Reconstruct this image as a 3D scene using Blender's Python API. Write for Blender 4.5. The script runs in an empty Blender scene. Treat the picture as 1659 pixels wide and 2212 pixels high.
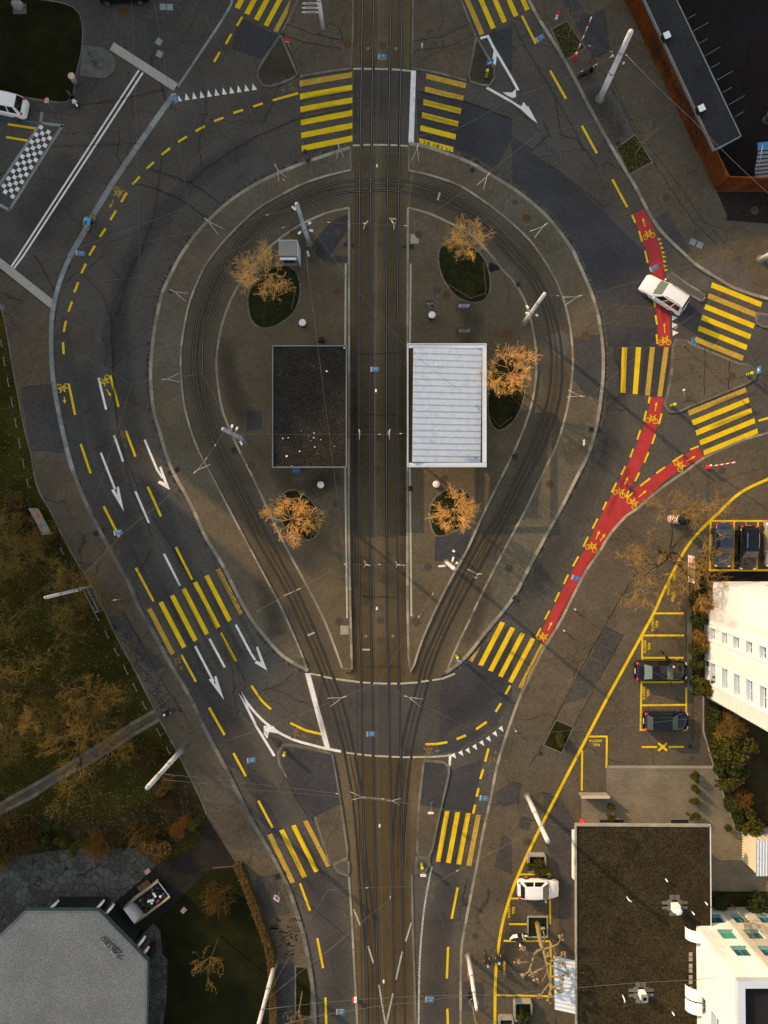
import bpy, bmesh, math, random
from mathutils import Vector, Matrix
sc = bpy.context.scene
col = sc.collection
rnd = random.Random(7)
# ---------------------------------------------------------------- map units
# The plan of the square is written in plan units (U): 23.5 U = 1 m, origin under the drone.
S, CX, CY, H = 23.5, 829.5, 1106.0, 66.0
def W(u, v, z=0.0):
    k = (H - z) / H
    return Vector(((u - CX) / S * k, (CY - v) / S * k, z))
def T(c, r, pts):
    return [(553 * c + p[0] / 3.0, 553 * r + p[1] / 3.0) for p in pts]
def P1(c, r, x, y):
    return (553 * c + x / 3.0, 553 * r + y / 3.0)
def cr(pts, n=6, closed=False):
    "smooth curve through plan points"
    out, N = [], len(pts)
    rng = range(N if closed else N - 1)
    for i in rng:
        if closed:
            a, b, c, d = pts[(i - 1) % N], pts[i], pts[(i + 1) % N], pts[(i + 2) % N]
        else:
            a, b, c, d = pts[max(i - 1, 0)], pts[i], pts[i + 1], pts[min(i + 2, N - 1)]
        for k in range(n):
            t = k / n
            out.append(tuple(0.5 * ((2 * b[j]) + (-a[j] + c[j]) * t + (2 * a[j] - 5 * b[j] + 4 * c[j] - d[j]) * t * t
                             + (-a[j] + 3 * b[j] - 3 * c[j] + d[j]) * t ** 3) for j in range(len(b))))
    if not closed:
        out.append(tuple(pts[-1]))
    return out

# ---------------------------------------------------------------- mesh builder
class MB:
    def __init__(s):
        s.v, s.f, s.m, s.sm = [], [], [], []
    def add(s, vs, fs, m=0, smooth=False):
        o = len(s.v)
        s.v += [tuple(p) for p in vs]
        for f in fs:
            s.f.append(tuple(i + o for i in f)); s.m.append(m); s.sm.append(smooth)
    def poly(s, pts, m=0):
        a = sum(pts[i][0] * pts[(i + 1) % len(pts)][1] - pts[(i + 1) % len(pts)][0] * pts[i][1] for i in range(len(pts)))
        pts = pts if a > 0 else pts[::-1]
        s.add(pts, [tuple(range(len(pts)))], m)
    def prism(s, pts, z0, z1, m=0, bottom=True):
        pts = [(p[0], p[1]) for p in pts]
        a = sum(pts[i][0] * pts[(i + 1) % len(pts)][1] - pts[(i + 1) % len(pts)][0] * pts[i][1] for i in range(len(pts)))
        if a < 0: pts = pts[::-1]
        n = len(pts)
        vs = [(x, y, z1) for x, y in pts] + [(x, y, z0) for x, y in pts]
        fs = [tuple(range(n))] + [(i, n + i, n + (i + 1) % n, (i + 1) % n) for i in range(n)]
        if bottom: fs.append(tuple(range(2 * n - 1, n - 1, -1)))
        s.add(vs, fs, m)
    def box(s, c, d, m=0, rz=0.0, M=None):
        hx, hy, hz = d[0] / 2, d[1] / 2, d[2] / 2
        vs = [Vector((x, y, z)) for x in (-hx, hx) for y in (-hy, hy) for z in (-hz, hz)]
        R = Matrix.Rotation(rz, 3, 'Z')
        vs = [R @ p + Vector(c) for p in vs]
        if M: vs = [M @ p for p in vs]
        s.add(vs, [(0, 1, 3, 2), (4, 6, 7, 5), (0, 4, 5, 1), (2, 3, 7, 6), (0, 2, 6, 4), (1, 5, 7, 3)], m)
    def tube(s, pts, r, n=6, m=0, cap=True, smooth=True):
        pts = [Vector(p) for p in pts]
        R = r if isinstance(r, (list, tuple)) else [r] * len(pts)
        o = len(s.v); up = Vector((0, 0, 1)); x = None
        for i, p in enumerate(pts):
            d = (pts[min(i + 1, len(pts) - 1)] - pts[max(i - 1, 0)])
            if d.length < 1e-9: d = Vector((0, 0, 1))
            d.normalize()
            if x is None:
                x = d.cross(up if abs(d.z) < 0.95 else Vector((1, 0, 0)))
            x = x - d * x.dot(d)
            if x.length < 1e-6: x = d.orthogonal()
            x.normalize(); y = d.cross(x)
            for k in range(n):
                a = 2 * math.pi * k / n
                q = p + (x * math.cos(a) + y * math.sin(a)) * R[i]
                s.v.append((q.x, q.y, q.z))
        for i in range(len(pts) - 1):
            for k in range(n):
                a, b = o + i * n + k, o + i * n + (k + 1) % n
                s.f.append((a, b, b + n, a + n)); s.m.append(m); s.sm.append(smooth)
        if cap:
            s.f.append(tuple(o + k for k in range(n))[::-1]); s.m.append(m); s.sm.append(False)
            e = o + (len(pts) - 1) * n
            s.f.append(tuple(e + k for k in range(n))); s.m.append(m); s.sm.append(False)
    def lathe(s, c, prof, n=20, m=0, smooth=True):
        "profile of (radius, z) turned about the vertical through c"
        c = Vector(c); vs = []
        for r, z in prof:
            for k in range(n):
                a = 2 * math.pi * k / n
                vs.append((c.x + r * math.cos(a), c.y + r * math.sin(a), c.z + z))
        fs = []
        for i in range(len(prof) - 1):
            for k in range(n):
                a, b = i * n + k, i * n + (k + 1) % n
                fs.append((a, b, b + n, a + n))
        s.add(vs, fs, m, smooth)
        s.add(vs[-n:], [tuple(range(n))], m)
        s.add(vs[:n], [tuple(range(n))[::-1]], m)
    def strip(s, pts, w, z, m=0, depth=0.0, off=0.0):
        "flat ribbon along world xy points; depth > 0 gives it sides"
        p = [Vector((q[0], q[1])) for q in pts]
        L, Rr = [], []
        for i in range(len(p)):
            a = p[i] - p[i - 1] if i else p[1] - p[0]
            b = p[i + 1] - p[i] if i < len(p) - 1 else p[-1] - p[-2]
            a.normalize(); b.normalize()
            t = (a + b)
            t = t.normalized() if t.length > 1e-6 else a
            n = Vector((-t.y, t.x)); k = 1.0 / max(0.4, n.dot(Vector((-a.y, a.x))))
            L.append(p[i] + n * (off + w / 2) * k); Rr.append(p[i] + n * (off - w / 2) * k)
        n = len(p)
        vs = [(q.x, q.y, z) for q in L] + [(q.x, q.y, z) for q in Rr]
        fs = [(i, n + i, n + i + 1, i + 1) for i in range(n - 1)]
        if depth > 0:
            vs += [(q.x, q.y, z - depth) for q in L] + [(q.x, q.y, z - depth) for q in Rr]
            for i in range(n - 1):
                fs.append((i, i + 1, 2 * n + i + 1, 2 * n + i)); fs.append((n + i, 3 * n + i, 3 * n + i + 1, n + i + 1))
            fs.append((0, 2 * n, 3 * n, n)); fs.append((n - 1, 2 * n - 1, 4 * n - 1, 3 * n - 1))
        s.add(vs, fs, m)
    def disc(s, c, r, n=20, m=0, ry=None, rz=0):
        ry = r if ry is None else ry; ca, sa = math.cos(rz), math.sin(rz)
        vs = []
        for k in range(n):
            a = 2 * math.pi * k / n; x, y = r * math.cos(a), ry * math.sin(a)
            vs.append((c[0] + x * ca - y * sa, c[1] + x * sa + y * ca, c[2]))
        s.add(vs, [tuple(range(n))], m)
    def ball(s, c, r, n=10, k=6, m=0, M=None):
        vs, fs = [], []
        rr = r if isinstance(r, (tuple, list)) else (r, r, r)
        for j in range(k + 1):
            t = math.pi * j / k
            for i in range(n):
                a = 2 * math.pi * i / n
                vs.append(Vector((c[0] + rr[0] * math.sin(t) * math.cos(a), c[1] + rr[1] * math.sin(t) * math.sin(a), c[2] + rr[2] * math.cos(t))))
        for j in range(k):
            for i in range(n):
                a, b = j * n + i, j * n + (i + 1) % n
                fs.append((a, a + n, b + n, b))
        if M: vs = [M @ p for p in vs]
        s.add(vs, fs, m, True)
    def build(s, name, mats, parent=None, label=None, cat=None, group=None, kind=None, loc=None, bevel=0.0, sub=0):
        me = bpy.data.meshes.new(name)
        me.from_pydata(s.v, [], s.f)
        mats = mats if isinstance(mats, (list, tuple)) else [mats]
        for m in mats: me.materials.append(m)
        me.polygons.foreach_set('material_index', s.m)
        me.polygons.foreach_set('use_smooth', s.sm)
        me.validate(); me.update()
        o = bpy.data.objects.new(name, me); col.objects.link(o)
        if parent is not None: o.parent = parent
        if loc is not None: o.location = loc
        tag(o, label, cat, group, kind)
        if bevel > 0:
            b = o.modifiers.new('edge', 'BEVEL'); b.width = bevel; b.segments = 2; b.limit_method = 'ANGLE'
        if sub:
            b = o.modifiers.new('smooth', 'SUBSURF'); b.levels = sub; b.render_levels = sub
            for p in me.polygons: p.use_smooth = True
        return o
def tag(o, label=None, cat=None, group=None, kind=None):
    for k, v in (('label', label), ('category', cat), ('group', group), ('kind', kind)):
        if v: o[k] = v
    return o
def thing(name, label, cat, loc=(0, 0, 0), rz=0.0, group=None):
    o = bpy.data.objects.new(name, None); col.objects.link(o)
    o.location = loc; o.rotation_euler = (0, 0, rz); o.empty_display_size = 0.2
    return tag(o, label, cat, group)
def copy_thing(src, label, loc, rz=0.0, scale=None, group=None):
    def cp(o, parent):
        c = o.copy(); col.objects.link(c)
        if parent is not None: c.parent = parent
        for ch in o.children: cp(ch, c)
        return c
    r = cp(src, None)
    r.location = loc; r.rotation_euler = (0, 0, rz)
    if scale is not None: r.scale = (scale,) * 3 if not isinstance(scale, (tuple, list)) else scale
    r['label'] = label
    if group: r['group'] = group
    return r

# ---------------------------------------------------------------- materials
def nodes(name):
    m = bpy.data.materials.new(name); m.use_nodes = True
    nt = m.node_tree; b = nt.nodes['Principled BSDF']
    return m, nt, b
def N(nt, typ, **kw):
    n = nt.nodes.new(typ)
    for k, v in kw.items():
        if k.startswith('i_'):
            key = k[2:]; key = int(key) if key.isdigit() else key.replace('_', ' ')
            n.inputs[key].default_value = v
        else: setattr(n, k, v)
    return n
def rgb(c): return (c[0], c[1], c[2], 1.0)
def noise_fac(nt, co, scale, lo, hi, detail=3.0, rough=0.6):
    n = N(nt, 'ShaderNodeTexNoise'); n.inputs['Scale'].default_value = scale; n.inputs['Detail'].default_value = detail
    n.inputs['Roughness'].default_value = rough
    nt.links.new(co, n.inputs['Vector'])
    r = N(nt, 'ShaderNodeMapRange'); r.inputs['From Min'].default_value = 0.28; r.inputs['From Max'].default_value = 0.72
    r.inputs['To Min'].default_value = lo; r.inputs['To Max'].default_value = hi
    nt.links.new(n.outputs['Fac'], r.inputs['Value'])
    return r.outputs['Result']
def mul(nt, a, b):
    n = N(nt, 'ShaderNodeMath', operation='MULTIPLY')
    nt.links.new(a, n.inputs[0]); nt.links.new(b, n.inputs[1]); return n.outputs[0]
def mixc(nt, fac, a, b):
    n = N(nt, 'ShaderNodeMix', data_type='RGBA')
    for sock, val in ((n.inputs['Factor'], fac), (n.inputs['A'], a), (n.inputs['B'], b)):
        if hasattr(val, 'links'): nt.links.new(val, sock)
        elif isinstance(val, (tuple, list)): sock.default_value = rgb(val)
        else: sock.default_value = val
    return n.outputs['Result']
def scalec(nt, colr, f):
    n = N(nt, 'ShaderNodeVectorMath', operation='SCALE')
    if hasattr(colr, 'links'): nt.links.new(colr, n.inputs[0])
    else: n.inputs[0].default_value = colr[:3]
    nt.links.new(f, n.inputs['Scale']); return n.outputs[0]
def surf(name, c, alt=None, rough=0.88, grain=0.35, gs=16.0, blotch=0.25, bs=0.35, alts=0.8, spec=0.25, metal=0.0,
         bump=0.0, island=0.0, altlo=0.0, althi=1.0, coat=0.0):
    spec = 0.04 if spec == 0.25 else spec
    m, nt, b = nodes(name)
    tc = N(nt, 'ShaderNodeTexCoord'); co = tc.outputs['Object']
    base = c
    if alt is not None:
        f = noise_fac(nt, co, alts, altlo, althi, 5.0, 0.65)
        base = mixc(nt, f, c, alt)
    f = None
    if grain: f = noise_fac(nt, co, gs, 1 - grain, 1 + grain, 4.0, 0.75)
    if blotch:
        g = noise_fac(nt, co, bs, 1 - blotch, 1 + blotch, 5.0, 0.6)
        f = mul(nt, f, g) if f is not None else g
    if island:
        ge = N(nt, 'ShaderNodeNewGeometry'); r = N(nt, 'ShaderNodeMapRange')
        r.inputs['To Min'].default_value = 1 - island; r.inputs['To Max'].default_value = 1 + island
        nt.links.new(ge.outputs['Random Per Island'], r.inputs['Value'])
        f = mul(nt, f, r.outputs['Result']) if f is not None else r.outputs['Result']
    if f is not None: base = scalec(nt, base, f)
    if hasattr(base, 'links'): nt.links.new(base, b.inputs['Base Color'])
    else: b.inputs['Base Color'].default_value = rgb(base)
    b.inputs['Roughness'].default_value = rough; b.inputs['Metallic'].default_value = metal
    b.inputs['Specular IOR Level'].default_value = spec
    if coat: b.inputs['Coat Weight'].default_value = coat; b.inputs['Coat Roughness'].default_value = 0.05
    if bump:
        n = N(nt, 'ShaderNodeTexNoise'); n.inputs['Scale'].default_value = gs; n.inputs['Detail'].default_value = 4
        nt.links.new(co, n.inputs['Vector'])
        bp = N(nt, 'ShaderNodeBump'); bp.inputs['Strength'].default_value = bump; bp.inputs['Distance'].default_value = 0.02
        nt.links.new(n.outputs['Fac'], bp.inputs['Height']); nt.links.new(bp.outputs['Normal'], b.inputs['Normal'])
    return m
def asphalt(name, c, rough=0.85, grain=0.36, warm=0.12, crack=0.5):
    "ground asphalt: aggregate grain, large stains, faint darker meandering cracks"
    m, nt, b = nodes(name)
    co = N(nt, 'ShaderNodeTexCoord').outputs['Object']
    f = noise_fac(nt, co, 6.0, 1 - grain, 1 + grain, 4.0, 0.9)
    f = mul(nt, f, noise_fac(nt, co, 3.0, 0.9, 1.1, 3.0, 0.6))
    f = mul(nt, f, noise_fac(nt, co, 0.22, 0.78, 1.22, 5.0, 0.62))
    if crack:
        n = N(nt, 'ShaderNodeTexNoise'); n.inputs['Scale'].default_value = 0.5; n.inputs['Detail'].default_value = 3
        nt.links.new(co, n.inputs['Vector'])
        mx = N(nt, 'ShaderNodeVectorMath', operation='MULTIPLY_ADD'); mx.inputs[1].default_value = (1.6, 1.6, 0)
        nt.links.new(n.outputs['Color'], mx.inputs[0]); nt.links.new(co, mx.inputs[2])
        v = N(nt, 'ShaderNodeTexVoronoi', feature='DISTANCE_TO_EDGE'); v.inputs['Scale'].default_value = 0.16
        nt.links.new(mx.outputs[0], v.inputs['Vector'])
        r = N(nt, 'ShaderNodeMapRange'); r.inputs['From Min'].default_value = 0.0; r.inputs['From Max'].default_value = 0.006
        r.inputs['To Min'].default_value = 1 - crack; r.inputs['To Max'].default_value = 1.0
        nt.links.new(v.outputs['Distance'], r.inputs['Value'])
        f = mul(nt, f, r.outputs['Result'])
    t = noise_fac(nt, co, 0.12, 0.0, 1.0, 3.0)
    cw = (c[0] * (1 + warm), c[1], c[2] * (1 - warm)); cc = (c[0] * (1 - warm * .5), c[1], c[2] * (1 + warm * .5))
    q = N(nt, 'ShaderNodeTexNoise'); q.inputs['Scale'].default_value = 2.2; q.inputs['Detail'].default_value = 5; q.inputs['Roughness'].default_value = 0.75
    nt.links.new(co, q.inputs['Vector']); h = N(nt, 'ShaderNodeVectorMath', operation='MULTIPLY_ADD'); h.inputs[1].default_value = (0.55, 0.45, 0.75); h.inputs[2].default_value = (0.725, 0.775, 0.625)
    nt.links.new(q.outputs['Color'], h.inputs[0]); tint = N(nt, 'ShaderNodeVectorMath', operation='MULTIPLY'); nt.links.new(h.outputs[0], tint.inputs[0]); nt.links.new(mixc(nt, t, cw, cc), tint.inputs[1])
    base = scalec(nt, tint.outputs[0], f)
    nt.links.new(base, b.inputs['Base Color'])
    b.inputs['Roughness'].default_value = rough; b.inputs['Specular IOR Level'].default_value = 0.04
    return m
def paint(name, c, under=(0.06, 0.057, 0.055), wear=0.15, rough=0.7):
    m, nt, b = nodes(name)
    co = N(nt, 'ShaderNodeTexCoord').outputs['Object']
    f = noise_fac(nt, co, 24.0, 0.8, 1.12, 4.0, 0.8)
    f = mul(nt, f, noise_fac(nt, co, 1.1, 0.82, 1.12, 4.0))
    n = N(nt, 'ShaderNodeTexNoise'); n.inputs['Scale'].default_value = 9.0; n.inputs['Detail'].default_value = 8; n.inputs['Roughness'].default_value = 0.78
    nt.links.new(co, n.inputs['Vector'])
    r = N(nt, 'ShaderNodeMapRange'); r.inputs['From Min'].default_value = 0.62 - wear * 0.55; r.inputs['From Max'].default_value = 0.74 - wear * 0.5
    nt.links.new(n.outputs['Fac'], r.inputs['Value'])
    nt.links.new(mixc(nt, r.outputs['Result'], scalec(nt, c, f), under), b.inputs['Base Color'])
    b.inputs['Roughness'].default_value = rough; b.inputs['Specular IOR Level'].default_value = 0.04
    return m
def plain(name, c, rough=0.5, metal=0.0, spec=0.5, coat=0.0, emit=None, alpha=None):
    m, nt, b = nodes(name)
    b.inputs['Base Color'].default_value = rgb(c); b.inputs['Roughness'].default_value = rough
    b.inputs['Metallic'].default_value = metal; b.inputs['Specular IOR Level'].default_value = spec
    if coat: b.inputs['Coat Weight'].default_value = coat; b.inputs['Coat Roughness'].default_value = 0.04
    return m
def soft(name, c, rough=0.7, power=1.0, amount=0.8):
    "stain that fades to nothing at the edge of its ribbon (vertex attribute w)"
    m, nt, b = nodes(name)
    co = N(nt, 'ShaderNodeTexCoord').outputs['Object']
    f = noise_fac(nt, co, 20.0, 0.6, 1.4, 3.0, 0.8)
    nt.links.new(scalec(nt, c, f), b.inputs['Base Color']); b.inputs['Roughness'].default_value = rough
    b.inputs['Specular IOR Level'].default_value = 0.04
    at = N(nt, 'ShaderNodeAttribute', attribute_name='w')
    p = mul(nt, at.outputs['Fac'], noise_fac(nt, co, 0.7, 0.55, 1.1, 4.0))
    k = N(nt, 'ShaderNodeMath', operation='MULTIPLY', use_clamp=True); k.inputs[1].default_value = amount
    nt.links.new(p, k.inputs[0])
    tr = N(nt, 'ShaderNodeBsdfTransparent'); mx = N(nt, 'ShaderNodeMixShader')
    nt.links.new(k.outputs[0], mx.inputs['Fac']); nt.links.new(tr.outputs[0], mx.inputs[1]); nt.links.new(b.outputs[0], mx.inputs[2])
    nt.links.new(mx.outputs[0], nt.nodes['Material Output'].inputs['Surface'])
    return m
def cells(name, c, joint, scale, jw, var=0.35, rnd_=1.0, rough=0.9, brick=False, stretch=(1, 1, 1), rz=0.0):
    m, nt, b = nodes(name)
    co = N(nt, 'ShaderNodeTexCoord').outputs['Object']
    mp = N(nt, 'ShaderNodeMapping'); mp.inputs['Scale'].default_value = stretch; mp.inputs['Rotation'].default_value = (0, 0, rz)
    nt.links.new(co, mp.inputs['Vector']); co2 = mp.outputs['Vector']
    if brick:
        t = N(nt, 'ShaderNodeTexBrick'); t.inputs['Scale'].default_value = scale; t.inputs['Mortar Size'].default_value = jw
        t.inputs['Color1'].default_value = rgb([x * (1 - var) for x in c]); t.inputs['Color2'].default_value = rgb([x * (1 + var) for x in c])
        t.inputs['Mortar'].default_value = rgb(joint); nt.links.new(co2, t.inputs['Vector'])
        base = t.outputs['Color']
    else:
        v = N(nt, 'ShaderNodeTexVoronoi', feature='DISTANCE_TO_EDGE'); v2 = N(nt, 'ShaderNodeTexVoronoi')
        for q in (v, v2):
            q.inputs['Scale'].default_value = scale; q.inputs['Randomness'].default_value = rnd_; nt.links.new(co2, q.inputs['Vector'])
        r = N(nt, 'ShaderNodeMapRange'); r.inputs['From Min'].default_value = jw * .6; r.inputs['From Max'].default_value = jw
        nt.links.new(v.outputs['Distance'], r.inputs['Value'])
        sp = N(nt, 'ShaderNodeSeparateColor'); nt.links.new(v2.outputs['Color'], sp.inputs['Color'])
        q = N(nt, 'ShaderNodeMapRange'); q.inputs['To Min'].default_value = 1 - var; q.inputs['To Max'].default_value = 1 + var
        nt.links.new(sp.outputs[0], q.inputs['Value'])
        base = mixc(nt, r.outputs['Result'], joint, scalec(nt, c, q.outputs['Result']))
    f = mul(nt, noise_fac(nt, co, 18.0, 0.75, 1.25, 4.0, 0.7), noise_fac(nt, co, 0.4, 0.8, 1.2, 4.0))
    nt.links.new(scalec(nt, base, f), b.inputs['Base Color']); b.inputs['Roughness'].default_value = rough
    b.inputs['Specular IOR Level'].default_value = 0.04
    return m
MT = {}
MT['road'] = asphalt('asphalt road', (0.078, 0.073, 0.064), crack=0.55)
MT['road_dark'] = asphalt('dark asphalt', (0.05, 0.0505, 0.055), crack=0.2, warm=0.05)
MT['road_mid'] = asphalt('patched asphalt', (0.06, 0.058, 0.055), crack=0.3)
MT['road_pale'] = asphalt('pale asphalt', (0.088, 0.083, 0.074), crack=0.35)
MT['pave'] = asphalt('pavement asphalt', (0.096, 0.081, 0.058), crack=0.5)
MT['pave_ring'] = asphalt('ring pavement asphalt', (0.108, 0.094, 0.067), crack=0.25)
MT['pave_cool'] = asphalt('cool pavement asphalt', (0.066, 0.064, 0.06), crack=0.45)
MT['platform'] = asphalt('platform asphalt', (0.106, 0.088, 0.058), crack=0.2)
MT['track'] = asphalt('trackbed asphalt', (0.112, 0.09, 0.054), crack=0.2, warm=0.1)
MT['road_roof'] = asphalt('felt roof', (0.03, 0.032, 0.034), crack=0.2)
MT['ring_track'] = asphalt('ring trackbed asphalt', (0.104, 0.09, 0.066), crack=0.15)
MT['twig_gold'] = surf('gold brown twig', (0.32, 0.2, 0.06), grain=0.2, gs=8, blotch=0.3, bs=0.6)
MT['gravel_bed'] = surf('planted gravel bed', (0.062, 0.053, 0.042), alt=(0.045, 0.042, 0.028), grain=0.6, gs=8, alts=1.5, blotch=0.3)
MT['pale_block'] = surf('pale grooved slab', (0.36, 0.35, 0.3), grain=0.2, gs=10, blotch=0.15)
MT['track_dark'] = asphalt('crossing trackbed asphalt', (0.072, 0.064, 0.052), crack=0.2)
MT['yard'] = asphalt('shade darkened yard asphalt', (0.014, 0.012, 0.012), crack=0.3)  # dark asphalt, lowered further to hold the corner shade
MT['drive'] = asphalt('driveway asphalt', (0.022, 0.02, 0.018), crack=0.2)
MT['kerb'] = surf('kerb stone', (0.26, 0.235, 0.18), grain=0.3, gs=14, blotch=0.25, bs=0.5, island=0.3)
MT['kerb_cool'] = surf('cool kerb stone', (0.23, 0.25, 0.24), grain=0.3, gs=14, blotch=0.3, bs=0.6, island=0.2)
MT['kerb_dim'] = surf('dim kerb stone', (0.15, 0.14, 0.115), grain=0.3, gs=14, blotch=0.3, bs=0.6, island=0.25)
MT['cobble'] = surf('cobble stone', (0.085, 0.08, 0.07), grain=0.3, gs=20, blotch=0.2, island=0.5)
MT['joint'] = surf('joint tar', (0.016, 0.015, 0.014), grain=0.3, rough=0.6)
MT['rail'] = surf('rail groove', (0.02, 0.018, 0.015), grain=0.3, rough=0.55)
MT['steel'] = plain('polished rail steel', (0.3, 0.33, 0.36), 0.3, 1.0)
MT['yellow'] = paint('yellow road paint', (0.75, 0.52, 0.012), wear=0.08)
MT['yellow_worn'] = paint('worn yellow road paint', (0.55, 0.35, 0.045), wear=0.2)
MT['yellow_faint'] = paint('faint yellow road paint', (0.42, 0.28, 0.05), wear=0.38)
MT['white'] = paint('white road paint', (0.78, 0.78, 0.75), wear=0.10)
MT['white_worn'] = paint('worn white road paint', (0.55, 0.53, 0.47), wear=0.28)
MT['cream'] = paint('cream line paint', (0.5, 0.47, 0.37), wear=0.2)
MT['red'] = paint('red lane surface', (0.45, 0.042, 0.045), under=(0.22, 0.065, 0.055), wear=0.2, rough=0.8)
MT['blue_line'] = paint('blue line paint', (0.05, 0.2, 0.4), wear=0.3)
MT['soil'] = surf('planting soil', (0.012, 0.011, 0.006), alt=(0.026, 0.03, 0.008), grain=0.6, gs=9, alts=2.0, blotch=0.3)
MT['grass'] = surf('winter lawn', (0.02, 0.023, 0.004), alt=(0.046, 0.037, 0.007), grain=0.55, gs=8, alts=0.7, blotch=0.45, bs=0.25, rough=0.95, bump=0.5)
MT['grass_dark'] = surf('shade darkened lawn', (0.009, 0.012, 0.004), alt=(0.018, 0.018, 0.006), grain=0.5, gs=8, alts=0.6, blotch=0.3, rough=0.95)  # lawn colour darkened to hold the shade of the corners
MT['bed'] = surf('planting bed', (0.028, 0.02, 0.012), alt=(0.04, 0.035, 0.012), grain=0.6, gs=7, alts=1.2, blotch=0.4, rough=0.95)
MT['moss'] = surf('mossy planting square', (0.03, 0.034, 0.008), alt=(0.03, 0.025, 0.012), grain=0.6, gs=7, alts=1.6, blotch=0.3)
MT['concrete'] = surf('concrete', (0.27, 0.26, 0.23), grain=0.2, gs=14, blotch=0.25, bs=0.8)
MT['concrete_dark'] = surf('weathered concrete', (0.13, 0.13, 0.115), grain=0.25, gs=14, blotch=0.3, bs=0.9)
MT['flag'] = cells('flagstone paving', (0.075, 0.077, 0.07), (0.034, 0.034, 0.026), 1.7, 0.05, var=0.28)
MT['paver'] = cells('concrete paver', (0.19, 0.165, 0.12), (0.11, 0.09, 0.06), 1.3, 0.022, var=0.1, brick=True)
MT['pathstone'] = cells('park path', (0.1, 0.083, 0.054), (0.07, 0.06, 0.04), 1.2, 0.02, var=0.2)
MT['iron'] = surf('cast iron cover', (0.05, 0.042, 0.034), grain=0.5, gs=26, blotch=0.2, rough=0.6, spec=0.4)
MT['rust_iron'] = surf('rusty iron cover', (0.1, 0.055, 0.024), grain=0.5, gs=26, blotch=0.25, rough=0.75)
MT['pale_cap'] = surf('pale cover', (0.3, 0.3, 0.22), grain=0.15, blotch=0.1)
MT['gravel_roof'] = surf('mossy gravel roof', (0.019, 0.015, 0.009), alt=(0.05, 0.039, 0.02), grain=0.9, gs=8, alts=5.0, blotch=0.3, bs=0.5, bump=0.5)
MT['gravel_roof2'] = surf('dark gravel roof', (0.014, 0.012, 0.010), alt=(0.04, 0.036, 0.03), grain=0.95, gs=9, alts=7.0, blotch=0.25, bs=0.6, bump=0.8)
MT['gravel_grey'] = surf('grey gravel roof', (0.2, 0.195, 0.18), alt=(0.3, 0.28, 0.24), grain=0.6, gs=9, alts=6.0, blotch=0.12, bs=0.4, bump=0.6)
MT['black_roof'] = surf('bitumen roof', (0.022, 0.021, 0.022), grain=0.4, gs=12, blotch=0.2)
MT['tin'] = surf('pale tin sheet', (0.58, 0.65, 0.73), alt=(0.42, 0.46, 0.5), grain=0.08, gs=6, alts=3.0, altlo=-0.6, althi=0.9, blotch=0.08, bs=1.5, rough=0.45, spec=0.5)  # blue cast put in so the sunlit shelter roof reads as shaded
MT['tin_trim'] = surf('tin trim', (0.56, 0.63, 0.7), grain=0.06, blotch=0.06, rough=0.4, spec=0.5)
MT['corten'] = surf('rusted steel wall', (0.15, 0.043, 0.011), alt=(0.075, 0.023, 0.008), grain=0.35, gs=5, alts=0.8, blotch=0.3, bs=0.6, rough=0.8)
MT['letter'] = plain('dark steel letter', (0.03, 0.02, 0.016), 0.6)
MT['zinc'] = surf('zinc sheet', (0.22, 0.26, 0.26), grain=0.15, blotch=0.2, rough=0.4, metal=0.3)
MT['wall_white'] = surf('cream render', (0.82, 0.8, 0.76), grain=0.04, gs=20, blotch=0.05, bs=0.6, rough=0.85)
MT['wall_panel'] = cells('cream panel wall', (0.8, 0.77, 0.71), (0.5, 0.45, 0.37), 1.0, 0.012, var=0.03, brick=True)
MT['glass'] = plain('window glass', (0.02, 0.05, 0.06), 0.06, 0.0, 0.8)
MT['glass_blue'] = plain('blue window glass', (0.015, 0.08, 0.12), 0.08, 0.0, 0.8)
MT['frame_teal'] = plain('teal frame', (0.16, 0.36, 0.32), 0.5)
MT['blind'] = plain('green blind', (0.03, 0.3, 0.2), 0.6)
MT['dark_wall'] = surf('dark facade', (0.02, 0.022, 0.024), grain=0.2, blotch=0.2, rough=0.5)
MT['wood'] = surf('weathered timber', (0.17, 0.11, 0.055), grain=0.3, gs=10, blotch=0.2)
MT['pole'] = surf('white pole paint', (0.6, 0.59, 0.58), grain=0.08, gs=20, blotch=0.15, bs=1.2, rough=0.5)
MT['pole_grey'] = surf('shade grey pole paint', (0.36, 0.38, 0.42), grain=0.08, gs=20, blotch=0.15, bs=1.2, rough=0.45)  # bluish grey of masts standing in shade, put into the paint
MT['white_plastic'] = plain('white plastic', (0.8, 0.8, 0.78), 0.4)
MT['cream_plastic'] = plain('cream plastic', (0.5, 0.45, 0.35), 0.5)
MT['galv'] = plain('galvanised steel', (0.32, 0.33, 0.34), 0.45, 0.7)
MT['wire'] = plain('tarnished wire', (0.12, 0.12, 0.11), 0.5, 0.3)
MT['wire_pale'] = plain('pale insulator', (0.5, 0.42, 0.3), 0.5)
MT['lamp_blue'] = surf('blue paint and sky sheen', (0.02, 0.13, 0.32), alt=(0.08, 0.2, 0.36), grain=0.1, alts=6, blotch=0.1, rough=0.35, spec=0.5)  # on the lamp covers this blue is sky reflection put into the colour
MT['lamp_pale'] = plain('pale lamp end', (0.5, 0.44, 0.36), 0.5)
MT['black'] = plain('black plastic', (0.015, 0.015, 0.016), 0.45)
MT['rubber'] = plain('tyre rubber', (0.016, 0.016, 0.017), 0.8)
MT['chrome'] = plain('alloy rim', (0.5, 0.5, 0.5), 0.25, 0.9)
MT['red_lamp'] = plain('red lamp glass', (0.6, 0.015, 0.015), 0.2, 0, 0.6)
MT['clear_lamp'] = plain('clear lamp glass', (0.75, 0.76, 0.75), 0.15, 0, 0.6)
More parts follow.
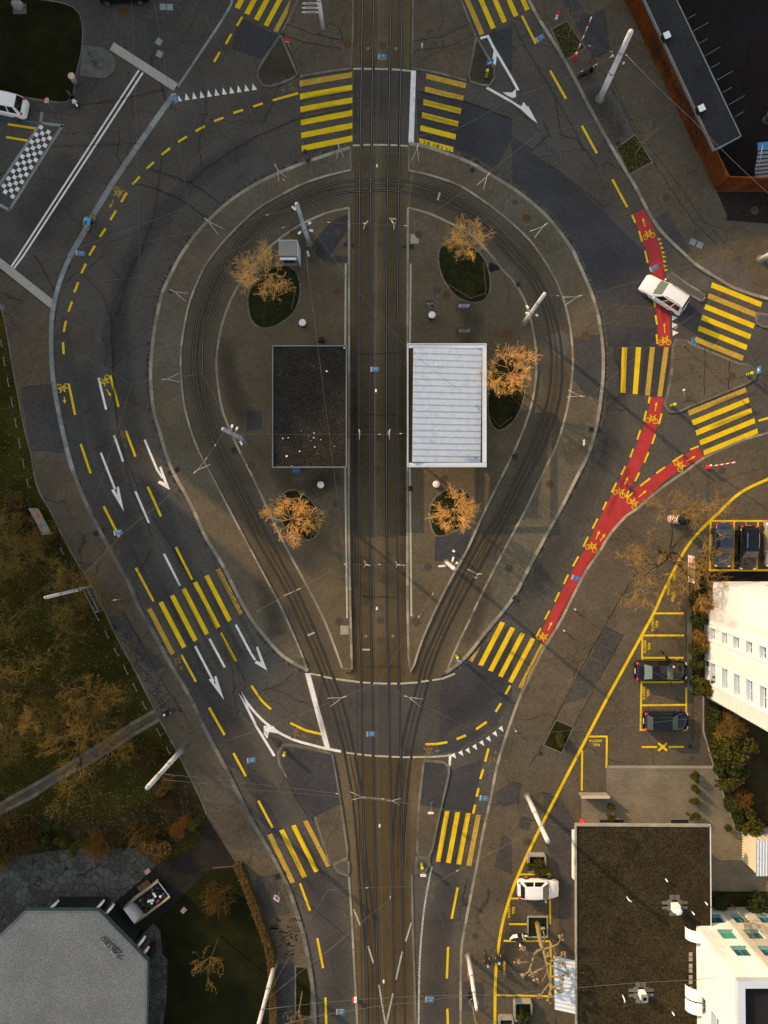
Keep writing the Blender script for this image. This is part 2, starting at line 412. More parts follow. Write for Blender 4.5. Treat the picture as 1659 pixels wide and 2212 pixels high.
MT['car_white'] = plain('white car paint', (0.83, 0.82, 0.80), 0.28, 0, 0.5, 0.6)
MT['car_black'] = plain('black car paint', (0.005, 0.005, 0.007), 0.16, 0, 0.4, 0.3)
MT['car_navy'] = plain('navy car paint', (0.003, 0.006, 0.014), 0.16, 0, 0.4, 0.3)
MT['car_blue'] = plain('blue grey car paint', (0.03, 0.042, 0.08), 0.2, 0.3, 0.5, 0.5)
MT['car_beige'] = plain('beige car paint', (0.36, 0.32, 0.22), 0.25, 0.2, 0.5, 0.8)
MT['auto_glass'] = plain('car glass', (0.01, 0.014, 0.014), 0.05, 0, 0.9)
MT['auto_glass_pale'] = plain('pale car glass', (0.12, 0.17, 0.15), 0.06, 0, 0.9)
MT['sign_blue'] = plain('blue sign face', (0.03, 0.2, 0.5), 0.4)
MT['sign_red'] = plain('red sign face', (0.6, 0.03, 0.03), 0.4)
MT['sign_white'] = plain('white sign face', (0.8, 0.8, 0.78), 0.4)
MT['safety'] = plain('safety yellow', (0.55, 0.52, 0.02), 0.5)
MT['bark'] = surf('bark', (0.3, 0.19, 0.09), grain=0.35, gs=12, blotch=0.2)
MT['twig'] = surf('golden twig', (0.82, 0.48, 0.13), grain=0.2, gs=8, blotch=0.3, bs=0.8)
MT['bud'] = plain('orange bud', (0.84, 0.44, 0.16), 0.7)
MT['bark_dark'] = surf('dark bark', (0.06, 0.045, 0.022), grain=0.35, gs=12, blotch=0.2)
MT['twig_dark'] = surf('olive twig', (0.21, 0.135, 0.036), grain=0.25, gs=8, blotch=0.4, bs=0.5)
MT['bark_plane'] = surf('plane bark', (0.34, 0.26, 0.14), alt=(0.16, 0.12, 0.06), grain=0.3, gs=14, alts=5, blotch=0.2)
MT['leaf'] = surf('evergreen leaf', (0.03, 0.036, 0.007), alt=(0.085, 0.074, 0.015), grain=0.3, gs=6, alts=3, blotch=0.3)
MT['leaf_dark'] = surf('dark leaf', (0.02, 0.034, 0.01), alt=(0.055, 0.06, 0.016), grain=0.3, gs=6, alts=3, blotch=0.3)
MT['leaf_brown'] = surf('brown shrub', (0.125, 0.078, 0.025), alt=(0.06, 0.04, 0.015), grain=0.3, gs=6, alts=3, blotch=0.3)
MT['leaf_orange'] = surf('orange shrub', (0.26, 0.125, 0.03), alt=(0.16, 0.08, 0.02), grain=0.3, gs=6, alts=3, blotch=0.3)
MT['skin'] = plain('skin', (0.45, 0.28, 0.2), 0.6)
MT['cloth_black'] = plain('black cloth', (0.012, 0.012, 0.014), 0.85)
MT['cloth_blue'] = plain('cyan jacket', (0.03, 0.42, 0.75), 0.75)
MT['cloth_dark'] = plain('dark trousers', (0.02, 0.022, 0.028), 0.85)
MT['pink'] = plain('pink helmet', (0.85, 0.03, 0.22), 0.4)
MT['mustard'] = plain('mustard jacket', (0.5, 0.24, 0.02), 0.8)
MT['cloth_red'] = plain('red bag', (0.6, 0.02, 0.02), 0.7)
MT['hair_white'] = plain('white hair', (0.7, 0.68, 0.62), 0.8)
MT['hair_blond'] = plain('fair hair', (0.5, 0.36, 0.2), 0.8)
MT['hair_dark'] = plain('dark hair', (0.02, 0.015, 0.01), 0.7)
MT['hair_grey'] = plain('grey cap', (0.42, 0.48, 0.55), 0.7)
MT['graffiti'] = plain('blue spray paint', (0.16, 0.42, 0.62), 0.7)
MT['soft_dark'] = soft('tyre polished asphalt', (0.05, 0.051, 0.056), 0.6, amount=0.35)
MT['soft_tyre'] = soft('tyre grime', (0.05, 0.049, 0.047), 0.8, amount=0.32)
MT['white_clean'] = paint('clean white road paint', (0.8, 0.8, 0.78), wear=-.1)
MT['soft_rust'] = soft('rusty brake dust', (0.098, 0.07, 0.034), 0.85, amount=0.6)
MT['soft_brown'] = soft('rail dust', (0.085, 0.064, 0.034), 0.85, amount=0.4)
MT['soft_pale'] = soft('pale wear', (0.13, 0.125, 0.115), 0.8, amount=0.4)
MT['soft_black'] = soft('dark grime', (0.035, 0.032, 0.027), 0.8, amount=0.38)
MT['blocker'] = surf('added sun blocker', (0.03, 0.035, 0.015), grain=0.5, gs=0.6, blotch=0.3, bs=0.05)

# ---------------------------------------------------------------- light, sky, camera
SUN_EL, SUN_AZ = math.radians(20.0), math.radians(40)
d = Vector((math.cos(SUN_AZ) * math.cos(SUN_EL), -math.sin(SUN_AZ) * math.cos(SUN_EL), -math.sin(SUN_EL)))   # light travels this way
sl = bpy.data.lights.new('sun', 'SUN'); sl.energy = 5.0; sl.angle = math.radians(0.5); sl.color = (1.0, 0.65, 0.31)
so = bpy.data.objects.new('sun', sl); col.objects.link(so); so.rotation_euler = d.to_track_quat('-Z', 'Y').to_euler()
w = bpy.data.worlds.new('World'); sc.world = w; w.use_nodes = True
nt = w.node_tree; bg = nt.nodes['Background']
sky = nt.nodes.new('ShaderNodeTexSky'); sky.sky_type = 'NISHITA'; sky.sun_disc = False
sky.sun_elevation = SUN_EL
sky.sun_rotation = math.atan2(-d.x, -d.y)
sky.dust_density = 2.0; sky.ozone_density = 1.0; sky.air_density = 1.0
hs = nt.nodes.new('ShaderNodeHueSaturation'); hs.inputs['Saturation'].default_value = 0.3; hs.inputs['Value'].default_value = 1.62
nt.links.new(sky.outputs[0], hs.inputs['Color']); nt.links.new(hs.outputs[0], bg.inputs['Color'])
bg.inputs['Strength'].default_value = 0.15
cam = bpy.data.cameras.new('camera'); co_ = bpy.data.objects.new('camera', cam); col.objects.link(co_)
co_.location = (0, 0, H); co_.rotation_euler = (0, 0, 0)
cam.sensor_fit = 'VERTICAL'; cam.sensor_height = 36.0; cam.lens = 36.0 * H / (2212.0 / S)
cam.clip_start = 1.0; cam.clip_end = 3000.0
sc.camera = co_
sc.view_settings.view_transform = 'Standard'; sc.view_settings.look = 'None'; sc.view_settings.exposure = 0.0
sc.render.engine = 'CYCLES'; sc.cycles.use_denoising = True; sc.cycles.max_bounces = 6; sc.cycles.transparent_max_bounces = 16
# ================================================================ ground, kerbs, markings (the setting)
Z_PAVE, Z_PLAT = 0.10, 0.14
def wl(pts, z=0.0): return [W(p[0], p[1], z) for p in pts]
def struct(mb, name, mats, **k): return mb.build(name, mats, kind='structure', **k)
def sheet(name, pts, z, mat, slab=0.0):
    mb = MB(); p = wl(pts, z)
    if slab: mb.prism(p, z - slab, z, 0, bottom=False)
    else: mb.poly([(q.x, q.y, z) for q in p])
    return struct(mb, name, MT[mat])
def stones(name, pts, w, z, mat, step=1.0, gap=0.025, off=0.0, depth=0.12):
    "kerb of separate stones along a plan curve"
    p = [W(q[0], q[1], z) for q in pts]; mb = MB()
    L = [0.0]
    for i in range(1, len(p)): L.append(L[-1] + (p[i] - p[i - 1]).length)
    def at(s):
        s = max(0, min(s, L[-1] - 1e-6))
        for i in range(1, len(p)):
            if s <= L[i]:
                t = (s - L[i - 1]) / max(1e-9, L[i] - L[i - 1]); return p[i - 1].lerp(p[i], t), (p[i] - p[i - 1]).normalized()
    s = 0.0; r = random.Random(len(pts))
    while s < L[-1] - 0.05:
        l = step * r.uniform(0.75, 1.2); e = min(s + l, L[-1])
        a, da = at(s + gap / 2); b, db = at(e - gap / 2)
        na = Vector((-da.y, da.x, 0)); nb = Vector((-db.y, db.x, 0))
        q = [a + na * (off + w / 2), a + na * (off - w / 2), b + nb * (off - w / 2), b + nb * (off + w / 2)]
        mb.prism(q, z - depth, z + r.uniform(-.002, .002), 0, bottom=False)
        s = e
    return struct(mb, name, MT[mat])
def lines(name, items, width, z, mat):
    "items: lists of plan points"
    mb = MB()
    for it in items: mb.strip(wl(it, z), width, z)
    return struct(mb, name, MT[mat])
def segs(c, r, quads): return [T(c, r, [(q[0], q[1]), (q[2], q[3])]) for q in quads]
def softstrip(name, pts, width, z, mat, rows=8):
    p = wl(pts, z); n = len(p); me = bpy.data.meshes.new(name); vs, fs, wv = [], [], []
    for i in range(n):
        t = (p[min(i + 1, n - 1)] - p[max(i - 1, 0)]); t.normalize(); nn = Vector((-t.y, t.x, 0))
        e = min(1.0, min(i, n - 1 - i) / 2.0)
        for k in range(rows + 1):
            x = k / rows * 2 - 1
            vs.append(tuple(p[i] + nn * (width / 2 * x))); wv.append(max(0.0, (1 - x * x)) * e)
    for i in range(n - 1):
        for k in range(rows):
            a = i * (rows + 1) + k; fs.append((a, a + rows + 1, a + rows + 2, a + 1))
    me.from_pydata(vs, [], fs); at = me.attributes.new('w', 'FLOAT', 'POINT'); at.data.foreach_set('value', wv)
    me.materials.append(MT[mat]); o = bpy.data.objects.new(name, me); col.objects.link(o); return tag(o, kind='structure')

# --- base sheet
mb = MB(); g = 420.0; mb.poly([(-g, -g, -0.004), (g, -g, -0.004), (g, g, -0.004), (-g, g, -0.004)])
struct(mb, 'ground', MT['road'])

# --- outlines (plan units)
KL_top = [(506, -60), (500, 10), (470, 58), (440, 103), (410, 148), (384, 187)]
KL_flush = [(376, 203), (330, 268), (285, 333), (240, 400), (200, 467), (185, 495), (150, 556)]
KL = cr([(150, 556), (133, 596), (120, 640), (112, 686), (110, 740), (112, 793), (117, 836), (123, 873), (137, 940), (150, 993), (167, 1043), (193, 1103),
         (210, 1136), (240, 1193), (277, 1259), (300, 1313), (333, 1369), (367, 1433), (410, 1506), (447, 1583), (487, 1659), (530, 1746), (547, 1779),
         (586, 1846), (620, 1912), (640, 1969), (653, 2012), (666, 2072), (678, 2159), (682, 2260)], 4)
PARK = cr([(-30, 600), (5, 673), (27, 793), (40, 863), (53, 930), (67, 983), (78, 1046), (97, 1086), (110, 1106), (137, 1163), (167, 1216), (197, 1263), (227, 1323), (253, 1379), (290, 1446),
           (320, 1506), (347, 1559), (373, 1606), (397, 1653), (433, 1726), (447, 1760)], 3)
KRU = cr([(1120, -60), (1143, 0), (1166, 43), (1196, 90), (1233, 153), (1273, 230), (1306, 290), (1339, 347), (1373, 403), (1406, 467), (1429, 500), (1459, 530), (1484, 553),
          (1506, 573), (1543, 596), (1589, 623), (1659, 645), (1760, 668)], 4)
KRL = cr([(1760, 905), (1659, 935), (1606, 950), (1556, 973), (1519, 990), (1489, 1013), (1449, 1040), (1406, 1073), (1376, 1100), (1359, 1109), (1319, 1153), (1293, 1196), (1269, 1229),
          (1239, 1286), (1209, 1346), (1176, 1399), (1149, 1453), (1126, 1499), (1106, 1553), (1090, 1600), (1073, 1659), (1060, 1726), (1043, 1802), (1030, 1872), (1016, 1942), (1003, 2012), (996, 2069), (995, 2260)], 4)
OL = cr([(757, 318), (713, 332), (650, 354), (600, 374), (553, 397), (510, 424), (477, 450), (430, 497), (393, 547), (367, 596), (350, 633), (340, 676), (333, 713), (327, 766), (325, 813), (327, 846), (333, 893), (347, 940),
         (360, 986), (377, 1026), (400, 1066), (420, 1106), (443, 1159), (480, 1219), (520, 1299), (553, 1352), (573, 1376), (596, 1403), (623, 1426), (666, 1449)], 4)
OR = cr([(883, 310), (923, 317), (970, 333), (1020, 353), (1056, 375), (1106, 405), (1156, 443), (1193, 480), (1233, 533), (1243, 553), (1273, 620), (1289, 666), (1298, 713), (1303, 760), (1303, 806), (1299, 853), (1293, 896), (1284, 940),
         (1269, 986), (1246, 1030), (1219, 1085), (1173, 1169), (1139, 1233), (1106, 1295), (1046, 1369), (1020, 1403), (996, 1429), (963, 1453)], 4)
IL = cr([(758, 367), (713, 377), (653, 397), (603, 423), (553, 453), (493, 510), (448, 566), (430, 600), (410, 650), (398, 703), (390, 766), (392, 820), (397, 870), (410, 923), (430, 976), (457, 1026), (493, 1096), (553, 1209), (583, 1266), (603, 1303),
         (633, 1369), (650, 1409), (663, 1446)], 4)
IR = cr([(883, 368), (926, 377), (986, 397), (1020, 417), (1063, 447), (1106, 482), (1143, 517), (1169, 552), (1196, 596), (1216, 643), (1229, 690), (1236, 740), (1238, 786), (1234, 833), (1226, 880), (1213, 930), (1193, 983), (1166, 1036), (1136, 1100),
         (1106, 1156), (1063, 1239), (1033, 1299), (1010, 1349), (986, 1399), (966, 1449)], 4)
PL = [(754, 448)] + cr([(752, 450), (720, 455), (686, 467), (636, 493), (586, 530), (540, 580), (513, 620), (493, 660), (477, 710), (468, 766), (468, 806), (477, 873), (490, 913), (513, 966), (547, 1033), (578, 1100), (616, 1179), (663, 1266), (700, 1339), (726, 1406), (741, 1449)], 4) \
     + [(745, 1452), (758, 1452), (760, 1446), (756, 1290), (753, 1106), (754, 753)]
PR = [(881, 448)] + cr([(884, 450), (920, 458), (963, 477), (1000, 496), (1026, 513), (1063, 553), (1083, 580), (1106, 603), (1133, 646), (1149, 700), (1158, 753), (1159, 800), (1154, 846), (1143, 893), (1126, 940), (1106, 985), (1046, 1106), (1010, 1186), (973, 1253), (946, 1306), (920, 1363), (906, 1399), (892, 1446)], 4) \
     + [(889, 1451), (885, 1451), (883, 1440), (880, 1306), (880, 1106), (880, 740)]

# --- slabs
sheet('pavement', KL[12:] + [(682, 2400), (-400, 2400), (-400, 575), (-10, 575), (109, 668)], Z_PAVE, 'pave', 0.12)
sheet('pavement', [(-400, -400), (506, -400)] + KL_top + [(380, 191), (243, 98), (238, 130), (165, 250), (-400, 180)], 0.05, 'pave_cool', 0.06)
sheet('pavement', KRU + [(2100, 668), (2100, -400), (1120, -400)], Z_PAVE, 'pave', 0.12)
sheet('pavement', KRL + [(995, 2500), (2100, 2500), (2100, 905)], Z_PAVE, 'pave', 0.12)
sheet('ring_pavement', OL + IL[::-1], Z_PAVE, 'pave_ring', 0.12)
sheet('ring_pavement', OR + IR[::-1], Z_PAVE, 'pave_ring', 0.12)
sheet('platform_floor', PL, Z_PLAT, 'platform', 0.16)
sheet('platform_floor', PR, Z_PLAT, 'platform', 0.16)
# trackbed
sheet('tram_trackbed', [(762, -60), (758, 310), (757, 448), (756, 753), (755, 1106), (758, 1300), (762, 1448), (741, 1452), (690, 1470), (735, 1659), (745, 1800), (757, 1890), (775, 2300), (897, 2300), (889, 1890), (901, 1800), (910, 1659), (950, 1470), (892, 1452),
                        (882, 1440), (879, 1300), (879, 1106), (879, 753), (880, 448), (882, 310), (888, -60)], 0.001, 'track')
ringc = cr([(757, 405), (690, 418), (640, 438), (595, 463), (553, 489), (507, 553), (470, 601), (445, 663), (431, 716), (426, 776), (431, 835), (445, 898), (467, 960), (494, 1016), (525, 1075), (569, 1165), (620, 1258), (665, 1354), (690, 1420), (712, 1480), (735, 1560), (752, 1640)], 3)
ringd = cr([(880, 405), (936, 419), (987, 443), (1036, 477), (1088, 523), (1131, 558), (1169, 631), (1189, 683), (1200, 740), (1203, 786), (1201, 832), (1193, 876), (1176, 930), (1151, 987), (1117, 1070), (1085, 1130), (1040, 1194), (990, 1288), (951, 1370), (924, 1435), (906, 1503), (888, 1573), (874, 1650)], 3)
for q in (ringc, ringd): lines('tram_trackbed', [q], 4.1, .0006, 'ring_track')
for q in (ringc, ringd): softstrip('rail_dust_surface', q, 3.3, 0.0025, 'soft_brown')
for x in ((794, 786, 790, 805), (858, 848, 852, 866)):
    softstrip('rail_dust_surface', cr([(x[0], -40), (x[1], 500), (x[1], 1100), (x[2], 1500), (x[3], 1900), (x[3] + 5, 2240)], 5), 2.4, 0.0026, 'soft_brown')
# bottom half of the bed is browner and drier
softstrip('rail_dust_surface', cr([(820, 1380), (820, 1560), (826, 1760), (830, 2000), (834, 2260)], 5), 5.6, 0.0027, 'soft_rust')

# --- road surface patches and wheel polish
DK = [("track_dark", T(1, 0, [(630, 455), (1000, 462), (988, 928), (628, 935)])),
      ("road_dark", T(1, 0, [(1040, 600), (1100, 590), (1330, 640), (1659, 770), (1659, 905), (1600, 1010), (1555, 1100), (1430, 1020), (1250, 950), (1055, 905)])),
      ("road_dark", T(2, 0, [(0, 900), (60, 945), (250, 1070), (600, 1370), (700, 1480), (850, 1620), (865, 1659), (440, 1659), (300, 1440), (150, 1290), (0, 1180)])),
      ("road_dark", T(2, 1, [(440, 0), (860, 0), (900, 100), (920, 330), (740, 315), (560, 300), (510, 170)])),
      ("road_mid", T(2, 1, [(560, 306), (740, 318), (925, 345), (940, 460), (600, 435)])),
      ("road_dark", T(2, 1, [(600, 440), (935, 465), (945, 585), (700, 590), (610, 583)])),
      ("road_dark", T(2, 1, [(680, 600), (1040, 590), (985, 910), (700, 890)])),
      ("road_dark", T(2, 1, [(860, 120), (1250, 300), (1220, 390), (1040, 380), (1000, 250)])),
      ("road_pale", T(2, 1, [(1130, 80), (1280, 160), (1255, 240), (1110, 150)])),
      ("road_dark", T(1, 0, [(0, 170), (110, 215), (150, 225), (30, 380), (-160, 320), (-110, 100)])),
      ("road_dark", T(1, 0, [(1470, 250), (1510, 215), (1659, 170), (1659, 480), (1560, 300)])),
      ("road_dark", T(1, 2, [(1200, 1060), (1330, 1000), (1450, 880), (1659, 720), (1659, 1180), (1560, 1380), (1300, 1545), (1180, 1570), (1190, 1250)])),
      ("road_mid", T(1, 2, [(370, 1090), (690, 1112), (940, 1116), (1195, 1090), (1180, 1560), (950, 1578), (640, 1560), (490, 1520)])),
      ("road_dark", T(1, 3, [(1255, 20), (1470, -60), (1400, 300), (1195, 275)])),
      ("road_dark", T(1, 3, [(1200, 280), (1390, 295), (1320, 625), (1150, 600)])),
      ("road_dark", T(1, 3, [(0, 145), (90, 250), (170, 400), (190, 480), (80, 440), (0, 250)])),
      ("road_mid", T(0, 1, [(405, 380), (430, 420), (470, 600), (520, 900), (560, 1200), (620, 1400), (740, 1659), (590, 1659), (490, 1400), (410, 1100), (350, 830), (345, 560)])),
      ("road_mid", T(0, 2, [(590, 0), (735, 0), (900, 300), (1030, 560), (960, 610), (870, 530), (730, 250)])),
      ("road_mid", T(0, 2, [(1110, 930), (1190, 890), (1330, 1150), (1500, 1450), (1590, 1659), (1470, 1659), (1350, 1400), (1200, 1100)])),
      ]
for i, (m, p) in enumerate(DK): sheet('road_patch_surface', p, 0.004 + 0.0002 * i, m)
softs = [([(180, 780), (200, 880), (235, 1000), (275, 1110), (325, 1230), (400, 1380), (480, 1530), (560, 1690), (620, 1800)], 2.6, 'soft_dark'),
         ([(260, 640), (262, 780), (280, 900), (320, 1040), (380, 1180), (450, 1320), (540, 1460)], 2.3, 'soft_dark'),
         ([(560, 300), (460, 360), (360, 450), (290, 560), (250, 680), (240, 800)], 2.4, 'soft_dark'),
         ([(640, 1800), (690, 1930), (720, 2050), (730, 2240)], 3.2, 'soft_dark'),
         ([(985, 1830), (960, 1950), (945, 2080), (938, 2240)], 2.6, 'soft_dark'),
         ([(1330, 720), (1330, 860), (1300, 980), (1250, 1090), (1180, 1210), (1100, 1340)], 2.8, 'soft_dark'),
         ([(960, 1560), (1010, 1530), (1060, 1470), (1120, 1370)], 3.0, 'soft_dark'),
         ([(180, 340), (120, 420), (50, 520)], 5.0, 'soft_dark'),
         ([(1090, 1600), (1020, 1560), (960, 1600)], 1.2, 'soft_pale'),
         ([(1235, 860), (1240, 960), (1210, 1050)], 1.0, 'soft_pale'), ([(1310, 930), (1300, 980), (1260, 1050)], 0.8, 'soft_pale')]
for p, w_, m in softs: softstrip('road_wear_surface', cr(p, 5), w_, 0.0085, m)
# pavement patches
PP = [('road_mid', T(0, 1, [(130, 855), (345, 830), (420, 1275), (200, 1255)]), .104), ('road_mid', T(0, 2, [(640, 700), (800, 640), (930, 850), (1080, 1000), (980, 1040), (800, 800)]), .1045),
      ('road_mid', T(2, 0, [(320, 0), (430, 0), (490, 100), (600, 60), (640, 330), (520, 380), (400, 130)]), .104),
      ('road_pale', T(2, 0, [(440, 560), (620, 500), (800, 860), (670, 920)]), .1041),
      ('road_dark', T(2, 0, [(410, 130), (510, 100), (640, 335), (530, 385)]), .1045),
      ('road_mid', T(2, 0, [(925, 1410), (1000, 1370), (1160, 1620), (1130, 1659), (1090, 1640)]), .1046),
      ('road_pale', T(2, 1, [(1170, 60), (1320, 0), (1580, 120), (1540, 220), (1280, 130)]), .104),
      ('road_mid', T(2, 2, [(610, 740), (720, 800), (620, 990), (510, 940)]), .104), ('road_mid', T(2, 2, [(500, 945), (615, 990), (480, 1200), (330, 1250)]), .1043),
      ('road_pale', T(2, 1, [(1250, 1480), (1380, 1640), (1200, 1659), (1030, 1620)]), .104),
      ('road_mid', T(2, 3, [(0, 90), (55, 95), (40, 230), (-60, 250), (-150, 180)]), .104), ('road_mid', T(1, 3, [(1600, 430), (1659, 470), (1659, 690), (1540, 640)]), .104),
      ('road_mid', T(2, 3, [(200, 150), (320, 200), (440, 400), (440, 1240), (300, 1240), (300, 700), (220, 500)]), .1042),
      ('road_mid', T(1, 3, [(0, 700), (110, 690), (230, 940), (90, 980), (0, 880)]), .104), ('road_mid', T(1, 3, [(140, 1270), (250, 1280), (260, 1659), (150, 1659)]), .104),
      ('road_pale', T(0, 2, [(930, 1030), (1180, 1300), (1060, 1350), (970, 1200)]), .104),
      ('road_mid', T(1, 1, [(-60, 1000), (38, 1000), (38, 1115), (-60, 1140)]), .1445), ('road_mid', T(1, 1, [(460, 0), (600, 0), (600, 45), (470, 48)]), .1445),
      ('road_dark', T(1, 0, [(380, 1560), (480, 1440), (600, 1385), (600, 1480), (450, 1700), (385, 1640)]), .1447),
      ('road_dark', T(1, 2, [(1165, 160), (1400, 110), (1370, 240), (1300, 320), (1155, 320)]), .1447),
      ('drive', T(1, 1, [(1480, 120), (1600, 80), (1520, 40)]), .1447),
      ('road_pale', T(2, 1, [(170, 540), (330, 680), (380, 570), (340, 480)]), .0042), ('road_mid', T(2, 1, [(395, 530), (575, 505), (590, 800), (580, 930), (480, 905), (395, 800)]), .104)]
for m, p, z in PP: sheet('paving_patch_surface', p, z, m)
for p, w_, z in (([(640, 470), (665, 530), (700, 560)], 2.2, .146), ([(600, 1000), (640, 1060), (700, 1040), (740, 1020)], 2.6, .146), ([(480, 720), (500, 830), (540, 930)], 2.4, .146), ([(1000, 640), (1020, 700), (990, 740)], 2.8, .146),
                 ([(760, 700), (765, 900), (764, 1100), (765, 1450)], 1.0, .0046), ([(873, 700), (872, 900), (873, 1100), (874, 1450)], 1.0, .0046), ([(1275, 190), (1310, 250), (1350, 310)], 2.4, .106), ([(1540, 1230), (1600, 1240), (1659, 1240)], 1.6, .106),
                 ([(560, 1230), (590, 1330), (600, 1380)], 2.2, .106), ([(1060, 1240), (1030, 1330), (1000, 1400)], 2.0, .106), ([(1085, 2100), (1100, 2040), (1125, 1960)], 2.0, .106)):
    softstrip('grime_surface', cr(p, 5), w_, z, 'soft_black')

# --- traffic islands
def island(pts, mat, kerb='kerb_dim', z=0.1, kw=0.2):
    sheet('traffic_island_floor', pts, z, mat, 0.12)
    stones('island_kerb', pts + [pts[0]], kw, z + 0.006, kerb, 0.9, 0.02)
island(cr(T(2, 1, [(1045, 590), (1060, 545), (1100, 537), (1210, 590)]), 3) + T(2, 1, [(1480, 700)]) + cr(T(2, 1, [(1545, 705), (1585, 745), (1570, 800), (1500, 835)]), 3) + T(2, 1, [(1130, 985)]) + cr(T(2, 1, [(1060, 1018), (1010, 1005), (990, 960), (1015, 880), (1040, 720)]), 3), 'pave')
sheet('paving_patch_surface', T(2, 1, [(1000, 935), (1020, 915), (1125, 975), (1060, 1010), (1015, 1000)]), .1085, 'cobble')
sheet('paving_patch_surface', T(2, 1, [(1490, 712), (1550, 712), (1580, 750), (1565, 795), (1505, 828)]), .1085, 'cobble')
sheet('paving_patch_surface', T(2, 1, [(1050, 580), (1065, 550), (1100, 543), (1140, 555), (1135, 583)]), .1085, 'cobble')
island(cr(T(2, 1, [(1005, 150), (1000, 115), (1030, 105), (1110, 160)]), 3) + T(2, 1, [(1180, 210), (1260, 245), (1245, 300), (1130, 235)]), 'cobble')
island(T(2, 1, [(1590, 370), (1760, 395), (1760, 480), (1580, 445)]), 'cobble')
island(T(1, 0, [(158, 225), (272, 490)]) + cr(T(1, 0, [(180, 530), (70, 562), (20, 530), (8, 470), (35, 410)]), 3), 'gravel_bed', 'kerb_dim')
island(T(1, 0, [(1428, 240), (1545, 440)]) + cr(T(1, 0, [(1552, 480), (1535, 530), (1490, 555), (1372, 520)]), 3), 'gravel_bed', 'kerb_dim')
sheet('pavement', T(1, 0, [(178, 225), (262, -200), (628, -200), (628, 200), (620, 440), (450, 462), (285, 492)]), .1, 'pave', .12)
sheet('pavement', T(1, 0, [(1012, -200), (1250, -200), (1330, 0), (1415, 215), (1422, 245), (1365, 520), (1180, 470), (1010, 440)]), .1, 'pave', .12)
stones('kerb', T(1, 0, [(628, -200), (628, 200), (618, 442)]), .14, .106, 'kerb_dim'); stones('kerb', T(1, 0, [(618, 442), (450, 464), (283, 494)]), .16, .106, 'kerb_dim')
stones('kerb', T(1, 0, [(1018, -200), (1014, 200), (1008, 440)]), .14, .106, 'kerb_dim'); stones('kerb', T(1, 0, [(1008, 440), (1180, 470), (1368, 521)]), .16, .106, 'kerb_dim')
stones('kerb', T(1, 0, [(1300, -80), (1330, 0), (1425, 235)]), .14, .106, 'kerb_dim'); stones('kerb', T(1, 0, [(300, -60), (165, 215)]), .14, .106, 'kerb_dim')
isl_l = T(1, 2, [(350, 1880), (200, 1720), (140, 1620)]) + cr(T(1, 2, [(138, 1575), (155, 1530), (195, 1507), (300, 1522), (490, 1560)]), 3) + T(1, 2, [(512, 1680), (550, 1895), (598, 2240), (505, 2280), (480, 2290)])
island(isl_l, 'pave'); sheet('paving_patch_surface', T(1, 2, [(160, 1600), (170, 1545), (200, 1520), (488, 1572), (510, 1690), (545, 1895), (350, 1990), (240, 1840)]), .1085, 'road_dark')
isl_r = T(1, 2, [(1088, 1612), (1225, 1622)]) + cr(T(1, 2, [(1245, 1640), (1252, 1690), (1195, 1930)]), 3) + T(1, 2, [(1130, 2248), (1042, 2238), (1055, 1900)])
island(isl_r, 'pave'); sheet('paving_patch_surface', T(1, 2, [(1095, 1622), (1222, 1632), (1240, 1690), (1195, 1925), (1062, 1898)]), .1085, 'road_dark')
island(cr(T(1, 3, [(500, 628), (520, 665), (560, 692), (605, 700)]), 3) + T(1, 3, [(598, 582)]), 'cobble')
island(T(1, 3, [(1040, 578), (1133, 588)]) + cr(T(1, 3, [(1125, 640), (1090, 680), (1037, 696)]), 3), 'cobble')

# --- kerbs
stones('kerb', OL, .3, .106, 'kerb'); stones('kerb', OR, .3, .106, 'kerb')
for K, o in ((OL, 1), (OR, -1)):
    for j in range(2): stones('cobble_gutter_surface', K, .13, .012 + .0, 'cobble', .15, .03, off=-o * (.24 + .15 * j) * (1 if True else 1), depth=.02)
stones('kerb', IL, .17, .106, 'kerb'); stones('kerb', IR, .17, .106, 'kerb')
stones('kerb', [(757, 318), (758, 367)], .15, .106, 'kerb_dim'); stones('kerb', [(883, 310), (883, 368)], .15, .106, 'kerb_dim')
stones('platform_kerb', PL + [PL[0]], .2, .146, 'kerb', 1.2); stones('platform_kerb', PR + [PR[0]], .2, .146, 'kerb', 1.2)
nk = int(len(KL) * .34)
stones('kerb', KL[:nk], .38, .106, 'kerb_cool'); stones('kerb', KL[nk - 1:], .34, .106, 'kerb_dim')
stones('cobble_gutter_surface', KL[8:], .13, .012, 'cobble', .15, .03, off=.27, depth=.02)
stones('kerb', KL_top, .22, .06, 'kerb_cool'); stones('kerb_flush_surface', KL_flush, .5, .009, 'kerb_cool', 1.0, .02, depth=.012)
stones('kerb', KRU, .26, .106, 'kerb'); stones('cobble_gutter_surface', KRU, .12, .012, 'cobble', .15, .03, off=.22 * -1, depth=.02)
stones('kerb', KRL, .2, .106, 'kerb')
stones('kerb', T(1, 3, [(602, 700), (622, 1000), (640, 1350), (660, 1720)]), .2, .05, 'kerb'); stones('kerb', T(1, 3, [(1010, 695), (1015, 1000), (1027, 1350), (1036, 1720)]), .2, .05, 'kerb_dim')
for q in ([(545, 590), (585, 830)], ): pass
